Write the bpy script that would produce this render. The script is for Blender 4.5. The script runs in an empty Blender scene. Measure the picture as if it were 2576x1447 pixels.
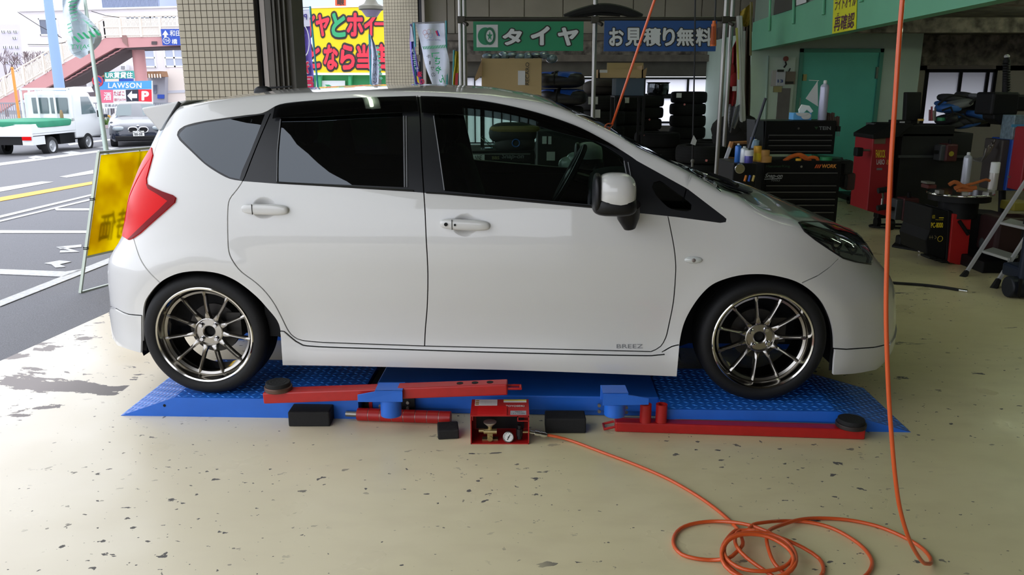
import bpy,bmesh,math,random
import numpy as np
from mathutils import Vector,Matrix
from mathutils.geometry import delaunay_2d_cdt
random.seed(7)
import time as _tm; _T0=_tm.time()
SC=bpy.context.scene; COL=SC.collection
# ---------------------------------------------------------------- camera, world, lights, exposure
cam=bpy.data.cameras.new('camera'); camo=bpy.data.objects.new('camera',cam); COL.objects.link(camo)
cam.sensor_width=36; cam.lens=36*2040/2576; cam.clip_start=.05; cam.clip_end=400
camo.location=(0,0,1.53); camo.rotation_euler=(math.radians(90)-math.atan(505.5/2040),0,0)
SC.camera=camo
w=bpy.data.worlds.new('overcast_sky'); SC.world=w; w.use_nodes=True
nt=w.node_tree; bg=nt.nodes['Background']
tc=nt.nodes.new('ShaderNodeTexCoord'); sx=nt.nodes.new('ShaderNodeSeparateXYZ'); rp=nt.nodes.new('ShaderNodeValToRGB')
nt.links.new(tc.outputs['Generated'],sx.inputs[0]); nt.links.new(sx.outputs['Z'],rp.inputs[0]); nt.links.new(rp.outputs[0],bg.inputs[0])
rp.color_ramp.elements[0].position=0.0; rp.color_ramp.elements[0].color=(.86,.9,1,1)
rp.color_ramp.elements[1].position=.8; rp.color_ramp.elements[1].color=(.93,.97,1.05,1)
bg.inputs[1].default_value=2.3
SC.view_settings.view_transform='Standard'; SC.view_settings.look='None'; SC.view_settings.exposure=0.12; SC.view_settings.gamma=1.0
SC.view_settings.use_curve_mapping=False
# ---------------------------------------------------------------- library
def lin(c): 
    c=c/255.0; return c/12.92 if c<=.04045 else ((c+.055)/1.055)**2.4
MATS={}
def mat(name,rgb,rough=.5,metal=0,coat=0,noise=None,bump=None,emit=0,spec=.5,alpha=None,trans=0,ior=1.45):
    if name in MATS: return MATS[name]
    m=bpy.data.materials.new(name); m.use_nodes=True; n=m.node_tree; b=n.nodes['Principled BSDF']
    col=(lin(rgb[0]),lin(rgb[1]),lin(rgb[2]),1)
    b.inputs['Base Color'].default_value=col; b.inputs['Roughness'].default_value=rough; b.inputs['Metallic'].default_value=metal
    b.inputs['Coat Weight'].default_value=coat; b.inputs['Coat Roughness'].default_value=.03; b.inputs['Specular IOR Level'].default_value=spec
    if trans: b.inputs['Transmission Weight'].default_value=trans; b.inputs['IOR'].default_value=ior
    if emit: b.inputs['Emission Color'].default_value=col; b.inputs['Emission Strength'].default_value=emit
    if noise or bump:
        t=n.nodes.new('ShaderNodeTexCoord'); nz=n.nodes.new('ShaderNodeTexNoise'); n.links.new(t.outputs['Object'],nz.inputs['Vector'])
        nz.inputs['Scale'].default_value=(noise or bump)[0]; nz.inputs['Detail'].default_value=6
        if noise:
            mx=n.nodes.new('ShaderNodeMix'); mx.data_type='RGBA'; r=n.nodes.new('ShaderNodeValToRGB')
            r.color_ramp.elements[0].position=.35; r.color_ramp.elements[1].position=.68
            n.links.new(nz.outputs['Fac'],r.inputs[0]); n.links.new(r.outputs[0],mx.inputs[0])
            d=noise[1]; c2=noise[2] if len(noise)>2 else None
            mx.inputs[6].default_value=col
            mx.inputs[7].default_value=(lin(c2[0]),lin(c2[1]),lin(c2[2]),1) if c2 else tuple(x*(1-d) for x in col[:3])+(1,)
            n.links.new(mx.outputs[2],b.inputs['Base Color'])
        if bump:
            bp=n.nodes.new('ShaderNodeBump'); bp.inputs['Strength'].default_value=bump[1]; bp.inputs['Distance'].default_value=.01
            n.links.new(nz.outputs['Fac'],bp.inputs['Height']); n.links.new(bp.outputs[0],b.inputs['Normal'])
    MATS[name]=m; return m
def glass(name,tint,ior=1.5,base=.04):
    """thin window pane: tinted see-through sheet with a mirror reflection"""
    if name in MATS: return MATS[name]
    m=bpy.data.materials.new(name); m.use_nodes=True; n=m.node_tree; n.nodes.clear()
    o=n.nodes.new('ShaderNodeOutputMaterial'); mx=n.nodes.new('ShaderNodeMixShader'); g=n.nodes.new('ShaderNodeBsdfGlossy'); t=n.nodes.new('ShaderNodeBsdfTransparent')
    fr=n.nodes.new('ShaderNodeFresnel'); fr.inputs[0].default_value=ior; ml=n.nodes.new('ShaderNodeMath'); ml.operation='MULTIPLY_ADD'; ml.inputs[1].default_value=1.6; ml.inputs[2].default_value=base-.04
    ml.use_clamp=True
    g.inputs['Roughness'].default_value=.01; g.inputs['Color'].default_value=(.86,.93,1,1)
    t.inputs[0].default_value=tuple(tint)+(1,)
    n.links.new(fr.outputs[0],ml.inputs[0]); n.links.new(ml.outputs[0],mx.inputs[0]); n.links.new(t.outputs[0],mx.inputs[1]); n.links.new(g.outputs[0],mx.inputs[2]); n.links.new(mx.outputs[0],o.inputs[0])
    MATS[name]=m; return m
XF4={}   # world matrix of every thing / part (by object name)
class MB:
    def __init__(s,world=False): s.v=[]; s.f=[]; s.w=world
    def add(s,vs,fs,M=None):
        o=len(s.v)
        if M is not None: vs=[tuple(M@Vector(p)) for p in vs]
        s.v+= [tuple(map(float,p)) for p in vs]; s.f+=[tuple(o+i for i in f) for f in fs]; return s
    def box(s,x0,x1,y0,y1,z0,z1,M=None):
        vs=[(x,y,z) for x in (x0,x1) for y in (y0,y1) for z in (z0,z1)]
        return s.add(vs,[(0,1,3,2),(4,6,7,5),(0,4,5,1),(2,3,7,6),(0,2,6,4),(1,5,7,3)],M)
    def cbox(s,c,d,rz=0,M=None,rx=0,ry=0):
        R=Matrix.Translation(c)@Matrix.Rotation(rz,4,'Z')@Matrix.Rotation(ry,4,'Y')@Matrix.Rotation(rx,4,'X')
        if M is not None: R=M@R
        return s.box(-d[0]/2,d[0]/2,-d[1]/2,d[1]/2,-d[2]/2,d[2]/2,R)
    def cyl(s,p0,p1,r,n=16,r1=None,caps=True,M=None):
        p0=Vector(p0);p1=Vector(p1);d=(p1-p0).normalized(); u=d.orthogonal().normalized(); w_=d.cross(u); r1=r if r1 is None else r1
        vs=[p0+(u*math.cos(2*math.pi*i/n)+w_*math.sin(2*math.pi*i/n))*r for i in range(n)]+[p1+(u*math.cos(2*math.pi*i/n)+w_*math.sin(2*math.pi*i/n))*r1 for i in range(n)]
        fs=[(i,(i+1)%n,n+(i+1)%n,n+i) for i in range(n)]
        if caps: fs+=[tuple(range(n))[::-1],tuple(range(n,2*n))]
        return s.add(vs,fs,M)
    def tube(s,pts,r,n=8,closed=False,M=None,caps=True):
        P=[Vector(p) for p in pts]; N=len(P); up=None; vs=[];fs=[]
        for i,p in enumerate(P):
            if closed: d=(P[(i+1)%N]-P[i-1])
            else: d=P[min(i+1,N-1)]-P[max(i-1,0)]
            d.normalize()
            if up is None: up=d.orthogonal().normalized()
            up=(up-d*up.dot(d)); up=up.normalized() if up.length>1e-6 else d.orthogonal().normalized()
            sd=d.cross(up); rr=r[i] if isinstance(r,(list,tuple)) else r
            vs+=[p+(up*math.cos(2*math.pi*k/n)+sd*math.sin(2*math.pi*k/n))*rr for k in range(n)]
        for i in range(N if closed else N-1):
            j=(i+1)%N
            fs+=[(i*n+k,i*n+(k+1)%n,j*n+(k+1)%n,j*n+k) for k in range(n)]
        if not closed and caps: fs+=[tuple(range(n))[::-1],tuple((N-1)*n+k for k in range(n))]
        return s.add(vs,fs,M)
    def lathe(s,prof,n=24,M=None,closed=False):
        """prof = [(r,z)] about the local z axis"""
        vs=[];fs=[];m=len(prof)
        for i in range(n):
            a=2*math.pi*i/n; vs+=[(r*math.cos(a),r*math.sin(a),z) for r,z in prof]
        for i in range(n):
            j=(i+1)%n
            for k in range(m if closed else m-1):
                l=(k+1)%m; fs.append((i*m+k,j*m+k,j*m+l,i*m+l))
        return s.add(vs,fs,M)
    def ext(s,poly,vec,M=None):
        n=len(poly); P=[Vector(p) for p in poly]; V=Vector(vec)
        return s.add(P+[p+V for p in P],[tuple(range(n))[::-1],tuple(range(n,2*n))]+[(i,(i+1)%n,n+(i+1)%n,n+i) for i in range(n)],M)
    def quad(s,*p,M=None): return s.add(p,[tuple(range(len(p)))],M)
    def ball(s,c,r,n=16,m=10,p=1.0,M=None,zmin=-1,zmax=1):
        rx,ry,rz=(r,r,r) if not isinstance(r,(tuple,list)) else r
        pw=lambda t: math.copysign(abs(t)**p,t)
        vs=[];fs=[]
        t0,t1=math.asin(zmin),math.asin(zmax)
        for j in range(m+1):
            t=t0+(t1-t0)*j/m
            for i in range(n):
                a=2*math.pi*i/n; vs.append((c[0]+rx*pw(math.cos(t))*pw(math.cos(a)),c[1]+ry*pw(math.cos(t))*pw(math.sin(a)),c[2]+rz*pw(math.sin(t))))
        for j in range(m):
            for i in range(n): fs.append((j*n+i,j*n+(i+1)%n,(j+1)*n+(i+1)%n,(j+1)*n+i))
        fs+=[tuple(range(n))[::-1],tuple(m*n+i for i in range(n))]
        return s.add(vs,fs,M)
    def build(s,name,material,parent=None,smooth=False,bevel=0,seg=2,label=None,kind=None):
        me=bpy.data.meshes.new(name); vs=s.v
        if s.w and parent is not None:
            Mi=XF4[parent.name].inverted(); vs=[tuple(Mi@Vector(p)) for p in vs]
        me.from_pydata(vs,[],s.f); 
        bm=bmesh.new(); bm.from_mesh(me); bmesh.ops.remove_doubles(bm,verts=bm.verts,dist=1e-6); bmesh.ops.recalc_face_normals(bm,faces=bm.faces); bm.to_mesh(me); bm.free()
        me.materials.append(material)
        if smooth:
            me.polygons.foreach_set('use_smooth',[True]*len(me.polygons)); me.set_sharp_from_angle(angle=math.radians(40 if smooth is True else smooth))
        return link(name,me,parent,bevel,seg,label,kind)
def link(name,me,parent=None,bevel=0,seg=2,label=None,kind=None):
    o=bpy.data.objects.new(name,me); COL.objects.link(o)
    if parent is not None: o.parent=parent; XF4[o.name]=XF4[parent.name]
    else: XF4[o.name]=Matrix()
    if bevel:
        b=o.modifiers.new('bevel','BEVEL'); b.width=bevel; b.segments=seg; b.limit_method='ANGLE'; b.angle_limit=math.radians(35); b.harden_normals=False
    if label: o['label']=label
    if kind: o['kind']=kind
    return o
def thing(name,label,cat,loc=(0,0,0),rz=0,group=None):
    o=bpy.data.objects.new(name,None); COL.objects.link(o); o.location=loc; o.rotation_euler=(0,0,rz); o.empty_display_size=.1
    XF4[o.name]=Matrix.Translation(loc)@Matrix.Rotation(rz,4,'Z')
    o['label']=label; o['category']=cat
    if group: o['group']=group
    return o
def tag(o,label,cat,group=None,kind=None):
    o['label']=label; o['category']=cat
    if group: o['group']=group
    if kind: o['kind']=kind
    return o
def struct(o): o['kind']='structure'; return o
def dup(root,loc=None,rz=None,label=None,group=None,parent=None,M=None):
    r=root.copy(); COL.objects.link(r)
    if loc is not None: r.location=loc
    if rz is not None: r.rotation_euler=(0,0,rz)
    if label: r['label']=label
    if group: r['group']=group
    if parent is not None: r.parent=parent
    if M is not None: r.matrix_local=M
    XF4[r.name]=Matrix.Translation(r.location)@Matrix.Rotation(r.rotation_euler.z,4,'Z')
    for ch in list(root.children):
        c=ch.copy(); COL.objects.link(c); c.parent=r
        for g in list(ch.children):
            d=g.copy(); COL.objects.link(d); d.parent=c
    return r
def cr(pts,step=.1,closed=False):
    """smooth curve through points"""
    P=[np.array(p,float) for p in pts]; n=len(P); out=[]
    for i in range(n if closed else n-1):
        g=lambda k: P[k%n] if closed else P[min(max(k,0),n-1)]
        p0,p1,p2,p3=g(i-1),g(i),g(i+1),g(i+2); m=max(1,int(np.linalg.norm(p2-p1)/step))
        for k in range(m):
            t=k/m; out.append(.5*((2*p1)+(-p0+p2)*t+(2*p0-5*p1+4*p2-p3)*t*t+(-p0+3*p1-3*p2+p3)*t**3))
    if not closed: out.append(P[-1])
    return out
_tx={}
def textmesh(s,bold=0,ext=0,shear=0,space=1.0,res=3):
    key=(s,round(bold,4),shear,space)
    if key in _tx: return _tx[key]
    c=bpy.data.curves.new('t','FONT'); c.body=s; c.size=1; c.offset=bold; c.extrude=ext; c.shear=shear; c.space_character=space; c.resolution_u=res
    o=bpy.data.objects.new('t',c); me=o.to_mesh(); v=[tuple(x.co) for x in me.vertices]; f=[tuple(p.vertices) for p in me.polygons]
    o.to_mesh_clear(); bpy.data.objects.remove(o); bpy.data.curves.remove(c)
    _tx[key]=(v,f); return v,f
def text(s,o,xv,yv,material,parent,name='lettering',bold=0,shear=0,space=1.0,off=.001,fit=None,mirror=False,world=True,fitbold=None,mirror_back=False):
    """lettering mapped on the parallelogram o, o+xv, o+yv; fitted to the letters' own box"""
    v,f=textmesh(s,0,0,shear,space)
    if not v: return None
    base=np.array(v); n=len(base); v0=base; fb=bold if fitbold is None else fitbold
    lo=base.min(0)-max(fb,0);hi=base.max(0)+max(fb,0)
    if bold>0:   # heavier strokes: the glyph swept round a small circle
        K=8 if bold<.05 else 14; sh=[(0,0)]+[(bold*math.cos(2*math.pi*k/K),bold*math.sin(2*math.pi*k/K)) for k in range(K)]
        if bold>.08: sh+=[(bold*.5*math.cos(2*math.pi*k/8),bold*.5*math.sin(2*math.pi*k/8)) for k in range(8)]
        v0=np.concatenate([base+[a,b,k*1e-4] for k,(a,b) in enumerate(sh)]); f=[tuple(i+n*k for i in q) for k in range(len(sh)) for q in f]
    o=np.array(o,float);xv=np.array(xv,float);yv=np.array(yv,float)
    nn=np.cross(xv,yv); nn/=np.linalg.norm(nn)
    tx=(v0[:,0]-lo[0])/(hi[0]-lo[0]); ty=(v0[:,1]-lo[1])/(hi[1]-lo[1])
    if mirror: tx=1-tx
    P=o+tx[:,None]*xv+ty[:,None]*yv+nn*off+v0[:,2:3]*nn*(-1 if mirror_back else 1)
    m=MB(world); m.v=[tuple(p) for p in P]; m.f=f
    return m.build(name,material,parent)
# ---------------------------------------------------------------- camera measuring helpers
FPX=2040.0; CAMH=1.53; PITCH=math.atan(505.5/FPX); SP,CP=math.sin(PITCH),math.cos(PITCH)
def ray(u,v):
    k=(723.5-v)/FPX
    return np.array([(u-1288)/FPX, CP+SP*k, -SP+CP*k])
def onY(u,v,Y):
    d=ray(u,v); return np.array([0,0,CAMH])+d*(Y/d[1])
def onZ(u,v,Z=0.0):
    d=ray(u,v); return np.array([0,0,CAMH])+d*((Z-CAMH)/d[2])
def onPl(u,v,p,n):
    d=ray(u,v); o=np.array([0,0,CAMH]); p=np.array(p,float); n=np.array(n,float)
    return o+d*(np.dot(p-o,n)/np.dot(d,n))
def proj(P):
    P=np.asarray(P,float); x=P[...,0]; y=P[...,1]; z=P[...,2]-CAMH
    fw=y*CP-z*SP; up=y*SP+z*CP
    return 1288+FPX*x/fw, 723.5-FPX*up/fw
# ---------------------------------------------------------------- car body surface
CARLOC=np.array([-.119,4.40,.10]); CARYAW=math.radians(-2.0)
_c,_s=math.cos(CARYAW),math.sin(CARYAW)
def car2w(P):
    P=np.asarray(P,float); x,y,z=P[...,0],P[...,1],P[...,2]
    return np.stack([_c*x-_s*y+CARLOC[0], _s*x+_c*y+CARLOC[1], z+CARLOC[2]],-1)
def w2car(P):
    P=np.asarray(P,float)-CARLOC
    return np.stack([_c*P[...,0]+_s*P[...,1], -_s*P[...,0]+_c*P[...,1], P[...,2]],-1)
def smooth_tab(xs,ys,sig,lo,hi,n=2000):
    g=np.linspace(lo,hi,n); y=np.interp(g,xs,ys); d=g[1]-g[0]; k=int(4*sig/d)+1
    ker=np.exp(-.5*(np.arange(-k,k+1)*d/sig)**2); ker/=ker.sum()
    yp=np.concatenate([y[0]+(y[0]-y[1:k+1][::-1]),y,y[-1]+(y[-1]-y[-k-1:-1][::-1])])
    ysm=np.convolve(yp,ker,'valid')
    return lambda q: np.interp(q,g,ysm)
WZ=smooth_tab([.0,.10,.14,.20,.26,.30,.40,.50,.65,.75,.85,.95,1.05,1.15,1.25,1.35,1.45],
              [.80,.825,.838,.842,.832,.826,.828,.838,.8475,.846,.838,.822,.787,.744,.694,.637,.58],.02,0,1.5)
X0F,X0R=1.15,-1.05; NF,NR=2.5,3.2
ZK=[.05,.2,.35,.5,.6,.7,.8,.9,1.05,1.2,1.35,1.45]
XF=smooth_tab([.05,.15,.30,.45,.50,.55,.60,.65,.75,.85,.95,1.5],[2.09,2.135,2.14,2.112,2.09,2.04,1.985,1.955,1.92,1.87,1.8,1.5],.02,0,1.5)
XR=smooth_tab([.05,.2,.35,.5,.6,.7,.8,.9,1.05,1.2,1.35,1.5],[-1.93,-1.955,-1.96,-1.95,-1.935,-1.85,-1.80,-1.785,-1.72,-1.64,-1.57,-1.5],.02,0,1.5)
# shoulder (top of the side) and crown, keyed by the nominal station
ZR=smooth_tab([-2.0,-1.75,-1.5,-1.4,-1.2,-.95,-.6,-.29,0,.25,.36,.5,.62,.72,.83,.98,1.06,1.135,1.25,1.36,1.46,1.6,1.75,1.9,2.0,2.05],
              [1.30,1.335,1.35,1.362,1.377,1.395,1.41,1.41,1.398,1.366,1.338,1.278,1.222,1.162,1.112,1.035,.99,.965,.915,.875,.855,.80,.745,.69,.66,.65],.02,-2.3,2.4)
CR=smooth_tab([-2.0,-1.6,-1.4,0,.25,.4,.6,.75,.9,1.0,1.1,1.2,1.3,1.45,1.6,1.9,2.05],[.02,.03,.03,.034,.026,.01,.018,.018,.01,.008,.015,.028,.044,.058,.065,.055,.03],.03,-2.3,2.4)
SG=smooth_tab([-2,0,.8,1.2,1.6,2],[.016,.016,.016,.035,.04,.03],.03,-2.3,2.4)
LFN,LRN=2.05-X0F,1.9+X0R
def _arc(L,n,W=.84):
    t=np.linspace(0,np.pi/2,4001); s=np.sin(t)**(2/n); g=np.cos(t)**(2/n); g[-1]=0
    l=np.concatenate([[0],np.cumsum(np.hypot(np.diff(s)*L,np.diff(g)*W))]); return l,s,g
AF,AR=_arc(LFN,NF),_arc(LRN,NR)
AMAX,AMIN=X0F+AF[0][-1],X0R-AR[0][-1]
def station(a):
    if a>X0F: l=a-X0F; return 1,np.interp(l,AF[0],AF[1]),np.interp(l,AF[0],AF[2])
    if a<X0R: l=X0R-a; return -1,np.interp(l,AR[0],AR[1]),np.interp(l,AR[0],AR[2])
    return 0,0,1
ZB=.03; NS,NT=110,50
def section(a):
    k,s,g=station(a)
    an=X0F+s*LFN if k>0 else (X0R-s*LRN if k<0 else a)
    zr=float(ZR(an)); c=float(CR(an)); sg=float(SG(an))
    z=np.linspace(ZB,zr,NS+1); w=WZ(z)*g
    # wheel arch flares
    for xc in (-1.3,1.3):
        d=np.hypot(an-xc,z-.30); w=w+.010*np.exp(-((d-.36)/.07)**2)*g
    x=np.where(k>0,X0F+(XF(z)-X0F)*s,np.where(k<0,X0R+(XR(z)-X0R)*s,a))
    ys=w[-1]; t=np.linspace(0,1,NT+1)[1:]; yt=ys*(1-t)
    P=np.concatenate([np.stack([x,w,z],1),np.stack([np.full(NT,x[-1]),yt,zr+c*(1-(1-t)**2)],1)])
    # smooth corner along arc length
    d=np.concatenate([[0],np.cumsum(np.linalg.norm(np.diff(P,axis=0),axis=1)+1e-9)])
    Pm=np.concatenate([P, (P[::-1][1:40])*[1,-1,1]]); dm=np.concatenate([d,2*d[-1]-d[::-1][1:40]])
    out=P.copy(); sel=np.arange(max(NS-45,1),NS+NT+1)
    fade=np.clip((sel-(NS-45))/12.,0,1)
    K=np.exp(-.5*((d[sel][:,None]-dm[None,:])/sg)**2)
    wt=np.gradient(dm); K*=wt[None,:]; K/=K.sum(1)[:,None]
    out[sel]=P[sel]*(1-fade[:,None])+(K@Pm)*fade[:,None]
    out[:,1]=-out[:,1]; out[-1,1]=0
    return out
NA=420
AS=np.linspace(AMIN,AMAX,NA)
G=np.stack([section(a) for a in AS])            # [NA, NS+NT+1, 3]
def hscale(h): # h in [0,1] side, [1,2] top -> index
    return np.where(h<=1,h*NS,NS+(h-1)*NT)
dA=np.gradient(G,axis=0); dH=np.gradient(G,axis=1)
GN=np.cross(dA,dH); ln=np.linalg.norm(GN,axis=2,keepdims=True); 
GN=np.where(ln>1e-12,GN/np.maximum(ln,1e-12),0)
GN[0]=GN[1];GN[-1]=GN[-2]
if GN[NA//2,NS//2,1]>0: GN=-GN
def samp(A,a,h):
    i=np.clip((np.asarray(a)-AMIN)/(AMAX-AMIN)*(NA-1),0,NA-1.0001); j=np.clip(hscale(np.asarray(h)),0,NS+NT-.0001)
    i0=i.astype(int); j0=j.astype(int); fi=(i-i0)[...,None]; fj=(j-j0)[...,None]
    return (A[i0,j0]*(1-fi)*(1-fj)+A[i0+1,j0]*fi*(1-fj)+A[i0,j0+1]*(1-fi)*fj+A[i0+1,j0+1]*fi*fj)
_u,_v=proj(car2w(G)); 
_cam=w2car(np.array([0,0,CAMH])); _face=((G-_cam)*GN).sum(2)<0
def D(u,v,top=False):
    m=(_u-u)**2+(_v-v)**2; m=np.where(_face,m,m+1e5)
    if not top: m[:,NS+8:]+=1e6
    i,j=np.unravel_index(np.argmin(m),m.shape)
    a=AS[i]; h=j/NS if j<=NS else 1+(j-NS)/NT
    for _ in range(8):
        e=.004
        f=lambda a,h: np.array(proj(car2w(samp(G,np.array(a),np.array(h)))))
        p=f(a,h); J=np.stack([(f(a+e,h)-f(a-e,h))/(2*e),(f(a,h+e)-f(a,h-e))/(2*e)],1)
        r=np.array([u,v])-p
        if abs(np.linalg.det(J))<1e3: break
        st=np.linalg.solve(J,r); st=np.clip(st,-.05,.05); a=float(np.clip(a+st[0],AMIN,AMAX)); h=float(np.clip(h+st[1],0,2))
    return a,h
def DZ(a,z):
    k,s,g=station(a); an=X0F+s*LFN if k>0 else (X0R-s*LRN if k<0 else a)
    return a,float((z-ZB)/(ZR(an)-ZB))
# ---------------------------------------------------------------- THE CAR
paint=mat('white_pearl_paint',(208,207,204),rough=.28,coat=1.0,spec=.5)
blk=mat('black_trim_plastic',(20,20,22),rough=.4,spec=.3); gap=mat('dark_cavity',(6,6,7),rough=.9)
blkgloss=mat('gloss_black_pillar_film',(24,25,28),rough=.32,spec=.4)
tint=glass('privacy_glass',(.045,.05,.05),base=.045); clear=glass('door_glass',(.50,.62,.56),base=.03)
car=thing('white_hatchback_car','white pearl five door hatchback with lowered body kit parked on the blue lift','car',tuple(CARLOC),CARYAW)
def zsc(a):
    k,s,g=station(a); an=X0F+s*LFN if k>0 else (X0R-s*LRN if k<0 else a); return float(ZR(an))-ZB
def T(pts,step=9,top=False,smooth=True):
    q=cr(pts,step) if smooth else [np.array(p,float)+(np.array(pts[i+1],float)-np.array(p,float))*k/max(1,int(np.hypot(pts[i+1][0]-p[0],pts[i+1][1]-p[1])/step)) for i,p in enumerate(pts[:-1]) for k in range(max(1,int(np.hypot(pts[i+1][0]-p[0],pts[i+1][1]-p[1])/step)))]+[np.array(pts[-1],float)]
    return [D(p[0],p[1],top) for p in q]
L=lambda *p,**k: T(p,smooth=False,**k)
# traced outlines (measured on the photograph, laid on the body surface)
rear_arch=T([(357,886),(359,830),(361,773),(373,744),(402,711),(439,691),(477,683),(518,683),(560,691),(601,711),(643,744),(672,775),(697,806),(706,833),(709,870),(712,917)])
front_arch=T([(1702,944),(1706,900),(1710,858),(1719,818),(1735,783),(1761,745),(1792,716),(1834,699),(1875,691),(1920,690),(1961,696),(2002,708),(2037,729),(2066,758),(2085,793),(2096,831),(2099,875),(2096,905),(2094,940)])
rd_back=T([(690,266),(683,279),(657,339),(634,396),(613,450),(597,476),(578,501),(573,530),(573,593),(576,634),(587,659),(607,684),(643,711),(668,735),(689,763),(707,796),(725,832),(740,848),(761,857),(812,862)])
door_bot=L((812,862),(1067,871),(1638,885))
fd_front=T([(1638,885),(1650,880),(1662,872),(1675,850),(1684,812),(1694,761),(1699,704),(1700,665),(1695,618),(1681,546)])
b_line=T([(1050,240),(1056,280),(1061,400),(1066,485),(1069,530),(1072,600),(1076,680),(1075,763),(1070,828),(1068,871)])
sill_line=T([(706,833),(715,834),(729,846),(754,864),(794,872),(1000,879),(1300,888),(1640,895),(1665,886),(1690,872),(1708,868)])
frame_top=T([(690,268),(720,261),(800,253),(900,247),(1050,243),(1150,247),(1250,261),(1350,284),(1450,318),(1530,358),(1590,395),(1602,404)])
qtri_top=L((1602,404),(1730,475),(1812,538)); qtip=T([(1812,538),(1828,551),(1826,559),(1812,561)])
belt=L((1812,561),(1700,546),(1500,525),(1200,497),(1063,485),(1040,483),(800,468),(690,462),(612,456))
qg=T([(612,456),(578,450),(546,434),(514,412),(483,383),(451,352),(445,340),(447,331),(463,317),(514,304),(613,290),(660,284),(690,268)])
fender_hood=T([(1842,483),(1870,498),(1885,514),(1913,533),(1953,544),(2009,556),(2018,558)],top=True)
fb_seam=L((2018,712),(2058,694),(2089,672),(2111,650))
rb_seam=T([(336,600),(352,649),(373,682),(402,711)])
rlip=[DZ(AMIN,.285)]+T([(292,776),(320,790),(357,794)])
flip=L((2098,877),(2130,879),(2200,874),(2236,866))
hatch=T([(447,258),(432,288),(412,326),(398,355),(386,391)])
apil=L((1727,475),(1718,510))
wshield=T([(1402,262),(1480,304),(1545,334),(1593,365),(1649,393),(1742,433),(1768,446)],top=True)
cowl=T([(1768,446),(1790,462),(1820,478),(1850,486),(1880,488)],top=True)
end=lambda a,z: DZ(a,z)
poly={}
poly['void_ra']=rear_arch+L((712,1000),(357,1000))
poly['void_fa']=front_arch+L((2094,1000),(1702,1000))
poly['void_sill']=T([(700,917),(900,920),(1300,930),(1706,945)],smooth=True)+L((1706,1010),(700,1010))
poly['void_rb']=[end(AMIN-.01,.20)]+T([(300,868),(330,879),(358,887)])+[D(358,887),(D(358,980)[0],-.2),(AMIN-.01,-.2)]
poly['void_fb']=T([(2090,941),(2150,937),(2200,928)])+[end(AMAX-.35,.13),end(AMAX+.01,.13),(AMAX+.01,-.2),(D(2094,960)[0],-.2)]
lamp=T([(386,391),(378,421),(370,450),(371,463),(387,472),(409,482),(435,491),(444,498),(441,510),(419,530),(387,558),(355,587),(336,600),(325,604)],smooth=False)
lampL=[end(-2.02,.735),end(-2.06,.80),end(-2.02,.95),end(-1.93,1.05),end(-1.80,1.15)]
poly['tail_light']=lamp+lampL
hd=T([(2009,561),(2018,558),(2058,559),(2108,568),(2145,579),(2166,598)],smooth=False)+[end(2.06,.70),end(2.11,.63)]+T([(2190,665),(2151,658),(2120,649),(2089,629),(2052,604),(2024,582),(2009,561)],smooth=False)
poly['headlight']=hd
poly['quarter_glass']=T([(608,452),(578,446),(548,430),(516,409),(486,380),(456,350),(450,340),(453,333),(467,320),(516,308),(613,294),(666,287)],smooth=False)+L((666,287),(650,330),(628,385),(608,430),(602,452))
poly['rear_door_glass']=L((706,288),(1012,262),(1015,471),(697,457),(698,400),(706,288))
poly['front_door_glass']=T([(1089,258),(1150,262),(1250,274),(1350,297),(1450,331),(1530,371),(1568,396)])+L((1568,396),(1580,440),(1592,527),(1500,516),(1200,488),(1118,480),(1100,350),(1089,258))
poly['corner_glass']=T([(1640,470),(1645,458),(1660,454),(1690,475),(1728,503),(1740,515),(1739,528),(1730,532),(1690,526),(1668,510),(1650,490),(1640,470)])
poly['window_trim']=frame_top+qtri_top+qtip+belt+qg
poly['windshield']=wshield+cowl[:1]+[(cowl[0][0],1.0),(D(1850,486,True)[0]+.02,2.01),(D(1402,262,True)[0]-.02,2.01)]
poly['cowl_cover']=cowl+[(cowl[-1][0]+.0,2.01),(cowl[0][0]-.2,2.01),(cowl[0][0],1.0)]
poly['rear_glass']=[(-1.62,2.01),(-1.66,1.12)]+[end(-1.75,1.2),end(-1.9,1.1),end(-2.05,.98),end(AMIN-.01,.98),(AMIN-.01,2.01)]
poly['hatch']=hatch+[end(-2.0,.70),end(-2.02,.62),end(AMIN-.01,.60),(AMIN-.01,2.01),(hatch[0][0],2.01)]
poly['rear_lip']=rlip+[(D(357,794)[0],D(357,794)[1])]+L((358,794),(358,900))+[(D(358,960)[0],-.1),(AMIN-.01,-.1)]
poly['front_lip']=flip+[end(AMAX-.3,.25),end(AMAX+.01,.25),(AMAX+.01,-.1),(D(2094,950)[0]-.03,-.1)]
poly['grille']=[end(2.16,.62),end(AMAX+.01,.62),end(AMAX+.01,.52),end(2.2,.52)]
poly['lower_grille']=[end(2.18,.42),end(AMAX+.01,.42),end(AMAX+.01,.27),end(2.18,.27)]
poly['front_bumper']=fb_seam+hd[9:11]+[end(2.08,.655),end(2.11,.64),end(AMAX+.01,.665),(AMAX+.01,-.1)]+[(D(2094,950)[0]-.2,-.1)]+front_arch[::-1][:40]
k_=[i for i,p in enumerate(front_arch) if p[0]>D(2018,712)[0]-.004]
poly['front_bumper']=[fb_seam[0]]+fb_seam+[end(2.0,.60),end(2.12,.63),end(AMAX+.01,.64),(AMAX+.01,-.1),(front_arch[-1][0],-.1)]+[front_arch[i] for i in k_[::-1]]
poly['side_skirt']=sill_line+L((1708,868),(1712,1000),(700,1000))
kr=[i for i,p in enumerate(rear_arch) if i<40 and p[0]<D(402,711)[0]+.004]
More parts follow.
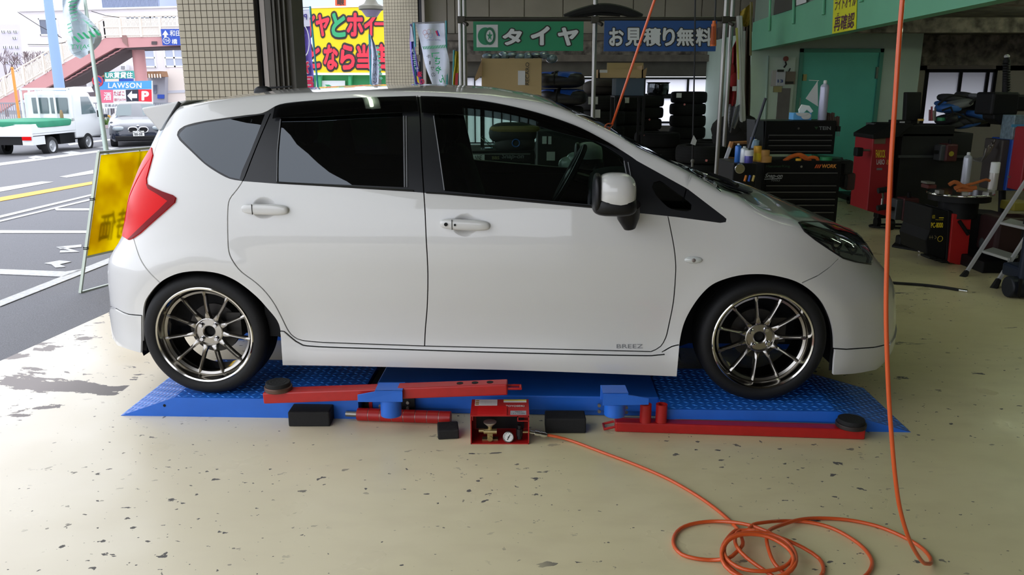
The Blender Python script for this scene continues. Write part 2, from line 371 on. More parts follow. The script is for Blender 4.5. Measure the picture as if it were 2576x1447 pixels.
poly['rear_bumper']=rb_seam+[rear_arch[i] for i in kr[::-1]]+[(D(357,886)[0],-.1),(AMIN-.01,-.1),(AMIN-.01,DZ(AMIN,.72)[1]),end(-2.05,.72)]
poly['rear_door']=rd_back+door_bot[:0]+L((812,862),(1068,871))+b_line[::-1]
poly['front_door']=b_line+L((1068,871),(1638,885))+fd_front+L((1681,546),(1640,480),(1602,404),(1500,360),(1400,310),(1250,270),(1050,250))
poly['hood']=fender_hood+hd[:6]+hd[6:8]+[end(AMAX+.01,.64),(AMAX+.01,2.01),(cowl[-1][0],2.01)]+cowl[::-1]+[D(1842,483,True)]
poly['fender']=L((1727,475),(1718,510),(1700,546),(1681,546))+fd_front[::-1]+L((1638,885),(1640,895))+T([(1640,895),(1665,886),(1690,872),(1712,868)])+front_arch[6:k_[0]+1]+fb_seam+L((2111,650),(2024,582),(2009,561))+fender_hood[::-1]+[D(1820,478,True),D(1768,446,True)]
ORDER=['void_ra','void_fa','void_sill','void_rb','void_fb','GAP','tail_light','headlight','quarter_glass','rear_door_glass','front_door_glass','corner_glass','window_trim','windshield','cowl_cover','rear_glass','rear_lip','front_lip','hatch','grille','lower_grille','side_skirt','rear_bumper','front_bumper','front_door','rear_door','hood','fender']
gaps=[rd_back[2:],door_bot,fd_front,b_line,sill_line,fender_hood,fb_seam,rb_seam,rlip,flip,hatch,apil]
gaps+=[[D(1402,262,True),(D(1402,262,True)[0]-.02,2.0)]]
H0=1.3
def offs(line,wd):
    q=np.array(line); q=q[np.concatenate([[True],np.abs(np.diff(q,axis=0)).sum(1)>1e-5])]
    if len(q)<2: return None
    S=np.array([zsc(a) for a in q[:,0]]); m=np.stack([q[:,0],q[:,1]*S],1); t=np.gradient(m,axis=0); t/=np.linalg.norm(t,axis=1)[:,None]+1e-9
    nrm=np.stack([-t[:,1],t[:,0]/S],1); return q+nrm*[wd,wd],q-nrm*[wd,wd],m
V2=[];E2=[]
def addline(l,closed=False):
    o=len(V2); n=len(l)
    V2.extend([Vector((float(a),float(h)*H0)) for a,h in l]); E2.extend([(o+i,o+i+1) for i in range(n-1)]); 
    if closed: E2.append((o+n-1,o))
for k_2,p in poly.items(): addline(p,True)
GM=[]
for g in gaps:
    r=offs(g,.0026)
    if r: addline(r[0]);addline(r[1]);GM.append(r[2])
for a in np.concatenate([np.arange(AMIN+.012,-1.0,.024),np.arange(-1.0,1.2,.034),np.arange(1.2,AMAX,.024)]):
    for h in np.concatenate([np.linspace(.02,.9,30),np.linspace(.915,1.1,14),np.linspace(1.14,2,12)]):
        V2.append(Vector((float(a),float(h)*H0)))
HANDLES=[(664,524,66,30),(1170,567,70,30)]
for cu,cv,ru,rv in HANDLES:
    for i in range(1,14):
        for j in range(36):
            t=2*math.pi*j/36; V2.append(Vector((lambda q:(q[0],q[1]*H0))(D(cu+ru*1.05*i/13*math.cos(t),cv+rv*1.1*i/13*math.sin(t)))))
for x in (AMIN,AMAX):
    for h in np.linspace(.02,2,60): V2.append(Vector((float(x),float(h)*H0)))
cv_,ce_,cf_,_,_,_=delaunay_2d_cdt(V2,E2,[],0,1e-6)
Q=np.array([(p.x,p.y/H0) for p in cv_]); F=np.array([f for f in cf_ if len(f)==3])
def pip(P,poly):
    x,y=P[:,0],P[:,1]; c=np.zeros(len(P),bool); p=np.array(poly); j=len(p)-1
    for i in range(len(p)):
        yi,yj,xi,xj=p[i,1],p[j,1],p[i,0],p[j,0]
        if yi!=yj: c^=((yi>y)!=(yj>y))&(x<(xj-xi)*(y-yi)/(yj-yi)+xi)
        j=i
    return c
CEN=Q[F].mean(1); lab=np.full(len(F),-1)
for k,nm in enumerate(ORDER):
    if nm=='GAP':
        S=np.array([zsc(a) for a in CEN[:,0]]); cm=np.stack([CEN[:,0],CEN[:,1]*S],1); m=np.zeros(len(F),bool)
        for g in GM:
            A=g[:-1];B=g[1:];near=(cm[:,0]>g[:,0].min()-.01)&(cm[:,0]<g[:,0].max()+.01)&(cm[:,1]>g[:,1].min()-.05)&(cm[:,1]<g[:,1].max()+.05); ix=np.where(near)[0]
            if not len(ix): continue
            d=B-A; tt=np.clip(((cm[ix][:,None,:]-A)*d).sum(2)/((d*d).sum(1)+1e-12),0,1); ds=np.linalg.norm(cm[ix][:,None,:]-(A+d*tt[...,None]),axis=2).min(1)
            m[ix]|=ds<.0027
    else: m=pip(CEN,poly[nm])
    lab[(lab<0)&m]=k
valid=(CEN[:,1]>0)&(CEN[:,1]<2)&(CEN[:,0]>AMIN)&(CEN[:,0]<AMAX)
POS=samp(G,Q[:,0],np.clip(Q[:,1],0,2)); NRM=samp(GN,Q[:,0],np.clip(Q[:,1],0,2)); NRM/=np.linalg.norm(NRM,axis=1)[:,None]+1e-12
# dished pockets behind the door handles
for cu,cv,ru,rv in HANDLES:
    c=samp(G,*[np.array(t) for t in D(cu,cv)]); ex=samp(G,*[np.array(t) for t in D(cu+ru,cv)]); rx=abs(ex[0]-c[0]); rz=abs(samp(G,*[np.array(t) for t in D(cu,cv+rv)])[2]-c[2])
    X=(POS[:,0]-c[0])/rx; Z=(POS[:,2]-c[2])/rz
    # outer shallow lens plus the deeper round finger cup
    for (sx,sz,dp,pw) in ((1,.95,.004,2),(.46,.98,.017,1.5)):
        r2=(X/sx)**2+(Z/sz)**2; ok=(r2<1)&(POS[:,1]<-.5); f=np.where(ok,(1-r2)**pw,0); df=np.where(ok,-pw*(1-np.minimum(r2,1))**(pw-1),0)
        POS=POS-NRM*(f*dp)[:,None]; gx=-dp*df*2*X/sx**2/rx; gz=-dp*df*2*Z/sz**2/rz
        NRM=NRM-np.stack([gx,0*gx,gz],1)*ok[:,None]
    NRM/=np.linalg.norm(NRM,axis=1)[:,None]+1e-12
def mesh_from(faces,name,material,off=0,thick=.012,side=-1,both=False,parent=car,label=None,wall=True,flip=False):
    """panel mesh with its own thickness along every free edge; side=+1 mirrors it to the far side"""
    vs=[];fs=[];ns=[]
    for sgn in ((-1,1) if both else (side,)):
        used,inv=np.unique(faces,return_inverse=True); f=inv.reshape(faces.shape)
        P=POS[used]+NRM[used]*off; N=NRM[used].copy()
        if both: P[:,1]=np.where(P[:,1]>-.0015,0,P[:,1])
        if sgn>0: P=P*[1,-1,1]; N=N*[1,-1,1]
        # orient
        c=np.cross(P[f[:,1]]-P[f[:,0]],P[f[:,2]]-P[f[:,0]]); fl=(c*N[f].mean(1)).sum(1)<0
        f=f.copy(); f[fl]=f[fl][:,::-1]
        o=len(vs); vs+=P.tolist(); ns+=N.tolist(); fs+=(f+o).tolist()
        if wall:
            e={}
            for a,b,c3 in f.tolist():
                for x,y in ((a,b),(b,c3),(c3,a)): e[(x,y)]=1
            for (x,y) in list(e):
                if (y,x) in e: continue
                if both and abs(P[x,1])<.002 and abs(P[y,1])<.002: continue
                q=len(vs); ux,uy=P[x],P[y]; dx,dy=ux-N[x]*thick,uy-N[y]*thick
                t=np.cross(uy-ux,N[x]); t/=np.linalg.norm(t)+1e-12
                b1=N[x]*.5+t*.85; b2=N[y]*.5+t*.85
                vs+= [ux.tolist(),uy.tolist(),dy.tolist(),dx.tolist()]; ns+=[b1.tolist(),b2.tolist(),t.tolist(),t.tolist()]; fs.append([q+1,q,q+3,q+2])
    me=bpy.data.meshes.new(name); me.from_pydata(vs,[],fs); me.materials.append(material)
    me.polygons.foreach_set('use_smooth',[True]*len(me.polygons))
    n=np.array(ns); n/=np.linalg.norm(n,axis=1)[:,None]+1e-12; me.normals_split_custom_set_from_vertices(n.tolist())
    return link(name,me,parent,label=label)
lens=glass('clear_lamp_lens',(.92,.95,.93),base=.05); 
red=mat('red_lamp_lens',(214,8,12),rough=.3,spec=.12); red2=mat('dark_red_lamp_edge',(120,6,16),rough=.3,spec=.12)
SPEC={'tail_light':(red,.006,'pair'),'quarter_glass':(tint,-.002,'pair'),'rear_door_glass':(tint,-.006,'pair'),'front_door_glass':(clear,-.006,'pair'),'corner_glass':(glass('corner_glass_grey',(.3,.32,.31),base=.09),-.003,'pair'),
 'window_trim':(blkgloss,-.002,'pair'),'windshield':(glass('windshield_glass',(.6,.7,.64),base=.05),-.002,'both'),'cowl_cover':(blk,-.012,'both'),'rear_glass':(tint,0,'both'),'rear_lip':(paint,.008,'both'),'front_lip':(paint,.008,'both'),
 'hatch':(paint,0,'both'),'grille':(blk,-.01,'both'),'lower_grille':(blk,-.01,'both'),'side_skirt':(paint,.008,'pair'),'rear_bumper':(paint,0,'both'),'front_bumper':(paint,0,'both'),'front_door':(paint,0,'pair'),'rear_door':(paint,0,'pair'),
 'hood':(paint,0,'both'),'fender':(paint,0,'pair'),'headlight':(lens,.002,'pair')}
OBJ={}
for k,nm in enumerate(ORDER):
    if nm.startswith('void') or nm=='GAP': continue
    sel=F[(lab==k)&valid]
    if not len(sel): print('EMPTY',nm); continue
    m,off,how=SPEC[nm]
    gl='glass' in nm or nm=='windshield' or nm=='headlight'
    if how=='both': OBJ[nm]=mesh_from(sel,nm,m,off,both=True,wall=not gl)
    else:
        OBJ[nm]=mesh_from(sel,nm,m,off,side=-1,wall=not gl); OBJ[nm+'_far']=mesh_from(sel,nm,m,off,side=1,wall=not gl)
OBJ['body_shell']=mesh_from(F[(lab==-1)&valid],'body_shell',paint,0,both=True)
gi=[ORDER.index(n) for n in ('void_ra','void_fa','void_sill','void_rb','void_fb','quarter_glass','rear_door_glass','front_door_glass','corner_glass','windshield','rear_glass','headlight')]
mesh_from(F[valid&~np.isin(lab,gi)],'inner_liner',gap,-.03,both=True,wall=False)
# lamps, handles, mirror, visors
def DW(u,v,off=0,top=False):
    a,h=D(u,v,top); p=samp(G,np.array(a),np.array(h)); n=samp(GN,np.array(a),np.array(h)); return p+n*off
def strip_panel(name,material,polyd,off,step=.02,thick=.004,parent=car,both=False):
    """a sheet following the body surface at a small stand-off"""
    p=np.array(polyd); lo,hi=p.min(0),p.max(0); vv=[Vector((a,h*H0)) for a,h in polyd]; ee=[(i,(i+1)%len(polyd)) for i in range(len(polyd))]
    for a in np.arange(lo[0],hi[0],step):
        for h in np.arange(lo[1],hi[1],step/1.2): vv.append(Vector((a,h*H0)))
    v_,_,f_,_,_,_=delaunay_2d_cdt(vv,ee,[],0,1e-6); q=np.array([(x.x,x.y/H0) for x in v_]); f=np.array([x for x in f_ if len(x)==3]); f=f[pip(q[f].mean(1),polyd)]
    global POS,NRM
    s0,s1=POS,NRM; POS=samp(G,q[:,0],q[:,1]); NRM=samp(GN,q[:,0],q[:,1]); NRM/=np.linalg.norm(NRM,axis=1)[:,None]
    r=[mesh_from(f,name,material,off,thick=thick,side=s,parent=parent) for s in ((-1,1) if not both else (-1,))]
    POS,NRM=s0,s1; return r
chrome=mat('chrome',(225,225,228),rough=.12,metal=1.0); dkchrome=mat('dark_lamp_reflector',(215,220,217),rough=.35,metal=.2)
visor=glass('smoked_visor',(.10,.10,.11),base=.02)
strip_panel('window_visor',visor,T([(694,272),(720,264),(800,256),(900,250),(1048,246)])+L((1048,246),(1052,285),(900,292),(800,298),(700,300),(688,302)),.016)
strip_panel('window_visor',visor,T([(1059,246),(1150,250),(1250,264),(1350,287),(1450,321),(1530,362),(1560,382)])+T([(1560,382),(1500,360),(1400,335),(1350,320),(1260,303),(1179,294),(1098,291),(1062,287)]),.016)
# dark rim and inner facet of the tail lamp
strip_panel('lamp_edge',red2,T([(371,463),(387,472),(409,482),(435,491),(444,498),(441,510),(419,530),(387,558),(355,587),(336,600),(325,603)],smooth=False)+T([(340,588),(372,556),(400,530),(424,506),(400,490),(376,476)],smooth=False),.009,parent=OBJ['tail_light'])
# headlamp interior
hd_in=mesh_from(F[(lab==ORDER.index('headlight'))&valid],'lamp_housing',dkchrome,-.028,side=-1,wall=False,parent=OBJ['headlight']); 
mesh_from(F[(lab==ORDER.index('headlight'))&valid],'lamp_housing',dkchrome,-.028,side=1,wall=False,parent=OBJ['headlight_far'])
hl=OBJ['headlight']
for (u,v,r) in ((2110,606,.036),(2150,618,.034)):
    p=DW(u,v,-.026); m=MB(); m.ball(p,(r,.022,r),18,10); m.build('projector_lens',mat('lamp_bulb_glass',(150,155,158),rough=.05,metal=.8),hl,True)
m=MB()
for a,b in (((2025,566),(2098,590)),((2035,575),(2100,600)),((2050,590),(2098,610)),((2100,574),(2150,588)),((2112,628),(2180,640)),((2108,590),(2120,640)),((2160,600),(2186,640)),((2060,602),(2092,624))):
    pa,pb=DW(*a,-.02),DW(*b,-.02); m.tube([pa,(pa+pb)/2+np.array([0,-.004,0]),pb],.006,6)
m.build('reflector_rib',chrome,hl,True)
m=MB(); p=DW(2104,640,-.02); m.ball(p,(.012,.01,.018),10,6); m.build('indicator_bulb',mat('amber_bulb',(190,80,30),rough=.3),hl,True)
# black outline seals of lamps
for nm,pl in (('headlight',poly['headlight']),):
    a_=[samp(G,np.array(a),np.array(h))+samp(GN,np.array(a),np.array(h))*.001 for a,h in pl]
    m=MB(); m.tube(a_,.004,6,closed=True); m.build('lamp_seal',blk,OBJ[nm],True)
# handles
for k,(u0,v0,u1,v1,dn) in enumerate(((610,525,727,529,'rear_door'),(1107,562,1233,569,'front_door'))):
    pa,pb=DW(u0,v0,.012),DW(u1,v1,.012); c=(pa+pb)/2; ln_=np.linalg.norm(pb-pa)/2; ang=math.atan2(pb[2]-pa[2],pb[0]-pa[0])
    for side,pn in ((1,OBJ[dn]),(-1,OBJ[dn+'_far'])):
        m=MB(); m.ball((0,0,0),(ln_,.016,.024),36,14,p=.62); M=Matrix.Translation((c[0],c[1]*side,c[2]))@Matrix.Rotation(-ang,4,'Y'); m.v=[tuple(M@Vector(q)) for q in m.v]
        h=m.build('door_handle',paint,pn,True)
    m=MB(); q=c+(pa-c)*.5; m.cbox((q[0],q[1]-.0155,q[2]),(.0025,.004,.045)); m.build('handle_split',gap,OBJ[dn])
    if k:
        m=MB(); 
        for t,r in ((.74,.008),(.38,.005)): q=c+(pa-c)*t; m.cyl((q[0],q[1]-.012,q[2]),(q[0],q[1]-.0185,q[2]),r,16)
        m.build('key_hole',gap,OBJ[dn])
# side repeater
c=DW(1744,654,.003); m=MB(); m.ball(c,(.040,.010,.016),24,8); m.build('side_marker_lamp',mat('frosted_marker',(205,208,205),rough=.15,coat=1),car,True)
m=MB(); m.ball(c+[0,-.009,0],(.009,.004,.009),12,6); m.build('marker_bulb',mat('marker_bulb_grey',(120,110,105),rough=.3),car,True)
# door mirrors
for sd in (1,-1):
    def mp(u,v,y): 
        o=w2car(np.array([0,0,CAMH])); d=w2car(onY(u,v,3.0))-o; t=(y-o[1])/d[1]; p=o+d*t; return Vector((p[0],p[1]*sd,p[2]))
    c=mp(1548,484,-.97); r=(.088,.085,.083)
    m=MB(); m.ball((0,0,0),r,40,20,p=.72,zmin=-.55); M=Matrix.Translation(c)@Matrix.Rotation(-.06*sd,4,'Z'); m.v=[tuple(M@Vector(q)) for q in m.v]
    mr=m.build('door_mirror',paint,car,True)
    m=MB(); m.ball((0,0,0),(.094,.086,.045),32,14,p=.6); M2=Matrix.Translation(mp(1545,515,-.965)); m.v=[tuple(M2@Vector(q)) for q in m.v]
    m.build('mirror_base',blk,mr,True)
    m=MB(); m.ball((0,0,0),(.02,.08,.084),24,14,p=.7); M2=Matrix.Translation(mp(1502,486,-.97)); m.v=[tuple(M2@Vector(q)) for q in m.v]; m.build('mirror_rim',blk,mr,True)
    m=MB(); a1,a2,a3=mp(1579,517,-.93),mp(1581,548,-.91),mp(1584,574,-.90)
    m.tube([a1,a2,a3],[.056,.048,.026],16); m.tube([mp(1580,545,-.93),mp(1590,535,-.80)],.035,12); m.build('mirror_stalk',blk,mr,True)
# rear spoiler
def my(u,v,y):
    o=w2car(np.array([0,0,CAMH])); d=w2car(onY(u,v,3.0))-o; p=o+d*((y-o[1])/d[1]); return (p[0],p[1],p[2])
pr=[my(u,v,-.55) for u,v in ((355,272),(400,264),(450,255),(470,252),(452,268),(432,290),(412,325),(402,331),(396,326),(380,306),(362,286))]
m=MB(); m.ext(pr,(0,1.10,0)); m.build('rear_spoiler',paint,car,smooth=True,bevel=.008,seg=3)
m=MB(); e=[my(u,v,-.565) for u,v in ((452,258),(436,284),(416,324),(404,345),(392,372))]; m.tube(cr(e,.03),.009,8); m.build('hatch_seal',blk,car,True)
# antenna
b=my(662,231,0.0); m=MB(); m.ball((b[0],0,b[2]-.005),(.05,.022,.035),16,10,p=.8,zmin=-.3); m.tube([(b[0],0,b[2]+.018),(b[0]+.16,0,b[2]+.028)],[.006,.004],8); m.build('roof_antenna',blk,car,True)
# wipers on the cowl
m=MB(); w1=[DW(u,v,.02,True) for u,v in ((1768,452),(1800,463),(1840,475))]; m.tube(w1,.008,6); w2=[DW(u,v,.03,True) for u,v in ((1775,452),(1825,470),(1846,482))]; m.tube(w2,.011,6); w3=[DW(u,v,.015,True) for u,v in ((1740,436),(1765,449),(1790,460))]; m.tube(w3,.007,6); m.build('wiper_arm',blk,car,True)
m=MB(); c_=DW(1848,474,.012,True); m.ball((0,0,0),(.085,.09,.018),20,8,p=.8,M=Matrix.Translation(c_)@Matrix.Rotation(.28,4,'Y')); m.build('cowl_end_cap',mat('cowl_grey',(74,77,78),rough=.5),car,True)
# thin script on the door
def cartext(s,u0,v0,u1,v1,material,parent,**k):
    o,x,y=DW(u0,v1,.002),DW(u1,v1,.002),DW(u0,v0,.002); return text(s,o,x-o,y-o,material,parent,world=False,**k)
cartext('BREEZ',1551,866,1617,876,mat('grey_decal',(120,122,124),rough=.5),OBJ['front_door'],bold=-.01,name='door_lettering')
# window rubber lines (light lips)
lipm=mat('rubber_lip_sheen',(95,96,98),rough=.3)
for pts,dn in (([(1016,292),(1017,380),(1018,471)],'rear_door'),([(1022,292),(1023,380),(1024,471)],'rear_door'),([(706,300),(698,380),(697,457)],'rear_door'),([(1091,292),(1104,380),(1118,479)],'front_door'),([(1570,405),(1578,450),(1584,490)],'front_door'),([(1580,408),(1588,450),(1594,490)],'front_door')):
    m=MB(); m.tube([DW(*q,.001) for q in pts],.0028,6); m.build('window_rubber',lipm,OBJ[dn],True)
m=MB(); m.tube([DW(*q,.002) for q in cr([(697,459),(1040,480)],30)],.004,6); m.build('belt_moulding',blk,OBJ['rear_door'],True)
m=MB(); m.tube([DW(*q,.002) for q in cr([(1072,485),(1200,494),(1500,521),(1592,531)],30)],.004,6); m.build('belt_moulding',blk,OBJ['front_door'],True)
# wheel housings, underbody, cabin
for xc in (-1.3,1.3):
    for s in (-1,1):
        m=MB(); N=20
        for i in range(N):
            t0=math.pi*(-.12+1.24*i/N); t1=math.pi*(-.12+1.24*(i+1)/N)
            p=lambda t,y:(xc+.375*math.cos(t),y*s,.30+.385*math.sin(t))
            m.quad(p(t0,.71),p(t1,.71),p(t1,.50),p(t0,.50)); m.quad(p(t0,.50),p(t1,.50),(xc,.50*s,.30))
        m.build('wheel_housing',gap,car)
m=MB(); m.box(-.90,.88,-.79,.79,.15,.24); m.box(-1.7,-.92,-.45,.45,.20,.3); m.box(.9,1.75,-.45,.45,.17,.25); m.build('underbody',gap,car)
m=MB(); m.box(-.93,.92,-.77,.77,.24,.30); m.box(.62,.95,-.70,.70,.3,.90); m.box(-1.65,-1.25,-.66,.66,.3,.85); m.build('cabin_floor',gap,car)
for nm,x in (('front_door',.2),('front_door_far',.2),('rear_door',-.6),('rear_door_far',-.6)):
    m=MB(); s=1 if 'far' in nm else -1; m.box(x-.42,x+.42,.735*s,.755*s,.28,.90 if x>0 else .92); m.build('door_card',gap,OBJ[nm])
seat=mat('dark_seat_cloth',(34,35,38),rough=.9); 
for i,(x,y) in enumerate(((.12,-.37),(.12,.37),(-.72,-.37),(-.72,.37))):
    m=MB(); m.ball((x,y,.50),(.26,.24,.10),20,10,p=.6); M=Matrix.Translation((x-.26,y,.80))@Matrix.Rotation(-.28,4,'Y'); m.ball((0,0,0),(.08,.23,.32),20,12,p=.6,M=M)
    st=m.build('car_seat',seat,car,True)
    m=MB(); m.ball((x-.37,y,1.20),(.055,.13,.085),16,10,p=.7); m.cyl((x-.35,y-.06,1.05),(x-.36,y-.06,1.18),.007,8); m.cyl((x-.35,y+.06,1.05),(x-.36,y+.06,1.18),.007,8); m.build('headrest',seat,st,True)
m=MB(); m.ball((.78,0,.88),(.24,.70,.10),24,10,p=.6); m.build('dashboard',seat,car,True)
m=MB(); R=.185; M=Matrix.Translation((.44,.36,.93))@Matrix.Rotation(math.radians(-62),4,'Y'); m.tube([(R*math.cos(t),R*math.sin(t),0) for t in np.linspace(0,2*math.pi,33)[:-1]],.015,8,closed=True,M=M); m.cyl((-R,0,0),(R,0,0),.018,8,M=M); m.ball((0,0,-.01),(.07,.07,.03),12,8,M=M); m.tube([M@Vector((0,0,0)),(.75,.36,.85)],.03,8); m.build('steering_wheel',blk,car,True)
m=MB(); m.ball((.38,0,1.24),(.015,.12,.035),16,8,p=.6); m.build('rear_view_mirror',blk,car,True)
# wheels
tyre_m=mat('car_tyre_rubber',(17,17,18),rough=.65,spec=.35,bump=(60,.15)); alloy=mat('smoked_alloy',(168,164,158),rough=.27,metal=1.0); lipc=mat('polished_rim_lip',(215,212,205),rough=.1,metal=1.0)
def make_wheel(x,side,phase,parent):
    y=-.80 if side<0 else .80
    M=Matrix.Translation((x,y,.295))@Matrix.Rotation(math.radians(-90 if side>0 else 90),4,'X')   # local +z points outwards
    lug=mat('lug_chrome',(200,200,205),rough=.12,metal=1)
    m=MB(); m.lathe([(.232,-.0),(.2335,.004),(.229,.007),(.222,.004),(.216,-.012),(.213,-.03),(.209,-.034),(.206,-.05),(.200,-.06),(.198,-.10),(.198,-.19),(.205,-.195),(.232,-.2)],72,M); wh=m.build('wheel',lipc,parent,True)
    m=MB(); prof=[(.228,-.004),(.236,.006),(.250,.011),(.266,.010),(.280,.003),(.289,-.008),(.2945,-.022),(.2955,-.05),(.296,-.10),(.2955,-.15),(.2945,-.178),(.285,-.195),(.26,-.207),(.232,-.2)]
    m.lathe(prof,96,M); m.build('tyre',tyre_m,wh,True)
    m=MB()
    for r in (.2935,):
        for zz in (-.045,-.082,-.118,-.155): m.lathe([(.2968,zz-.004),(.2962,zz),(.2968,zz+.004)],72,M)
    m.build('tread_groove',gap,wh,True)
    for k in range(11):
        a=phase+2*math.pi*k/11; R=M@Matrix.Rotation(a,4,'Z'); m=MB(); N=12; vs=[]
        for i in range(N+1):
            t=i/N; r=.056+(.205-.056)*t; hw=.0082+.013*max(0,1-t*2.6)**2+.003*max(0,t-.85)/.15; zt=-.052+.022*math.sin(math.pi*min(t*1.0,1)*.5)+(-.010 if t<.05 else 0); zb=zt-.028
            vs+=[(r,-hw,zb),(r,-hw*.8,zt-.005),(r,0,zt),(r,hw*.8,zt-.005),(r,hw,zb)]
        fs=[(i*5+j,i*5+j+1,(i+1)*5+j+1,(i+1)*5+j) for i in range(N) for j in range(4)]+[(0,1,2,3,4),tuple(N*5+j for j in range(5))]+[(i*5,i*5+5,i*5+9,i*5+4) for i in range(N)]
        m.add(vs,fs,R); m.build('spoke',alloy,wh,smooth=50)
    m=MB(); m.lathe([(.205,-.033),(.205,-.06),(.194,-.06),(.194,-.04),(.205,-.033)],72,M); m.build('rim_barrel',alloy,wh,True)
    m=MB(); m.lathe([(.001,-.095),(.026,-.095),(.026,-.062),(.031,-.058),(.060,-.060),(.064,-.05),(.068,-.052),(.072,-.062),(.072,-.095)],48,M); m.build('hub',alloy,wh,True)
    m=MB(); m.lathe([(.001,-.082),(.022,-.082),(.026,-.088)],24,M); m.build('centre_bore',gap,wh)
    for k in range(4):
        a=phase+math.radians(45)+math.pi/2*k; c=Vector((.048*math.cos(a),.048*math.sin(a),0)); m=MB(); m.lathe([(.0125,-.062),(.0125,-.056),(.010,-.054)],16,M@Matrix.Translation(c)); m.cyl(c+Vector((0,0,-.06)),c+Vector((0,0,-.042)),.009,6,M=M); m.build('lug_nut',lug,wh,True)
    m=MB(); m.lathe([(.001,-.13),(.12,-.13),(.122,-.15),(.001,-.15)],40,M); m.cbox((.10,.02,-.14),(.07,.12,.05),M=M); m.build('brake_disc',mat('brake_steel',(60,58,56),rough=.45,metal=.8),wh,True)
    return wh
make_wheel(-1.3,-1,math.radians(90),car); make_wheel(1.3,-1,math.radians(100),car); make_wheel(-1.3,1,0,car); make_wheel(1.3,1,.2,car)
# ---------------------------------------------------------------- THE BUILDING SHELL
A0=np.array([-2.94,4.42,0.]); BD=np.array([.119,.993,0.]); NLd=np.array([-.993,.119,0.]); GN0=np.array([.03*NLd[0],.03*NLd[1],1])
def lx(Y): return A0[0]+.12*(Y-A0[1])
def onG(u,v):
    p=onPl(u,v,A0,GN0)
    if np.dot(p-A0,NLd)>14 or np.dot(p-A0,NLd)<0: p=onZ(u,v,-.42)
    return p
def gz(x,y):
    d=np.dot(np.array([x,y,0])-A0,NLd); return -.03*min(max(d,0),14)
def nmat(name,build):
    if name in MATS: return MATS[name]
    m=bpy.data.materials.new(name); m.use_nodes=True; build(m.node_tree,m.node_tree.nodes['Principled BSDF']); MATS[name]=m; return m
def C(*c): return (lin(c[0]),lin(c[1]),lin(c[2]),1)
def floor_nodes(n,b):
    N=n.nodes.new; K=n.links.new
    tc=N('ShaderNodeTexCoord')
    def noise(scale,det,mp=(1,1,1),rough=.5,dist=0):
        m=N('ShaderNodeMapping'); m.inputs['Scale'].default_value=mp; K(tc.outputs['Object'],m.inputs[0]); z=N('ShaderNodeTexNoise'); z.inputs['Scale'].default_value=scale; z.inputs['Detail'].default_value=det; z.inputs['Roughness'].default_value=rough; z.inputs['Distortion'].default_value=dist; K(m.outputs[0],z.inputs['Vector']); return z.outputs['Fac']
    def ramp(f,a,c,v0=0,v1=1):
        r=N('ShaderNodeMapRange'); r.inputs[1].default_value=a; r.inputs[2].default_value=c; r.inputs[3].default_value=v0; r.inputs[4].default_value=v1; K(f,r.inputs[0]); return r.outputs[0]
    def mul(a,c,op='MULTIPLY'):
        m=N('ShaderNodeMath'); m.operation=op; m.use_clamp=True
        for i,x in enumerate((a,c)):
            if isinstance(x,(int,float)): m.inputs[i].default_value=x
            else: K(x,m.inputs[i])
        return m.outputs[0]
    def mix(f,a,c):
        m=N('ShaderNodeMix'); m.data_type='RGBA'; K(f,m.inputs[0])
        for i,x in ((6,a),(7,c)):
            if isinstance(x,tuple): m.inputs[i].default_value=x
            else: K(x,m.inputs[i])
        return m.outputs[2]
    # chips in the coating: small specks everywhere dense in patches, plus a few large worn islands
    dens=ramp(noise(.8,3),.40,.66)
    v=N('ShaderNodeTexNoise'); 
    small=ramp(noise(22,3,(.75,1.0,1),.55,.2),.660,.668); fine=ramp(noise(42,2,(.7,1,1)),.715,.722)
    chips=mul(mul(small,ramp(noise(1.3,2),.47,.55)),1.0)
    chips=mul(chips,mul(fine,ramp(noise(1.1,2,(1,1,1)),.44,.50)),'MAXIMUM')
    mid=mul(ramp(noise(6,5,(.5,1.1,1),.6,.5),.655,.662),ramp(noise(.55,2),.53,.57)); chips=mul(chips,mid,'MAXIMUM')
    # worn zone at the threshold on the left
    g=N('ShaderNodeSeparateXYZ'); K(tc.outputs['Object'],g.inputs[0])
    le=ramp(g.outputs['X'],-1.75,-2.5); yy=ramp(g.outputs['Y'],3.35,3.8); yz=ramp(g.outputs['Y'],6.2,5.2)
    big=mul(ramp(noise(2.1,7,(.55,1.35,1),.62,.4),.565,.571),mul(mul(le,yy),yz))
    big=mul(ramp(big,.35,.36),1.0); chips=mul(chips,big,'MAXIMUM')
    tone=mix(ramp(noise(.9,4),.35,.7),C(222,210,168),C(210,199,154))
    tone=mix(ramp(noise(5,5,(1,2,1)),.45,.8,0,.45),tone,C(198,184,144))
    left_glare=ramp(g.outputs['X'],.3,-2.4); tone=mix(left_glare,tone,C(232,222,204))  # daylight glare painted into the base colour, paler towards the left
    chc=mix(le,C(96,92,88),C(158,150,148)); col=mix(chips,tone,chc); K(col,b.inputs['Base Color'])
    r=ramp(noise(3,4),.3,.7,.26,.42); r2=N('ShaderNodeMix'); r2.data_type='FLOAT'; K(chips,r2.inputs[0]); K(r,r2.inputs[2]); r2.inputs[3].default_value=.75; K(r2.outputs[0],b.inputs['Roughness'])
    bp=N('ShaderNodeBump'); bp.inputs['Strength'].default_value=.35; bp.inputs['Distance'].default_value=.002; inv=mul(1.0,chips,'SUBTRACT'); K(inv,bp.inputs['Height']); K(bp.outputs[0],b.inputs['Normal'])
floor_m=nmat('worn_epoxy_floor',floor_nodes)
fl=MB(); YB=-5.0; YK=14.6
fl.ext([(lx(YB),YB,0),(8.7,YB,0),(8.7,YK,0),(lx(YK),YK,0)],(0,0,-.12)); struct(fl.build('floor',floor_m))
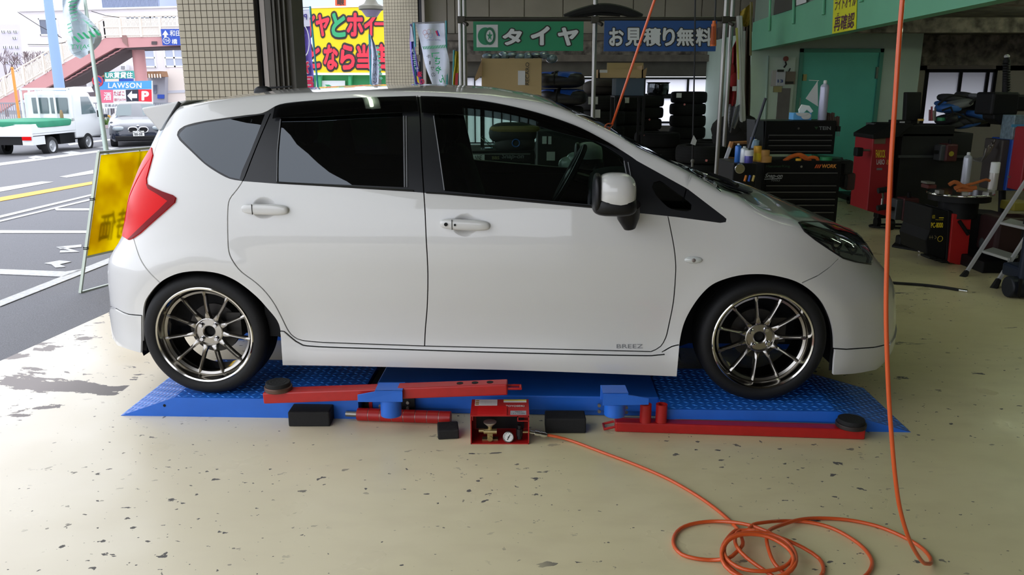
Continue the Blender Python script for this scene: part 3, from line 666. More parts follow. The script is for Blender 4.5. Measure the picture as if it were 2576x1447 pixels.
asph=mat('asphalt_road',(124,124,129),rough=.85,noise=(140,.35),bump=(180,.4))
m=MB(); a=A0+BD*(-25); b_=A0+BD*130
def dz(p,d): q=p+NLd*d; return (q[0],q[1],-.03*min(d,14)-.004)
m.quad(dz(a,0),dz(b_,0),dz(b_,14),dz(a,14)); m.quad(dz(a,14),dz(b_,14),dz(b_,120),dz(a,120)); 
m.quad(tuple(dz(A0+BD*10.3,0)),(30,YK+.2,-.01),(30,130,-.3),tuple(dz(b_,0))); m.quad(dz(a,0),(lx(YB),YB,-.01),(12,YB,-.01),(12,-30,-.01))
road=struct(m.build('asphalt',asph)); road['kind']='structure'
white=mat('road_paint_white',(205,205,205),rough=.7,noise=(30,.25)); yel=mat('road_paint_yellow',(215,165,75),rough=.7)
def marking(pts,material,name='road_marking',lift=.004):
    m=MB(True); P=[onG(*q) for q in pts]; m.ext([p+np.array([0,0,.0]) for p in P],(0,0,lift)); return m.build(name,material,road)
marking([(0,757),(285,646),(290,657),(0,772)],white); marking([(0,678),(165,684),(225,675),(160,697),(0,690)],white); marking([(0,580),(222,581),(222,587),(0,587)],white)
marking([(137,525),(225,525),(225,530),(142,530)],white); marking([(0,497),(232,457),(232,464),(0,507)],yel); marking([(0,543),(230,489),(230,493),(0,549)],white); marking([(0,555),(226,501),(226,505),(0,559)],white)
marking([(0,472),(105,457),(135,458),(0,483)],white); marking([(150,445),(235,428),(235,437),(168,447)],white); marking([(0,410),(250,378),(250,383),(0,417)],white)
marking([(70,396),(90,392),(118,396),(92,401)],white); marking([(155,384),(180,380),(205,384),(180,388)],white); marking([(240,371),(262,368),(300,372),(280,376)],white); marking([(170,362),(380,338),(380,341),(175,366)],white)
marking([(142,622),(205,616),(205,622),(152,627)],white); marking([(142,622),(160,622),(200,634),(150,636),(152,631),(178,631)],white); marking([(112,663),(150,656),(180,659),(150,666),(165,672),(140,674),(130,666)],white)
# pillars
tile_m=mat('beige_glazed_tile',(176,166,142),rough=.4,noise=(5,.08)); grout=mat('dark_grout',(88,84,80),rough=.9)
XD=np.array([.993,-.119,0.]); pyaw=math.atan2(-.119,.993)
def pillar(label_u,Y,wid,nt,rows,v_base,ind,name):
    o=onY(label_u,120,Y); o[2]=0; o=o+0; th=struct(thing(name,'','')); del th['label']; del th['category']
    th.location=o; th.rotation_euler=(0,0,pyaw); XF4[th.name]=Matrix.Translation(o)@Matrix.Rotation(pyaw,4,'Z')
    m=MB(); m.box(0,wid,0,.6,-.3,4.0); m.build('pillar_core',grout,th)
    p=wid/nt; z0=1.34
    if ind:
        t0=None
        for r in range(rows):
            for c in range(nt):
                if t0 is None:
                    m=MB(); m.box(.0022,p-.0022,-.006,0,.0022,p*1.045-.0022); t0=m.build('tile',tile_m,th,bevel=.0012,seg=1); t0.location=(0,0,z0); continue
                k=t0.copy(); COL.objects.link(k); k.location=(c*p,0,z0+r*p*1.045)
        a0,a1=-.2,z0
    else: a0,a1=-.2,3.9; rows=0
    m=MB(); ph=p*1.045
    zz=a0
    def fill(z_a,z_b):
        n=int((z_b-z_a)/ph)
        for r in range(n+1):
            for c in range(nt):
                zb=min(z_b-r*ph,z_b)-.0022; m.box(c*p+.0022,(c+1)*p-.0022,-.006,0,max(zb-ph+.0044,z_a),zb)
    fill(a0,a1)
    if ind: fill(z0+rows*ph+0.0,3.95)
    for zrow in range(int((3.9+.2)/ph)):
        for c in range(10): m.box(-.006,0,c*.05+.003,(c+1)*.05-.003,-.2+zrow*ph+.003,-.2+(zrow+1)*ph-.003)
    m.build('small_tiles',tile_m,th,kind='stuff'); return th
pl=pillar(456,7.05,.66,13,22,240,True,'pillar')
pr_=pillar(968,14.55,.60,12,0,212,False,'pillar')
# drain pipe, plaster strip and shutter column beside the near pillar
def vstrip(u0,u1,Y,depth,material,name,z0=-.05,z1=3.9,v=120,back=0):
    a=onY(u0,v,Y); b=onY(u1,v,Y); m=MB(); m.ext([(a[0],Y+back,z0),(b[0],Y-.119*(b[0]-a[0])+back,z0),(b[0],Y+back+depth,z0),(a[0],Y+back+depth,z0)],(0,0,z1-z0)); return m.build(name,material)
plast=mat('pale_plaster',(168,160,152),rough=.8); olive=mat('olive_steel_shutter',(78,74,62),rough=.5,noise=(4,.25))
struct(vstrip(641,648,7.0,.3,plast,'trim_1')); 
a=onY(652,120,7.02); m=MB(); m.cyl((a[0]+.0,7.05,-.05),(a[0],7.05,3.9),.021,16); m.cyl((a[0],7.05,1.9),(a[0],7.05,1.95),.026,16); tag(m.build('drain_pipe',blk,None,True),'black vertical drain pipe on the near tiled pillar','pipe')
struct(vstrip(660,672,7.0,.35,plast,'trim_2'))
sc_=vstrip(672,742,7.0,.35,olive,'shutter_column'); tag(sc_,'olive steel shutter guide column beside the near tiled pillar','shutter column')
m=MB()
for u in (688,697,710,722): a=onY(u,120,6.95); m.box(a[0]-.006,a[0]+.006,6.93,6.97,-.05,3.9)
m.build('guide_rib',olive,sc_,kind='stuff')
struct(vstrip(1056,1063,14.45,.3,blk,'trim_3')); struct(vstrip(1063,1070,14.4,.3,plast,'trim_4')); 
# back wall with panels, steel beam, window band
cream=mat('cream_wall_panel',(158,150,138),rough=.7,noise=(2,.12)); creamd=mat('shaded_cream_wall',(150,142,130),rough=.8,noise=(3,.2)); beam_m=mat('fireproofed_steel_beam',(78,72,68),rough=.95,noise=(9,.45,(150,140,130)),bump=(25,.8))
dark_w=mat('dark_back_wall',(60,58,56),rough=.9)
bw=MB(); YW=14.6
bw.box(-1.7,8.7,YW+.04,YW+.2,2.40,4.0); struct(bw.build('wall_back',creamd))
WB=bpy.data.objects['wall_back']
us=[1070,1125,1145,1231,1319,1416,1502,1592,1672,1764,1860,1960]
for i in range(len(us)-1):
    x0,x1=onY(us[i],60,YW)[0]+.008,onY(us[i+1],60,YW)[0]-.008; m=MB(); m.box(x0,x1,YW,YW+.04,2.42,4.0); m.build('panel',cream,WB,bevel=.003,seg=1)
m=MB(); m.box(-1.7,8.7,YW-.08,YW+.04,2.30,2.40); m.box(-1.7,8.7,YW-.15,YW+.04,1.95,2.06); struct(m.build('beam_flange',mat('beam_flange_grey',(120,112,104),rough=.9,noise=(8,.3)),None))
m=MB(); m.box(-1.7,8.7,YW-.02,YW+.1,2.06,2.30); struct(m.build('beam_web',beam_m))
m=MB(); m.box(-1.7,8.7,YW,YW+.16,1.70,1.95); m.box(-1.7,8.7,YW,YW+.16,-.1,.52); m.box(.46,8.7,YW,YW+.16,.52,.86); m.box(-1.7,-.86,YW,YW+.16,.52,1.70); m.box(.46,1.24,YW,YW+.16,.84,1.70); m.box(4.12,5.9,YW,YW+.16,.84,1.7); struct(m.build('wall_back_lower',mat('grey_lower_wall',(96,92,86),rough=.85,noise=(3,.3))))
frost=bpy.data.materials.new('frosted_window_glass'); frost.use_nodes=True; fn=frost.node_tree; fn.nodes.clear(); o_=fn.nodes.new('ShaderNodeOutputMaterial'); t_=fn.nodes.new('ShaderNodeBsdfTranslucent'); t_.inputs[0].default_value=(.93,.92,.97,1); fn.links.new(t_.outputs[0],o_.inputs[0])
alum=mat('dark_window_aluminium',(30,30,36),rough=.4,metal=.3)
def window(name,x0,x1,z0,z1,Y,mull,mid,fr=.035,ribs=0):
    root=MB(); root.box(x0,x1,Y-.03,Y+.05,z0,z0+fr); root.box(x0,x1,Y-.03,Y+.05,z1-fr,z1); root.box(x0,x0+fr,Y-.03,Y+.05,z0,z1); root.box(x1-fr,x1,Y-.03,Y+.05,z0,z1)
    for x in mull: root.box(x-fr/2,x+fr/2,Y-.02,Y+.04,z0,z1)
    if mid: root.box(x0,x1,Y-.03,Y+.05,mid-.04,mid+.04)
    w_=struct(root.build(name,alum)); xs=[x0]+list(mull)+[x1]; zs=[z0]+([mid] if mid else [])+[z1]
    for i in range(len(xs)-1):
        for j in range(len(zs)-1):
            m=MB(); m.quad((xs[i],Y+.01,zs[j]),(xs[i+1],Y+.01,zs[j]),(xs[i+1],Y+.01,zs[j+1]),(xs[i],Y+.01,zs[j+1])); m.build('pane',frost,w_)
    return w_
wx=lambda u,v=240: onY(u,v,YW)[0]
window('window_1',wx(1172),wx(1352),.55,1.70,YW,[wx(1172)+(wx(1352)-wx(1172))*i/8 for i in range(1,8)],None,.02)
window('window_2',wx(1465),wx(1852),.90,1.69,YW,[wx(1515),wx(1620),wx(1729)],1.37)
# glazed partition seen low through the car: translucent shutter panels
# side and front walls, ceiling
wallm=mat('pale_interior_wall',(150,146,136),rough=.8,noise=(2,.1))
m=MB(); m.box(8.6,8.8,YB,YK,0,4.0); struct(m.build('wall_right',mat('grey_right_wall',(96,94,88),rough=.85)))
m=MB(); m.ext([(-2.1,YB,3.9),(8.8,YB,3.9),(8.8,YK+.1,3.9),(lx(YK)-.1,YK+.1,3.9),(lx(2.6)-.1,2.6,3.9),(-2.1,1.9,3.9)],(0,0,.12)); struct(m.build('ceiling',mat('grey_deck_ceiling',(74,71,66),rough=.85,noise=(2,.2))))
m=MB(); m.ext([(lx(4.6)-.15,4.6,3.2),(lx(4.6)+.1,4.6,3.2),(lx(YK)+.1,YK,3.2),(lx(YK)-.15,YK,3.2)],(0,0,.75)); struct(m.build('trim_5',mat('fascia_beam',(110,106,98),rough=.8)))
m=MB(); m.box(.3,8.7,YB-.15,YB,0,3.9); m.box(-2.1,8.7,YB-.15,YB,2.7,3.9); struct(m.build('wall_front',MATS['grey_right_wall']))  # unseen wall, extended to narrow the opening and cut light from behind
# ---- mint green room with the teal door and the mezzanine fascia
teal=mat('teal_door_paint',(84,186,168),rough=.5,noise=(3,.10)); mint=mat('mint_fascia_paint',(104,172,140),rough=.55,noise=(4,.05)); pale=mat('pale_green_wall',(184,204,190),rough=.7,noise=(3,.06))
YT=11.9; TX0=3.38; TX1=5.78; dx0,dx1=onY(2007,300,YT)[0],onY(2196,300,YT)[0]
m=MB(); m.box(TX0,dx0-.05,YT,YT+.12,0,2.28); m.box(dx1+.04,TX1,YT,YT+.12,0,2.28); m.box(dx0-.05,dx1+.04,YT,YT+.12,2.03,2.28); m.box(TX0,TX0+.1,YT+.12,14.6,0,2.28); m.box(TX1-.1,TX1,YT+.12,14.6,0,2.28)
struct(m.build('wall_middle',pale)); 
m=MB(); m.box(dx0-.05,dx0,YT-.02,YT+.1,0,2.05); m.box(dx1,dx1+.05,YT-.02,YT+.1,0,2.05); m.box(dx0-.05,dx1+.05,YT-.02,YT+.1,2.0,2.05); struct(m.build('trim_6',mat('green_door_frame',(70,140,122),rough=.5)))
m=MB(); m.box(dx0,dx1,YT+.02,YT+.06,.01,2.0); dr=struct(m.build('door_1',teal,bevel=.003))
m=MB(); m.cbox((dx0+.1,YT-.0,1.0),(.1,.06,.03)); m.build('door_handle',chrome,dr,bevel=.005)
m=MB(True); c=onY(2024,195,YT-.0); m.cbox((c[0],YT,c[2]),(.05,.03,.09)); m.build('door_hook',mat('brass_hook',(130,120,80),rough=.4,metal=.7),dr)
m=MB(True); c=onY(2007,258,YT); m.cbox((c[0]+.02,YT+.01,c[2]),(.035,.01,.13)); m.build('door_label',mat('paper_white',(215,215,210),rough=.8),dr)
m=MB(); m.cbox((dx1-.015,YT,1.72),(.03,.03,.16)); m.cbox((dx1-.015,YT,.45),(.03,.03,.16)); m.build('hinge',mat('grey_hinge',(90,100,95),rough=.4,metal=.6),dr,kind='stuff')
# raised box frame left of the door
x0,x1=onY(1932,150,YT)[0],onY(1998,150,YT)[0]; m=MB(); m.box(x0,x1,YT-.06,YT,.0,1.93); struct(m.build('trim_7',mat('pale_green_wall2',(196,212,200),rough=.7)))
# mezzanine: fascia runs towards the viewer, rough deck soffit behind it
F0=np.array([3.37,11.9]); F1=np.array([2.72,3.6])
def fas(t,off=0): p=F0+(F1-F0)*t; return (p[0]+off,p[1])
ms=MB(); ms.ext([(*fas(0),2.02),(*fas(1),2.02),(*fas(1,.12),2.02),(*fas(0,.12),2.02)],(0,0,.38)); fa=struct(ms.build('trim_8',mint))
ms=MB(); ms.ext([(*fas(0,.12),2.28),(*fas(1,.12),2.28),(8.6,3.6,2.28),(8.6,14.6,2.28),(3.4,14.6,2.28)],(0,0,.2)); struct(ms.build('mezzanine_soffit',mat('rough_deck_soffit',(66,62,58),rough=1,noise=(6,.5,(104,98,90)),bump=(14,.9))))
for yy,zz,xx in ((12.7,1.84,5.9),(9.6,2.12,3.45),(6.4,2.12,3.1)):
    ms=MB(); ms.box(xx,8.6,yy-.09,yy+.09,zz,2.29); struct(ms.build('soffit_beam',beam_m))
ms=MB(); ms.ext([(*fas(0,.02),2.40),(*fas(.9,.02),2.40),(*fas(.9,.10),2.40),(*fas(0,.10),2.40)],(0,0,1.5)); struct(ms.build('wall_mezzanine',mat('grey_green_upper_wall',(120,138,126),rough=.8)))
def onF(u,v):
    n=np.array([F1[1]-F0[1],-(F1[0]-F0[0]),0]); return onPl(u,v,[F0[0],F0[1],0],n)
def fbox(pts,out,th_,material,name,parent=None,**k):
    n=np.array([F1[1]-F0[1],-(F1[0]-F0[0]),0]); n/=np.linalg.norm(n); 
    if n[0]>0: n=-n
    m=MB(True); P=[onF(*q)+n*out for q in pts]; m.ext(P,tuple(n*th_)); return m.build(name,material,parent,**k)
fbox([(1951,0),(1998,-10),(1998,22),(1948,38)],.0,.012,mat('dark_hatch_opening',(62,60,58),rough=.9),'wall_opening',bpy.data.objects['wall_mezzanine'])
fbox([(2008,-12),(2032,-18),(2032,6),(2007,14)],.014,.004,mat('poster_white',(200,200,205),rough=.7),'wall_poster',bpy.data.objects['wall_mezzanine'])
for i,(u0,u1,v1) in enumerate(((1944,1939,78),(2003,2000,60),(2079,2076,37),(2174,2172,5))):
    n=np.array([-1,0,0]); a=onF(u0,-60)+n*.02; b=onF(u1,v1)+n*.02; m=MB(True); m.tube([a,b],.016,10); tag(m.build('railing_post',mint,None,True),['mint green railing post nearest the shop back wall','mint green railing post second from the back','mint green railing post third from the back','mint green railing post just right of the yellow notice'][i],'post','railing posts on the mezzanine fascia')
# right part of the back wall with its sliding window
YR=13.4
m=MB(); m.box(5.78,8.6,YR,YR+.1,0,.9); m.box(5.78,6.62,YR,YR+.1,.9,1.95); m.box(7.72,8.6,YR,YR+.1,.9,1.95); m.box(5.78,8.6,YR,YR+.1,1.78,2.28); struct(m.build('wall_back_right',mat('cream_back_right',(200,192,178),rough=.8,noise=(3,.08))))
window('window_3',6.6,7.74,.9,1.80,YR,[7.17,7.6],None,.05)
# fluorescent battens (ceiling fittings, plus added fill lights under the mezzanine)
tube_m=mat('fluorescent_tube',(238,255,215),emit=28)
def batten(x,y,rz,i,z=3.86,lab=''):
    t=thing('fluorescent_batten',lab,'lamp',(x,y,z),rz,'ceiling tube lights')
    m=MB(); m.box(-.62,.62,-.06,.06,-.05,.0); m.build('batten_body',mat('batten_white',(210,212,210),rough=.5),t)
    m=MB(); m.cyl((-.58,0,-.075),(.58,0,-.075),.016,12); m.build('lamp_tube',tube_m,t)

BL=['above the rear wheel','above the coiled hose','over the car roof','over the bonnet','over the back rack at the left','over the back rack at the right']
for i,(x,y,rz) in enumerate(((-1.25,2.9,math.pi/2),(4.2,1.6,0),(-.4,6.6,0),(1.9,6.6,0),(.4,10.4,0),(2.4,10.4,0))):
    batten(x,y,rz,i,lab='white ceiling batten with one fluorescent tube '+BL[i])
batten(4.6,4.9,0,0,z=2.26,lab='added fill-light batten under the mezzanine near the hanging hose'); batten(6.9,7.2,0,0,z=2.26,lab='added fill-light batten under the mezzanine near the right wall'); batten(5.6,7.9,0,0,z=2.26,lab='added fill-light batten under the mezzanine above the red machines')  # out-of-view fill lamps, added to brighten the machines and floor here
# ---------------------------------------------------------------- THE LIFT
blue=mat('lift_blue_paint',(34,104,206),rough=.38,noise=(7,.12)); redp=mat('lift_red_paint',(176,26,26),rough=.4,noise=(9,.15)); steel=mat('bare_steel',(150,148,142),rough=.35,metal=.8); rub=mat('black_rubber_block',(32,32,32),rough=.75,spec=.3,bump=(80,.2))
LY=CARYAW
def carY(u,v,z): return onZ(u,v,z)
# ramps: flat chequer plate with a slope at the outer end
def ramp(name,label,P,group):
    """P: dict of floor/top corner points traced near edge; far edge is offset square to the lift"""
    back=np.array([-math.sin(LY),math.cos(LY),0])
    tip,fold,end=P; wdt=P_W; t2,f2,e2=tip+back*wdt,fold+back*wdt,end+back*wdt; H=.096
    up=np.array([0,0,H]); m=MB(True)
    m.add([tip,fold,end,end+up,fold+up,t2,f2,e2,e2+up,f2+up],[(0,1,4),(1,2,3,4),(5,9,6),(6,9,8,7),(0,4,9,5),(4,3,8,9),(2,7,8,3),(0,5,6,1),(1,6,7,2)])
    rt=m.build(name,blue); tag(rt,label,'ramp',group)
    # raised chequer bars
    tr=MB(True); rows=26
    for seg,(a,b,a2) in enumerate(((tip+np.array([0,0,.001]),fold+up,0),(fold+up,end+up,0))):
        L_=np.linalg.norm(b-a); ux=(b-a)/L_; nx=max(2,int(L_/.034)); nz=np.cross(ux,back); nz=nz if nz[2]>0 else -nz
        for i in range(nx):
            for j in range(int(wdt/.034)):
                c=a+ux*((i+.5)*L_/nx)+back*((j+.5)*.034)+nz*.0012; ang=math.radians(35 if (i+j)%2 else -35)
                d=ux*math.cos(ang)+back*math.sin(ang); e=-ux*math.sin(ang)+back*math.cos(ang)
                q=[c+d*.0165,c+e*.0045,c-d*.0165,c-e*.0045]; k=len(tr.v); tr.v+=[tuple(x) for x in q]+[tuple(c+nz*.0030)]; tr.f+=[(k,k+1,k+4),(k+1,k+2,k+4),(k+2,k+3,k+4),(k+3,k,k+4)]
    tr.build('chequer_tread',mat('worn_blue_tread',(64,138,228),rough=.3),rt,kind='stuff'); 
    b=MB(True); h=(end-fold)/np.linalg.norm(end-fold); c=fold+h*-.05+np.array([0,0,.055]); b.cyl(c-back*.001,c-back*-.01,.007,12); b.build('bolt_hole',gap,rt)
    return rt
P_W=.56
dirx=np.array([math.cos(LY),math.sin(LY),0])
tipL=onZ(303,1046,0); foldL=tipL+dirx*.27; endL=tipL+dirx*1.15
tipR=onZ(2292,1088,0); foldR=tipR-dirx*.34; endR=tipR-dirx*1.13
ramp('wheel_ramp','blue chequer plate ramp under the rear wheel','x' and (tipL,foldL,endL),'chequer plate ramps of the lift')
ramp('wheel_ramp','blue chequer plate ramp under the front wheel',(tipR,foldR,endR),'chequer plate ramps of the lift')
# far pair carrying the other wheels
back=np.array([-math.sin(LY),math.cos(LY),0])
ramp('wheel_ramp','blue chequer plate ramp under the far rear wheel',(tipL+back*1.2,foldL+back*1.2,endL+back*1.2),'chequer plate ramps of the lift'); ramp('wheel_ramp','blue chequer plate ramp under the far front wheel',(tipR+back*1.2,foldR+back*1.2,endR+back*1.2),'chequer plate ramps of the lift')
# centre platform
lo=thing('scissor_lift','low blue scissor lift platform with red arms lying under the car','lift',(tipL+dirx*1.2+back*.06).tolist(),LY)
def LP(u,v,z): p=Matrix(XF4[lo.name]).inverted()@Vector(onZ(u,v,z)); return p
LL=(onZ(1636,1045,0)-onZ(917,1045,0))@dirx
m=MB(); m.box(0,LL,.0,.52,.03,.105); m.box(0,LL,.02,.50,0,.03); m.build('platform',blue,lo,bevel=.006,seg=2)
m=MB(); m.box(.10,LL-.1,.60,.95,0,.10); m.build('platform_far',blue,lo,bevel=.006)
m=MB(); m.box(-.035,-.005,.0,.5,.0,.09); m.build('pivot_gap_plate',gap,lo); m=MB(); m.box(LL+.005,LL+.045,.0,.5,.0,.09); m.build('pivot_gap_plate',gap,lo)
m=MB(); m.box(-.012,.004,-.004,.25,.02,.08); m.box(LL-.0,LL+.012,-.004,.25,.03,.09); m.build('end_plate',redp,lo)
# red arms
def beam(p0,p1,w_,h,material,name,parent,bevel=.006):
    p0=np.array(p0);p1=np.array(p1); d=(p1-p0)/np.linalg.norm(p1-p0); s=np.cross([0,0,1],d); s/=np.linalg.norm(s); u=np.cross(d,s)
    m=MB(True); m.ext([p0-s*w_/2-u*h/2,p0+s*w_/2-u*h/2,p0+s*w_/2+u*h/2,p0-s*w_/2+u*h/2],tuple(p1-p0)); return m.build(name,material,parent,bevel=bevel)
scr=mat('scratched_red_paint',(178,28,26),rough=.36,noise=(30,.12))
ar=thing('lifting_beam','raised red telescopic arm with a round rubber pad and a blue sleeve','lift beam',(onZ(960,1040,0)).tolist(),0)
zc=.165; a=onZ(668,999,zc)+0; b=onZ(1277,979,zc)
a[1]=3.47;b[1]=3.43
a=onY(668,996,3.46); b=onY(1277,974,3.42); beam(a,b,.072,.052,scr,'arm_tube',ar)
dA_=(b-a)/np.linalg.norm(b-a)
for i,u in enumerate((1158,1196,1234)):
    c=a+dA_*(onY(u,970,3.42)[0]-a[0]); m=MB(True); m.cyl(c+np.array([0,0,.022]),c+np.array([0,0,.0275]),.015,20); m.build('pin_hole',gap,ar)
e=b; m=MB(True); m.tube([e+np.array(q) for q in ((0,-.02,.0),(.045,-.02,.0),(.058,-.02,.0),(.058,.02,.0),(.045,.02,.0),(0,.02,.0))],.006,8); m.build('pull_handle',redp,ar,True)
c=a+dA_*.062+np.array([0,0,.026]); m=MB(True); m.cyl(c,c+np.array([0,0,.022]),.062,40); m.build('pad_cup',mat('rusty_pad_cup',(96,72,62),rough=.45,metal=.6),ar,True,bevel=.004)
m=MB(True); m.cyl(c+np.array([0,0,.016]),c+np.array([.0,0,.040]),.055,40); m.lathe([(.03,.0405),(.034,.0415),(.038,.0405)],32,Matrix.Translation(c)); m.build('rubber_pad',rub,ar,True,bevel=.003)
# blue sleeve bracket and post
def bracket(root,u0,u1,uflap,vt,vm,vb,Y,flapleft=True):
    A,B=onY(u0,vt,Y),onY(u1,vt,Y); zt,zb=onY(u0,vm,Y)[2],onY(u0,vb,Y)[2]
    m=MB(True); X0,X1=onY(u0,vm,Y)[0],onY(u1,vm,Y)[0]; xf=onY(uflap,vb,Y)[0]; 
    if flapleft: poly_=[(X0,Y,zt),(X1,Y,zt),(X1,Y,zb),(xf,Y,zb),(xf,Y,zb+.034),(X0,Y,zb+.05)]
    else: poly_=[(X0,Y,zt),(X1,Y,zt),(X1,Y,zb+.05),(xf,Y,zb+.034),(xf,Y,zb+.004),(X0,Y,zb)]
    m.ext(poly_,(0,.006,0)); m.box(X0,X1,Y,Y+.105,zt-.006,zt); m.box(X0,X1,Y+.10,Y+.106,zt-.07,zt); m.build('sleeve_bracket',blue,root,bevel=.0015,seg=1)
    xc=(X0+X1)/2 if flapleft else X0+.06; 
    m=MB(True); zb0=onY(u0,1046,Y+.04)[2]; m.cyl((xc+.0,Y+.05,zb0),(xc,Y+.05,zb),.047,36); m.build('pivot_post',blue,root,True,bevel=.003)
    return X0,X1,zb
bracket(ar,943,1012,900,962,983,1012,3.375)
m=MB(True)
for u,v in ((957,1020),(957,1028),(1026,1012),(1026,1026)):
    c=onY(u,v,3.60); m.cyl(c,c-np.array([0,.012,0]),.0075,12)
m.build('flange_bolt',steel,ar,kind='stuff')
m=MB(True); a_=onY(1033,1020,3.61); m.box(a_[0]-.05,a_[0]+.02,3.60,3.66,.03,.10); m.build('hinge_plate',blk,ar)
# lower front arm lying on the floor
ar2=thing('lifting_beam','long red arm lying flat on the floor in front of the front ramp','lift beam',onZ(1860,1090,0).tolist(),0)
a=onZ(1548,1086,0); b=onZ(2176,1106,0); a[2]=b[2]=.024; a[1]+=.03;b[1]+=.03; beam(a,b,.072,.047,scr,'arm_tube',ar2)
m=MB(True); d=(b-a)/np.linalg.norm(b-a); s=np.cross([0,0,1],d); m.ext([a+s*.02+[0,0,.024],b+s*.02+[0,0,.024],b+s*.028+[0,0,.024],a+s*.028+[0,0,.024]],(0,0,.0015)); m.build('arm_seam',steel,ar2)
m=MB(True); m.tube([a+np.array(q) for q in ((0,-.03,.0),(-.05,-.03,-.012),(-.05,.03,-.012),(0,.03,.0))],.006,8); m.build('pull_handle',redp,ar2,True)
c=onY(2141,1062,3.385); c[2]=.049; m=MB(True); m.cyl(c,c+np.array([0,0,.02]),.066,40); m.build('pad_cup',mat('dark_pad_cup',(52,44,42),rough=.5,metal=.3),ar2,True,bevel=.003)
m=MB(True); m.cyl(c+np.array([0,0,.014]),c+np.array([0,0,.038]),.058,40); m.build('rubber_pad',rub,ar2,True,bevel=.003)
X0,X1,zb=bracket(ar2,1517,1581,1632,975,990,1021,3.33,False)
m=MB(True)
for u,v in ((1507,1019),(1507,1034),(1575,1024),(1575,1036)): c=onY(u,v,3.57); m.cyl(c,c-np.array([0,.012,0]),.008,12)
m.build('flange_bolt',steel,ar2,kind='stuff')
for i,(u,v) in enumerate(((1625,1062),(1665,1060))):
    c=onY(u,v,3.42); m=MB(); m.lathe([(.0145,0),(.026,0),(.026,.085),(.0145,.085),(.0145,0)],28,Matrix.Translation((c[0],3.44,.048))); m.v=[v_ for v_ in m.v]
    o=m.build('lift_spigot',redp,None,True); tag(o,['red hollow pin standing on the flat arm beside the blue bracket','red hollow pin standing on the flat arm, nearer the front wheel'][i],'pin','red pins on the arm')
# rubber blocks
def block(pts_u,vb,hgt,dep,label,rz=0,col_=rub):
    a,b=onZ(pts_u[0],vb,0),onZ(pts_u[1],vb,0); c=(a+b)/2; o=thing_mesh=None
    m=MB(); w_=np.linalg.norm(b-a); m.box(-w_/2,w_/2,0,dep,0,hgt); o=m.build('rubber_block',col_,None,bevel=.006,seg=2); o.location=(c[0],c[1],0.0); o.rotation_euler=(0,0,rz); tag(o,label,'block','black rubber lift blocks'); return o
block((726,830),1074,.073,.11,'black rubber block on the floor left of the red jack cylinder')
block((1372,1474),1091,.072,.10,'black rubber block on the floor right of the red control box')
block((1102,1155),1106,.045,.10,'small tilted black rubber block beside the red control box',rz=.12)
# jack cylinder
cyl_=thing('red_spacer_rod','red ribbed cylinder with a steel tip lying under the arm','cylinder',onZ(1010,1066,0).tolist(),0)
a=onZ(897,1064,0);b=onZ(1134,1073,0);a[2]=b[2]=.031; a[1]+=.03;b[1]+=.03; d=(b-a)/np.linalg.norm(b-a); Ln=np.linalg.norm(b-a); n_=8
for i in range(n_):
    m=MB(True); p0=a+d*(Ln*i/n_+.001); p1=a+d*(Ln*(i+1)/n_-.001); m.cyl(p0,p1,.030,28); m.build('ring',redp,cyl_,True,bevel=.0015,seg=1)
m=MB(True); m.cyl(a+d*.003,b-d*.003,.0285,20); m.cyl(a-d*.055,a,.013,20); m.build('steel_core',steel,cyl_,True)
# control box
bx=thing('lift_control_box','small red open-fronted lift control box with pressure gauge','control box',onZ(1258,1119,0).tolist(),.0)
L0,R0=onZ(1184,1118,0),onZ(1331,1119,0); x0,x1=L0[0],R0[0]; yf=L0[1]; ht=onY(1184,1048,yf)[2]; yb=yf+.155; zb_=onY(1200,1007,yb)[2]; t=.004
m=MB(True); m.box(x0,x0+t,yf,yb,0,ht); m.box(x1-t,x1,yf,yb,0,ht); m.box(x0,x1,yf,yb,0,t); m.box(x0,x1,yb-t,yb,0,zb_)
m.box(x1-.052,x1,yf,yf+t,ht-.004,ht+.002); m.box(x1-.052,x1-.048,yf,yf+t,ht-.022,ht); m.box(x1-.052,x1,yf,yf+t,ht-.024,ht-.020); m.box(x0+.008,x0+.011,yf,yf+t,ht-.02,ht); m.build('box_shell',redp,bx)
def topq(s0,s1,t0,t1,lift): 
    f=lambda s,t_: (x0+(x1-x0)*s, yf+(yb-yf)*t_, ht+(zb_-ht)*t_+lift); return [f(s0,t0),f(s1,t0),f(s1,t1),f(s0,t1)]
m=MB(True); m.ext([tuple(p) for p in topq(0,1,0,1,0)],(0,0,.004)); m.build('box_lid',redp,bx)
m=MB(True); m.ext(topq(.12,.62,.02,.55,.004),(0,0,.003)); m.build('lid_hatch',mat('brighter_red_hatch',(190,22,22),rough=.45),bx)
pw=mat('label_white',(225,225,220),rough=.5); py=mat('label_yellow',(215,205,60),rough=.5); pg=mat('label_grey',(170,172,176),rough=.35,metal=.3); ink=mat('label_ink',(40,38,36),rough=.6)
for q,mm in (((.06,.45,.60,.97,.0045),pw),((.56,.96,.80,.97,.0045),pw),((.56,.96,.90,.97,.005),py),((.68,.95,.04,.28,.0045),pg)):
    m=MB(True); m.ext(topq(*q),(0,0,.0006)); m.build('sticker',mm,bx)
m=MB(True)
for t_ in (.88,.76,.66): p=topq(.07,.13,t_-.03,t_+.04,.0054); m.ext(p,(0,0,.0003))
m.build('sticker_pictogram',mat('pictogram_amber',(170,130,60),rough=.6),bx,kind='stuff')
def toptext(s,s0,s1,t0,t1,mm,**k): q=[np.array(p) for p in topq(s0,s1,t0,t1,.0056)]; return text(s,q[0],q[1]-q[0],q[3]-q[0],mm,bx,off=.0004,**k)
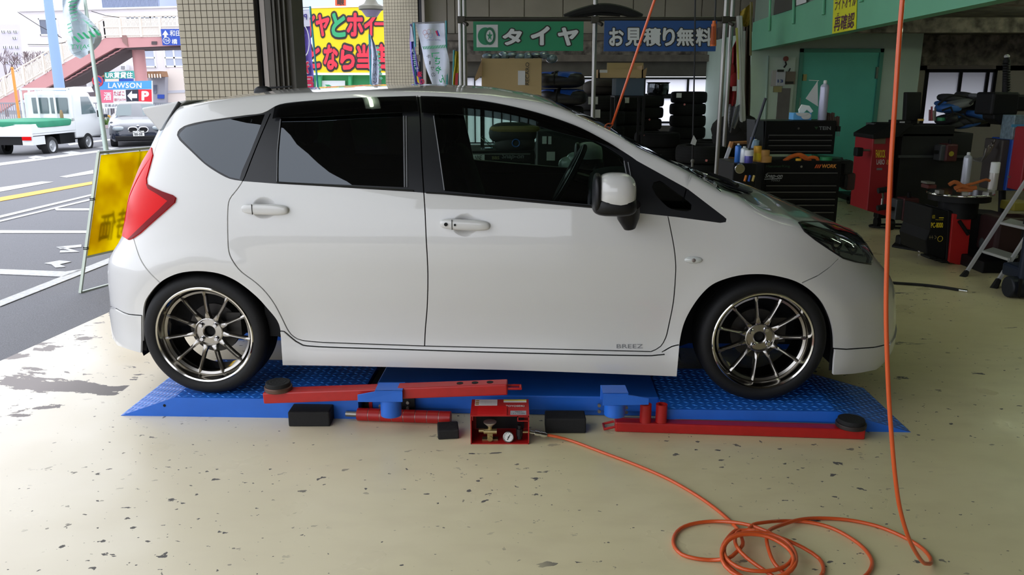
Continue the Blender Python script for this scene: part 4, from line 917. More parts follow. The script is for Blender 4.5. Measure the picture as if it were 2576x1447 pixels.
toptext('TOYOSEIKI',.60,.92,.50,.60,pw,bold=.01); toptext('MAX P.1',.76,.90,.18,.24,ink); toptext('1.2 x 1.0 MPa',.70,.93,.08,.14,ink)
for i in range(4): toptext('- - - - - - - - - - -',.16,.43,.64+.07*i,.66+.07*i,ink)
m=MB(True); m.box(x0+.02,x1-.02,yb-.03,yb-.02,.02,ht-.01); m.build('inner_shadow_plate',blk,bx)
brass=mat('valve_brass',(168,150,104),rough=.3,metal=.85)
vx=x0+(x1-x0)*.33; vy=yf+.03
m=MB(True); m.cyl((vx,vy,.012),(vx,vy,.075),.010,16); m.cyl((vx-.028,vy,.048),(vx+.03,vy,.048),.013,16); m.cyl((vx-.05,vy+.01,.048),(vx-.028,vy+.01,.048),.010,12); m.cyl((vx,vy-.004,.018),(vx,vy-.016,.018),.012,18); m.box(vx-.012,vx+.012,vy-.012,vy-.008,.018,.05); m.box(vx-.035,vx+.035,vy,vy+.03,.004,.010); m.build('valve',brass,bx,True)
m=MB(True); m.lathe([(.001,0),(.007,0),(.028,.02),(.029,.024),(.001,.024)],30,Matrix.Translation((vx,vy,.070))); m.build('pedal_knob',mat('ribbed_aluminium',(205,205,195),rough=.3,metal=.8),bx,True)
gx=x0+(x1-x0)*.645; m=MB(True); M=Matrix.Translation((gx,yf+.012,.028))@Matrix.Rotation(math.radians(78),4,'X'); m.lathe([(.001,-.018),(.023,-.018),(.024,0),(.022,.001),(.020,-.002)],36,M); m.build('gauge_body',steel,bx,True)
m=MB(True); m.lathe([(.0,-.0025),(.0205,-.0025)],36,M); m.v=m.v; g=m.build('gauge_dial',pw,bx)
m=MB(True); m.cbox((.001,-.001,-.001),(.003,.026,.001),rz=-.5,M=M); m.cyl((0,0,-.002),(0,0,.0),.003,12,M=M); m.build('gauge_needle',ink,bx)
for a_ in range(12):
    m=MB(True); an=a_*2*math.pi/12
    m.cbox((.0165*math.cos(an),.0165*math.sin(an),-.0012),(.004,.001,.0005),rz=an,M=M)
    if a_ not in (8,9,10): m.build('gauge_tick',ink,bx)
kx=x0+(x1-x0)*.84; m=MB(True); m.cyl((kx,yf+.03,.03),(kx,yf+.03,.062),.016,8); m.cyl((kx,yf+.03,.062),(kx,yf+.03,.078),.010,12); m.cyl((kx,yf+.03,.014),(kx,yf+.03,.03),.013,12); m.build('regulator_knob',blk,bx,True)
m=MB(True); m.cyl((kx,yf+.03,.045),(x1+.005,yf+.03,.045),.006,10); m.build('air_fitting',brass,bx,True)
cp0=np.array([x1+.005,yf+.03,.045]); cp1=onZ(1376,1095,.028)
m=MB(True); d=cp1-cp0; 
for s0,s1,r in ((0,.25,.008),(.25,.5,.012),(.5,.62,.010),(.62,.9,.0125),(.9,1,.008)): m.cyl(cp0+d*s0,cp0+d*s1,r,14)
m.build('hose_coupler',chrome,bx,True)
# ---------------------------------------------------------------- ORANGE HOSES
hose=mat('orange_air_hose',(205,84,34),rough=.35,coat=.3)
HR=.0065
def zpts(l,z=None): 
    return [onZ(q[0],q[1],(q[2] if len(q)>2 else HR+.001)) for q in l]
h1=[(1376,1095,.026),(1400,1099,.02),(1440,1110),(1520,1140),(1600,1170),(1680,1205),(1750,1245),(1800,1280),(1835,1310),(1858,1335,.015),(1866,1355,.03)]
loop=[(1868,1372,.035),(1850,1392,.03),(1832,1405,.03),(1800,1409),(1760,1407),(1715,1395),(1694,1368),(1703,1338),(1735,1320),(1790,1312),(1850,1315,.02),(1900,1326,.03),(1950,1348,.035),(1985,1372,.03),(1995,1400,.03),(1975,1425,.03),(1930,1437,.03),(1870,1432,.03),(1830,1408,.035),(1822,1378,.04),(1838,1352,.05),(1880,1340,.055),(1930,1342,.055),(1975,1360,.05),(2000,1390,.045),(2000,1422,.04),(1975,1445,.03),(1920,1456,.02),(1860,1450,.02),(1825,1425,.03),(1815,1395,.04),(1830,1362,.06),(1870,1345,.07),(1930,1350,.065),(1980,1378,.05),(1997,1410,.045),(1980,1440,.03),(1940,1460,.02)]
h1b=[(1890,1462),(1850,1440),(1818,1405,.03),(1820,1370,.04),(1850,1335,.035),(1880,1335,.03),(1895,1320,.03),(1930,1314,.025),(1975,1311),(2040,1315),(2100,1332),(2160,1368),(2190,1402),(2192,1428),(2170,1455),(2110,1490),(2050,1500),(1990,1480),(1930,1440,.02),(1880,1405,.03),(1853,1375,.045),(1850,1350,.045),(1862,1335,.04),(1900,1335,.05)]
h1c=[(1900,1335,.05),(1960,1352,.05),(2020,1378,.03),(2060,1405),(2072,1432),(2060,1455),(2030,1468),(1990,1455),(1950,1420,.02),(1934,1385,.03),(1928,1350,.035),(1938,1333,.03),(1970,1320,.02),(2010,1308,.015),(2060,1304),(2130,1308),(2200,1322),(2260,1345),(2310,1372),(2335,1395),(2343,1412),(2338,1419,.02),(2326,1418,.03)]
P=zpts(h1+loop); Cc=cr(P,.02); m=MB(True); hs=thing('orange_air_hose','thin orange air hose coiled on the floor and joined to the red box','hose',onZ(1900,1400,0).tolist(),0)
m.tube(Cc,HR,10); m.build('hose_run',hose,hs,True)
m=MB(True); m.tube(cr(zpts(h1b),.02),HR,10); m.build('hose_coil',hose,hs,True)
# last loop rises and hangs from above
P=zpts(h1c); up=[]
base=P[-1]
hang=[(2310,1400),(2285,1352),(2264,1280),(2252,1200),(2243,1100),(2236,1000),(2231,880),(2229,760),(2233,600),(2241,420),(2252,250),(2262,100),(2270,0),(2282,-140)]
Yb=base[1]; ys=np.linspace(Yb,2.25,len(hang))
for (u,v),Y in zip(hang,ys): up.append(onY(u,v,Y if v>1300 else 2.25+.0*(Y)))
ys2=[base[1]*(1-t)+2.25*t for t in (.3,.7,.9)]+[2.25]*20
up=[onY(u,v,ys2[i]) for i,(u,v) in enumerate(hang)]; up+=[up[-1]+np.array([0,0,.4]),np.array([up[-1][0],up[-1][1],3.9])]
m=MB(True); m.tube(cr(P+up,.02),HR*1.0,12); m.build('hanging_hose',hose,hs,True)
# thin orange line to the windscreen
m=MB(True); a=w2car(np.array([0,0,0])); tgt=onY(1540,313,3.95); top=onY(1662,-45,3.7); tgt=tgt+np.array([0,0,.0]); m.tube([tgt+(top-tgt)*((3.9-tgt[2])/(top[2]-tgt[2])),top,tgt],.006,8); cu=thing('orange_pull_line','thin orange cord hanging from the ceiling down to the windscreen','cord',tgt.tolist(),0); m.build('cord_line',hose,cu,True)
m=MB(True); m.tube(cr([tgt,onY(1530,311,3.93),onY(1522,318,3.9),onY(1533,322,3.9),onY(1541,315,3.95)],.01),.0035,6); m.build('cord_knot',hose,cu,True)
# black air line end on the floor
bh=thing('black_air_line','black rubber air line with a silver coupler on the floor before the bumper','hose',onZ(2330,720,0).tolist(),0)
m=MB(True); m.tube(cr(zpts([(2200,708,.012),(2250,712,.012),(2320,717,.012),(2380,724,.012),(2415,730,.012)]),.05),.011,10); m.build('hose_run',rub,bh,True)
m=MB(True); q=zpts([(2413,730,.012),(2434,733,.012)]); m.tube(q,.013,12); m.build('coupler',chrome,bh,True)
# ---------------------------------------------------------------- THE STREET
def gp(x,y): return (x,y,gz(x,y))
van_w=mat('white_vehicle_paint',(228,230,232),rough=.3,coat=.6); glass_d=mat('vehicle_glass_grey',(92,108,112),rough=.08,coat=1); tyre_d=mat('street_tyre',(32,32,34),rough=.8); hubm=mat('steel_hubcap',(178,180,184),rough=.35,metal=.5)
def wheel_simple(parent,x,y,z,r,w_,side):
    m=MB(); M=Matrix.Translation((x,y,z))@Matrix.Rotation(math.radians(90 if side<0 else -90),4,'X'); m.lathe([(r*.62,.0),(r*.95,.005),(r,-.03),(r,-w_),(r*.6,-w_)],28,M); t=m.build('road_wheel',tyre_d,parent,True)
    m=MB(); m.lathe([(.001,-.02),(r*.18,-.015),(r*.25,-.035),(r*.5,-.04),(r*.62,-.005),(r*.64,-.01)],24,M); m.build('hubcap',hubm,t,True)
# flatbed truck
tl=thing('flatbed_truck','small white flatbed truck with a green tarpaulin driving on the street','truck',(-14.43,24.42,-.46),math.atan2(1.97,.07))
m=MB(); cabp=[(1.35,.42),(1.35,.95),(1.38,1.80),(2.05,1.86),(2.35,1.80),(2.78,1.22),(2.86,.95),(2.86,.42)]
m.ext([(x,-.78,z) for x,z in cabp],(0,1.56,0)); m.build('cab',van_w,tl,bevel=.06,seg=4)
m=MB(); m.ext([(x,-.785,z) for x,z in ((1.78,1.14),(1.82,1.68),(2.26,1.68),(2.62,1.16))],(0,.01,0)); m.build('side_window',glass_d,tl)
m=MB(); m.ext([(x,.775,z) for x,z in ((1.78,1.14),(1.82,1.68),(2.26,1.68),(2.62,1.16))],(0,.01,0)); m.build('side_window',glass_d,tl)
for y0,y1 in ((-.62,-.08),(.0,.5)):
    m=MB(); m.box(1.335,1.35,y0,y1,1.18,1.66); m.build('rear_window',glass_d,tl,bevel=.02)
m=MB(); m.box(1.24,1.30,-.80,-.74,.9,1.95); m.box(1.24,1.30,.74,.80,.9,1.95); m.box(1.24,1.30,-.80,.80,1.88,1.95); m.box(1.25,1.29,-.30,-.24,.9,1.9); m.box(1.25,1.29,.24,.30,.9,1.9); m.box(1.24,1.3,-.8,.8,.85,1.05); m.build('headboard',van_w,tl,bevel=.01)
m=MB(); m.box(-.95,1.28,-.82,.82,.62,.70); m.box(-.95,1.28,-.82,-.78,.66,.95); m.box(-.95,1.28,.78,.82,.66,.95); m.box(-.97,-.93,-.82,.82,.60,.95); m.build('cargo_bed',van_w,tl,bevel=.01)
m=MB(); m.ball((.18,0,.93),(1.16,.86,.13),24,8,p=.35,zmin=-.5); m.build('green_tarpaulin',mat('green_tarp',(42,142,108),rough=.6,noise=(3,.15)),tl,True,label='green tarpaulin over the bed')
m=MB(); m.box(-.85,2.2,-.45,.45,.36,.60); m.box(.5,1.3,-.74,-.4,.30,.60); m.build('chassis',blk,tl)
m=MB(); m.box(-.95,-.35,-.80,-.5,.36,.6); m.build('rear_mudguard',van_w,tl); m=MB(); m.box(-.985,-.965,-.78,-.52,.50,.60); m.build('tail_lamp',red,tl)
m=MB(); m.cbox((2.58,-.90,1.14),(.05,.10,.22)); m.build('wing_mirror',blk,tl,bevel=.01); m=MB(); m.box(2.84,2.90,-.7,.7,.36,.62); m.build('front_bumper',mat('grey_bumper',(120,122,125),rough=.6),tl,bevel=.02)
for x in (0,1.97): wheel_simple(tl,x,-.79,.28,.28,.2,-1); wheel_simple(tl,x,.79,.28,.28,.2,1)
m=MB(); m.ball((1.15,-.5,1.12),(.06,.05,.18),8,6); m.build('rope_bundle',mat('brown_rope',(150,125,90),rough=.9),tl,True)
# dark sedan, front view
ds=thing('dark_blue_sedan','dark blue sedan with twin oval grille coming towards the shop','car',(-12.05,26.6,-.38),math.radians(114))
nav=mat('dark_navy_car_paint',(30,38,56),rough=.22,coat=1)
def loftcar(secs,name,material,parent):
    vs=[];fs=[];k=len(secs[0][1])
    for x,pr in secs: vs+=[(x,y,z) for y,z in pr]
    for i in range(len(secs)-1):
        for j in range(k-1): fs.append((i*k+j,i*k+j+1,(i+1)*k+j+1,(i+1)*k+j))
    fs+=[tuple(range(k)),tuple((len(secs)-1)*k+j for j in range(k))]; m=MB(); m.add(vs,fs); return m.build(name,material,parent,smooth=50)
def sec(hw,zl,zs,zt,tw): return [(-hw*.9,zl),(-hw,zl+.1),(-hw*1.0,zs-.12),(-hw*.93,zs),(-tw,(zs+zt)/2+.0),(-tw*.85,zt),(0,zt+.02),(tw*.85,zt),(tw,(zs+zt)/2),(hw*.93,zs),(hw,zs-.12),(hw,zl+.1),(hw*.9,zl)]
loftcar([(x,sec(*a)) for x,a in ((0,(.52,.28,.52,.60,.40)),(.10,(.72,.20,.60,.66,.55)),(.45,(.86,.18,.70,.76,.62)),(1.2,(.90,.18,.80,.88,.66)),(1.35,(.90,.18,.84,.92,.70)),(1.9,(.90,.18,.88,1.32,.62)),(2.4,(.90,.18,.9,1.40,.58)),(3.3,(.90,.18,.9,1.36,.58)),(3.9,(.90,.2,.92,1.02,.7)),(4.5,(.80,.3,.85,.92,.6)))],'car_body',nav,ds)
m=MB(); m.add([(1.42,-.66,.95),(1.42,.66,.95),(1.90,.56,1.30),(1.90,-.56,1.30)],[(0,1,2,3)]); m.v=[(x-.02,y,z+.02) for x,y,z in m.v]; m.build('windscreen',glass_d,ds)
for s in (-1,1):
    m=MB(); M=Matrix.Translation((-.03,s*.155,.56))@Matrix.Rotation(math.radians(-90),4,'Y'); 
    m.tube([(M@Vector((.085*math.sin(t),.135*math.copysign(abs(math.cos(t))**.7,math.cos(t)),.0))) for t in np.linspace(0,2*math.pi,25)[:-1]],.02,8,closed=True); k=m.build('grille_ring',chrome,ds,True)
    m=MB(); m.cbox((-.012,s*.155,.56),(.03,.25,.16)); m.build('grille_mesh',blk,ds)
    m=MB(); m.ball((.10,s*.58,.60),(.14,.17,.075),16,8,p=.7); m.build('headlamp',mat('sedan_headlamp',(150,160,165),rough=.1,coat=1),ds,True)
    m=MB(); m.cbox((1.45,s*.98,.98),(.12,.18,.12)); m.build('wing_mirror',nav,ds,bevel=.03)
    for x in (.85,3.6): wheel_simple(ds,x,s*.86,.32,.32,.2,s)
m=MB(); m.box(-.02,.12,-.70,.70,.20,.38); m.build('lower_bumper',blk,ds,bevel=.04); 
pm=MB(); pm.box(-.045,-.035,-.165,.165,.36,.525); plate=pm.build('number_plate',pw if 'pw' in globals() else van_w,ds)
def ltext(s,T_,o,xv,yv,mm,parent,**k): return text(s,o,xv,yv,mm,parent,world=False,**k)
tx_dark=mat('sign_ink_dark',(45,50,60),rough=.6)
m_=ltext('88-08',ds,(-.0455,.13,.38),(0,-.24,0),(0,0,.08),tx_dark,ds,bold=.02); ltext('横浜 300',ds,(-.0455,.09,.475),(0,-.18,0),(0,0,.035),tx_dark,ds)
m=MB(); m.ball((.06,0,.68),(.02,.04,.03),12,6); m.build('bonnet_badge',chrome,ds,True)
# kerb, verge, fence
def yline(u0,u1,v,Y): return onY(u0,v,Y),onY(u1,v,Y)
KY=40.0
m=MB(); m.box(-70,12,KY,KY+.2,-.42,-.28); struct(m.build('kerb',mat('kerb_pink_grey',(190,170,170),rough=.9)))
m=MB(); m.box(-70,12,KY+.2,56,-.42,-.30); struct(m.build('sidewalk',mat('sidewalk_grey',(160,158,158),rough=.9)))
gm=mat('verge_grass',(108,142,72),rough=.9,noise=(3,.5)); m=MB(); random.seed(3)
for i in range(1500):
    x=random.uniform(-23.5,-16.5); y=KY+random.uniform(.25,1.2); h=random.uniform(.2,.65)*(1 if x<-20.5 else .6); a=random.uniform(0,6.28); d=.05; m.add([(x-d*math.cos(a),y-d*math.sin(a),-.3),(x+d*math.cos(a),y+d*math.sin(a),-.3),(x+random.uniform(-.1,.1),y,-.3+h)],[(0,1,2)])
tag(m.build('verge_grass',gm),'green grass verge along the kerb behind the truck','grass',kind='stuff')
fn_=thing('guard_fence','grey vertical bar fence along the far pavement','fence',(-22,KY+1.4,-.3),0); fm=mat('galvanised_fence',(150,152,160),rough=.5,metal=.3)
m=MB(True)
for i in range(200): x=-38+i*.115; m.box(x,x+.03,KY+1.4,KY+1.43,-.2,.72)
m.build('fence_bars',fm,fn_,kind='stuff')
m=MB(True); m.box(-38,-15,KY+1.38,KY+1.45,.70,.76); m.box(-38,-15,KY+1.38,KY+1.45,-.22,-.16); m.build('fence_rails',fm,fn_)
for x in (-36,-33,-30,-27,-24,-21,-18,-15.2): m=MB(True); m.box(x,x+.08,KY+1.36,KY+1.46,-.3,.85); m.build('fence_post',fm,fn_)
# yellow and black hoop barrier
hb=thing('hoop_barrier','yellow and black striped hoop barrier before the fence','barrier',(-20.8,KY+.8,-.3),0); ps=[onY(255,322,KY+.8),onY(257,300,KY+.8),onY(264,292,KY+.8),onY(275,292,KY+.8),onY(281,300,KY+.8),onY(281,322,KY+.8)]
pp=cr(ps,.12)
for i in range(len(pp)-1): m=MB(True); m.tube([pp[i],pp[i+1]],.05,8); m.build('hoop_band',yel if (i//3)%2 else blk,hb,True)
# footbridge
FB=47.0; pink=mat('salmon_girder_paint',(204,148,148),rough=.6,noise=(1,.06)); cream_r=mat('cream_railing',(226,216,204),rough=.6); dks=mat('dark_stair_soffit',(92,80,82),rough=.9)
fb=thing('footbridge','salmon pink pedestrian footbridge with cream railings crossing the street','footbridge',(-22,FB,-.4),0)
def slab(pts,Y,depth,material,name,parent,**k):
    m=MB(True); m.ext([onY(u,v,Y) for u,v in pts],(0,depth,0)); return m.build(name,material,parent,**k)
slab([(265,95),(321,93),(470,90),(470,114),(321,120),(289,121),(235,151),(155,201),(112,222),(30,262),(-60,320),(-60,290),(0,250),(40,229),(134,174),(187,145)],FB,.3,pink,'girder',fb)
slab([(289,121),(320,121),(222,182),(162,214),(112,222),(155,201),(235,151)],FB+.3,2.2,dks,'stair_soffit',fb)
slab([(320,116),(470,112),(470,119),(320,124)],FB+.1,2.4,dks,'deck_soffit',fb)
for i in range(11):
    t=i/11; u=300-t*150; v=127+t*86; slab([(u,v-3),(u+14,v-9),(u+14,v-7),(u,v-1)],FB+.15,.4,pink,'step_edge',fb)
m=MB(True); a=onY(347,120,FB+1.2); m.cyl((a[0],FB+1.2,-.4),(a[0],FB+1.2,a[2]+.1),.34,24); m.build('pier',pink,fb,True)
m=MB(True)
def rail(p0,p1,h): 
    n=int(abs(p1[0]-p0[0])/3.4)
    for i in range(n+1):
        t=i/n; u=p0[0]+(p1[0]-p0[0])*t; v=p0[1]+(p1[1]-p0[1])*t; a=onY(u,v,FB-.02); m.box(a[0]-.028,a[0]+.028,FB-.03,FB,a[2],a[2]+h-.06)
rail((0,250),(265,95),.95); rail((265,95),(470,92),1.05); m.build('balusters',cream_r,fb,kind='stuff')
for p0,p1,h in (((-60,285),(265,95),1.0),((265,95),(470,92),1.12),((-60,285),(265,95),.12),((265,95),(470,92),.12),((265,95),(470,92),.55)):
    a,b=onY(*p0,FB-.02),onY(*p1,FB-.02); m=MB(True); m.tube([a+[0,0,h],b+[0,0,h]],.045,6); m.build('handrail',cream_r,fb)
for u,v in ((15,241),(62,213),(112,186),(158,160),(205,132),(250,104),(305,94),(356,93),(405,92)):
    a=onY(u,v,FB-.05); m=MB(True); m.box(a[0]-.06,a[0]+.06,FB-.08,FB,a[2],a[2]+1.05); m.build('railing_post',cream_r,fb)
m=MB(True); m.ext([onY(u,v,FB-.06) for u,v in ((305,88),(318,88),(322,118),(308,105))],(0,.1,0)); m.build('girder_joint',mat('rusty_joint',(150,115,110),rough=.9),fb)
m=MB(True); m.ext([onY(u,v,FB-.06) for u,v in ((381,104),(394,104),(394,112),(381,112))],(0,.05,0)); m.build('girder_plate',dks,fb)
# road direction sign on the bridge
bs=thing('direction_sign','blue road direction sign with white arrow hanging on the footbridge','sign',onY(430,114,FB-.4).tolist(),0)
sb=mat('road_sign_blue',(34,72,170),rough=.5); sw=mat('sign_white_print',(232,234,238),rough=.6)
slab([(404,73),(470,73),(470,114),(409,114)],FB-.4,.06,sb,'sign_board',bs)
def ptext(s,u0,v0,u1,v1,Y,mm,parent,**k):
    o,x,y=onY(u0,v1,Y),onY(u1,v1,Y),onY(u0,v0,Y); return text(s,o,x-o,y-o,mm,parent,**k)
ptext('和田',427,76,456,91,FB-.42,sw,bs,bold=.01); ptext('橋',432,98,446,111,FB-.42,sw,bs,bold=.01); ptext('754',413,98,425,106,FB-.42,sw,bs)
m=MB(True); m.ext([onY(u,v,FB-.42) for u,v in ((416,76),(424,88),(419,88),(419,94),(413,94),(413,88),(408,88))],(0,.01,0)); m.build('sign_arrow',sw,bs)
m=MB(True); c=onY(419,102,FB-.42); m.tube([c+np.array([.19*math.cos(t),0,.17*math.sin(t)]) for t in np.linspace(0,6.283,19)[:-1]],.015,6,closed=True); m.build('route_ring',sw,bs)
# buildings
bwht=mat('white_render_wall',(226,220,222),rough=.85,noise=(1,.04)); bgl=mat('pale_window_glass',(168,176,196),rough=.15,coat=.5); bdk=mat('dark_window_glass',(96,104,124),rough=.15,coat=.6); frm=mat('white_window_frame',(232,232,234),rough=.6)
def building(name,label,pts,Y,depth,material,wins=(),cat='building'):
    a=onY(*pts[0],Y); t=thing(name,label,cat,(a[0],Y,-.4),0); slab(pts,Y,depth,material,'wall',t)
    for u0,v0,u1,v1,nx,ny,mm in wins:
        A,B=onY(u0,v1,Y),onY(u1,v0,Y); m=MB(True); f=.10; m.box(A[0],B[0],Y-.08,Y,A[2],A[2]+f); m.box(A[0],B[0],Y-.08,Y,B[2]-f,B[2]); 
        for i in range(nx+1): x=A[0]+(B[0]-A[0])*i/nx; m.box(x-.05,x+.05,Y-.08,Y,A[2],B[2])
        for j in range(1,ny): z=A[2]+(B[2]-A[2])*j/ny; m.box(A[0],B[0],Y-.08,Y,z-.05,z+.05)
        w_=m.build('window',frm,t); m=MB(True); m.box(A[0],B[0],Y-.03,Y-.01,A[2],B[2]); m.build('pane',mm,w_)
    return t
BY=56.0
wb=building('white_building','long white building with grid windows behind the footbridge','' or [(46,27),(480,16),(480,300),(72,300)],BY,8,bwht,[(103,46,143,90,1,1,bdk),(112,130,145,158,1,1,bgl),(320,40,351,70,3,2,bdk),(354,40,378,70,2,2,bdk),(382,40,410,70,3,2,bgl),(415,39,443,68,3,2,bdk),(358,121,388,170,1,2,bgl),(418,122,460,169,2,2,bgl)])
slab([(44,25),(482,14),(482,18),(46,29)],BY-.15,8.3,frm,'roof_edge',wb); slab([(70,113),(480,112),(480,114),(70,115)],BY-.06,.06,frm,'string_course',wb)
slab([(417,175),(470,173),(470,300),(418,300)],BY-.5,.5,mat('cream_extension',(228,216,208),rough=.8),'extension',wb); slab([(421,228),(470,226),(470,233),(421,235)],BY-.55,.06,mat('grey_band',(196,196,205),rough=.8),'wall_band',wb)
lb=building('apartment_building','pale apartment block with small square windows behind the stairs','' or [(-60,62),(49,61),(75,300),(-60,300)],BY+14,8,mat('pale_lilac_wall',(214,208,220),rough=.85),[(6+dx+dy//9,dv,12+dx+dy//9,dv+6,1,1,bdk) for dy,dv in ((0,77),(40,116),(80,155)) for dx in (0,15,30)]+[(34,93,40,99,1,1,bgl),(38,132,45,138,1,1,bgl)])
gt=building('grey_tower','tall grey ribbed metal tower rising over the white building','' or [(256,-60),(402,-60),(402,60),(258,60)],BY+8.3,6,mat('grey_ribbed_cladding',(168,178,200),rough=.6),cat='tower')
m=MB(True)
for i in range(45): a=onY(258+i*3.2,10,BY+8.25); m.box(a[0]-.03,a[0]+.03,BY+8.2,BY+8.3,a[2]-1,a[2]+3)
m.build('cladding_ribs',mat('cladding_shadow_grey',(140,150,175),rough=.7),gt,kind='stuff')
# ground floor shops below the bridge
sh=thing('shop_row','grey ground floor shop fronts with brown awnings under the footbridge','shop',onY(300,310,BY-2).tolist(),0)
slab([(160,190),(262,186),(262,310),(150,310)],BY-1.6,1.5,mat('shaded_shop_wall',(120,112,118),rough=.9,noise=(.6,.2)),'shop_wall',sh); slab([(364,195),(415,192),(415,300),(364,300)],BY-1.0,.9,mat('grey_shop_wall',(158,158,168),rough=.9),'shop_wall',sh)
aw=mat('brown_awning',(150,110,80),rough=.8,noise=(4,.3)); slab([(213,186),(246,184),(250,194),(208,197)],BY-2.6,1.0,aw,'awning',sh); slab([(364,180),(404,179),(408,193),(362,196)],BY-2.0,1.0,aw,'awning',sh)
for u in (366,373,380,387,394,401): slab([(u,186),(u+3,186),(u+4,196),(u+1,196)],BY-2.05,.04,cream_r,'awning_trim',sh)
slab([(386,214),(393,214),(393,235),(386,235)],BY-1.1,.1,bdk,'shop_window',sh); slab([(396,238),(412,238),(412,248),(396,248)],BY-1.1,.1,sb,'shop_notice',sh); slab([(216,197),(232,197),(232,218),(218,218)],BY-1.75,.1,frm,'meter_box',sh); slab([(240,230),(250,230),(250,262),(240,262)],BY-1.7,.05,mat('ochre_door',(190,160,110),rough=.8),'shop_door',sh)
ac=building('air_conditioner','white air conditioner unit on the wall above the teal sign','' or [(302,163),(317,163),(317,176),(302,176)],BY-.6,.5,frm,cat='air conditioner'); slab([(304,166),(313,166),(313,174),(304,174)],BY-.65,.04,mat('ac_grille',(150,150,155),rough=.7),'fan_grille',ac)
# signs on the far pavement
lw=thing('roadside_shop_sign','white and light blue roadside shop sign with arrow and red P','sign',onY(290,322,KY+.6).tolist(),0); SYY=KY+.6
slab([(249,206),(381,203),(383,271),(254,273)],SYY,.12,sw,'sign_panel',lw); slab([(288,272),(293,272),(293,325),(289,325)],SYY+.02,.1,sw,'sign_leg',lw); slab([(349,270),(354,270),(354,322),(349,322)],SYY+.02,.1,sw,'sign_leg',lw)
slab([(249,206),(381,203),(381,224),(250,226)],SYY-.01,.012,mat('sky_blue_print',(78,158,228),rough=.5),'blue_band',lw); slab([(251,226),(284,226),(285,258),(252,259)],SYY-.01,.012,mat('pink_print',(232,112,138),rough=.5),'pink_square',lw); slab([(316,226),(348,225),(349,257),(318,257)],SYY-.01,.012,mat('navy_print',(42,44,60),rough=.5),'dark_square',lw); slab([(348,225),(381,225),(382,256),(349,257)],SYY-.01,.012,mat('red_print',(225,36,54),rough=.5),'red_square',lw)
ptext('LAWSON',272,208,356,222,SYY-.012,sw,lw,bold=.02,space=1.1); ptext('酒',261,232,280,252,SYY-.012,sw,lw,bold=.02); ptext('たばこ',286,229,313,241,SYY-.012,mat('crimson_print',(190,40,70),rough=.5),lw,bold=.01); ptext('銀行ATM',287,247,316,255,SYY-.012,MATS['crimson_print'],lw); ptext('P',356,229,375,253,SYY-.012,sw,lw,bold=.05)
m=MB(True); m.ext([onY(u,v,SYY-.014) for u,v in ((320,241),(332,228),(332,236),(345,236),(345,247),(332,247),(332,254))],(0,.01,0)); m.build('arrow_print',sw,lw); ptext('交差点内に付、ご注意下さい',263,262,374,269,SYY-.012,tx_dark,lw)
ur=thing('teal_housing_sign','teal shop sign with white lettering above the light blue sign','sign',onY(298,205,SYY+2).tolist(),0)
slab([(263,182),(333,178),(335,197),(263,199)],SYY+2,.2,mat('teal_sign_panel',(44,152,142),rough=.5),'sign_panel',ur); ptext('UR賃貸住',265,181,334,197,SYY+1.98,sw,ur,bold=.03); slab([(264,199),(299,198),(299,207),(264,207)],SYY+2,.2,mat('peach_panel',(228,205,190),rough=.6),'lower_panel',ur); slab([(300,198),(332,198),(332,207),(300,207)],SYY+2,.2,sb,'lower_panel',ur)
slab([(270,207),(273,207),(273,322),(270,322)],SYY+2.05,.1,fm,'sign_leg',ur); slab([(328,207),(331,207),(331,322),(328,322)],SYY+2.05,.1,fm,'sign_leg',ur)
rs=thing('round_road_sign','round blue and red road sign half hidden behind the flag pole','road sign',onY(246,215,KY-.2).tolist(),0); m=MB(True); c=onY(246,204,KY-.2); m.cyl(c,c+np.array([0,.04,0]),.26,28); m.build('sign_disc',sb,rs,True); m=MB(True); M=Matrix.Translation(c)@Matrix.Rotation(math.radians(90),4,'X'); m.lathe([(.20,.02),(.26,.02),(.26,.03),(.2,.03),(.2,.02)],28,M); m.cbox(c+np.array([0,-.02,0]),(.5,.01,.05),M=None,ry=.7); m.build('sign_ring',mat('red_ring',(200,50,60),rough=.5),rs,True); m=MB(True); m.cyl((c[0],KY-.15,-.3),(c[0],KY-.15,c[2]+.2),.035,10); m.build('sign_pole',fm,rs,True)
# blue utility pole and orange pole
bp_=mat('lilac_blue_pole',(148,176,216),rough=.6); a=onY(121,0,31); b=onY(150,250,31); m=MB(True); o=thing('street_light_pole','tall pale blue steel pole rising beside the footbridge stairs','pole',(a[0],31,-.42),0); m.cyl((a[0]-.0,31,-.42),(a[0],31,6),.20,24,r1=.14); m.build('pole_shaft',bp_,o,True)
a=onY(36,210,35); m=MB(True); m.cyl((a[0],35,-.4),(a[0],35,onY(36,175,35)[2]),.055,12); m.ball((a[0],35,onY(36,172,35)[2]),.06,10,6); tag(m.build('orange_pole',mat('orange_pole_paint',(222,152,70),rough=.6),None,True),'thin orange pole in front of the footbridge stairs','pole')
# overhead wires
for i,(p0,p1) in enumerate((((44,30),(155,95)),((230,28),(300,44)),((70,112),(165,107)))):
    a,b=onY(*p0,38),onY(*p1,38); m=MB(True); mid=(a+b)/2-np.array([0,0,.05]); m.tube([a,mid,b],.014,5); tag(m.build('overhead_wire',tyre_d),['thin wire sloping across the white building to the pale blue pole','thin wire running from the flag to the footbridge','thin level wire left of the crumpled flag'][i],'wire')
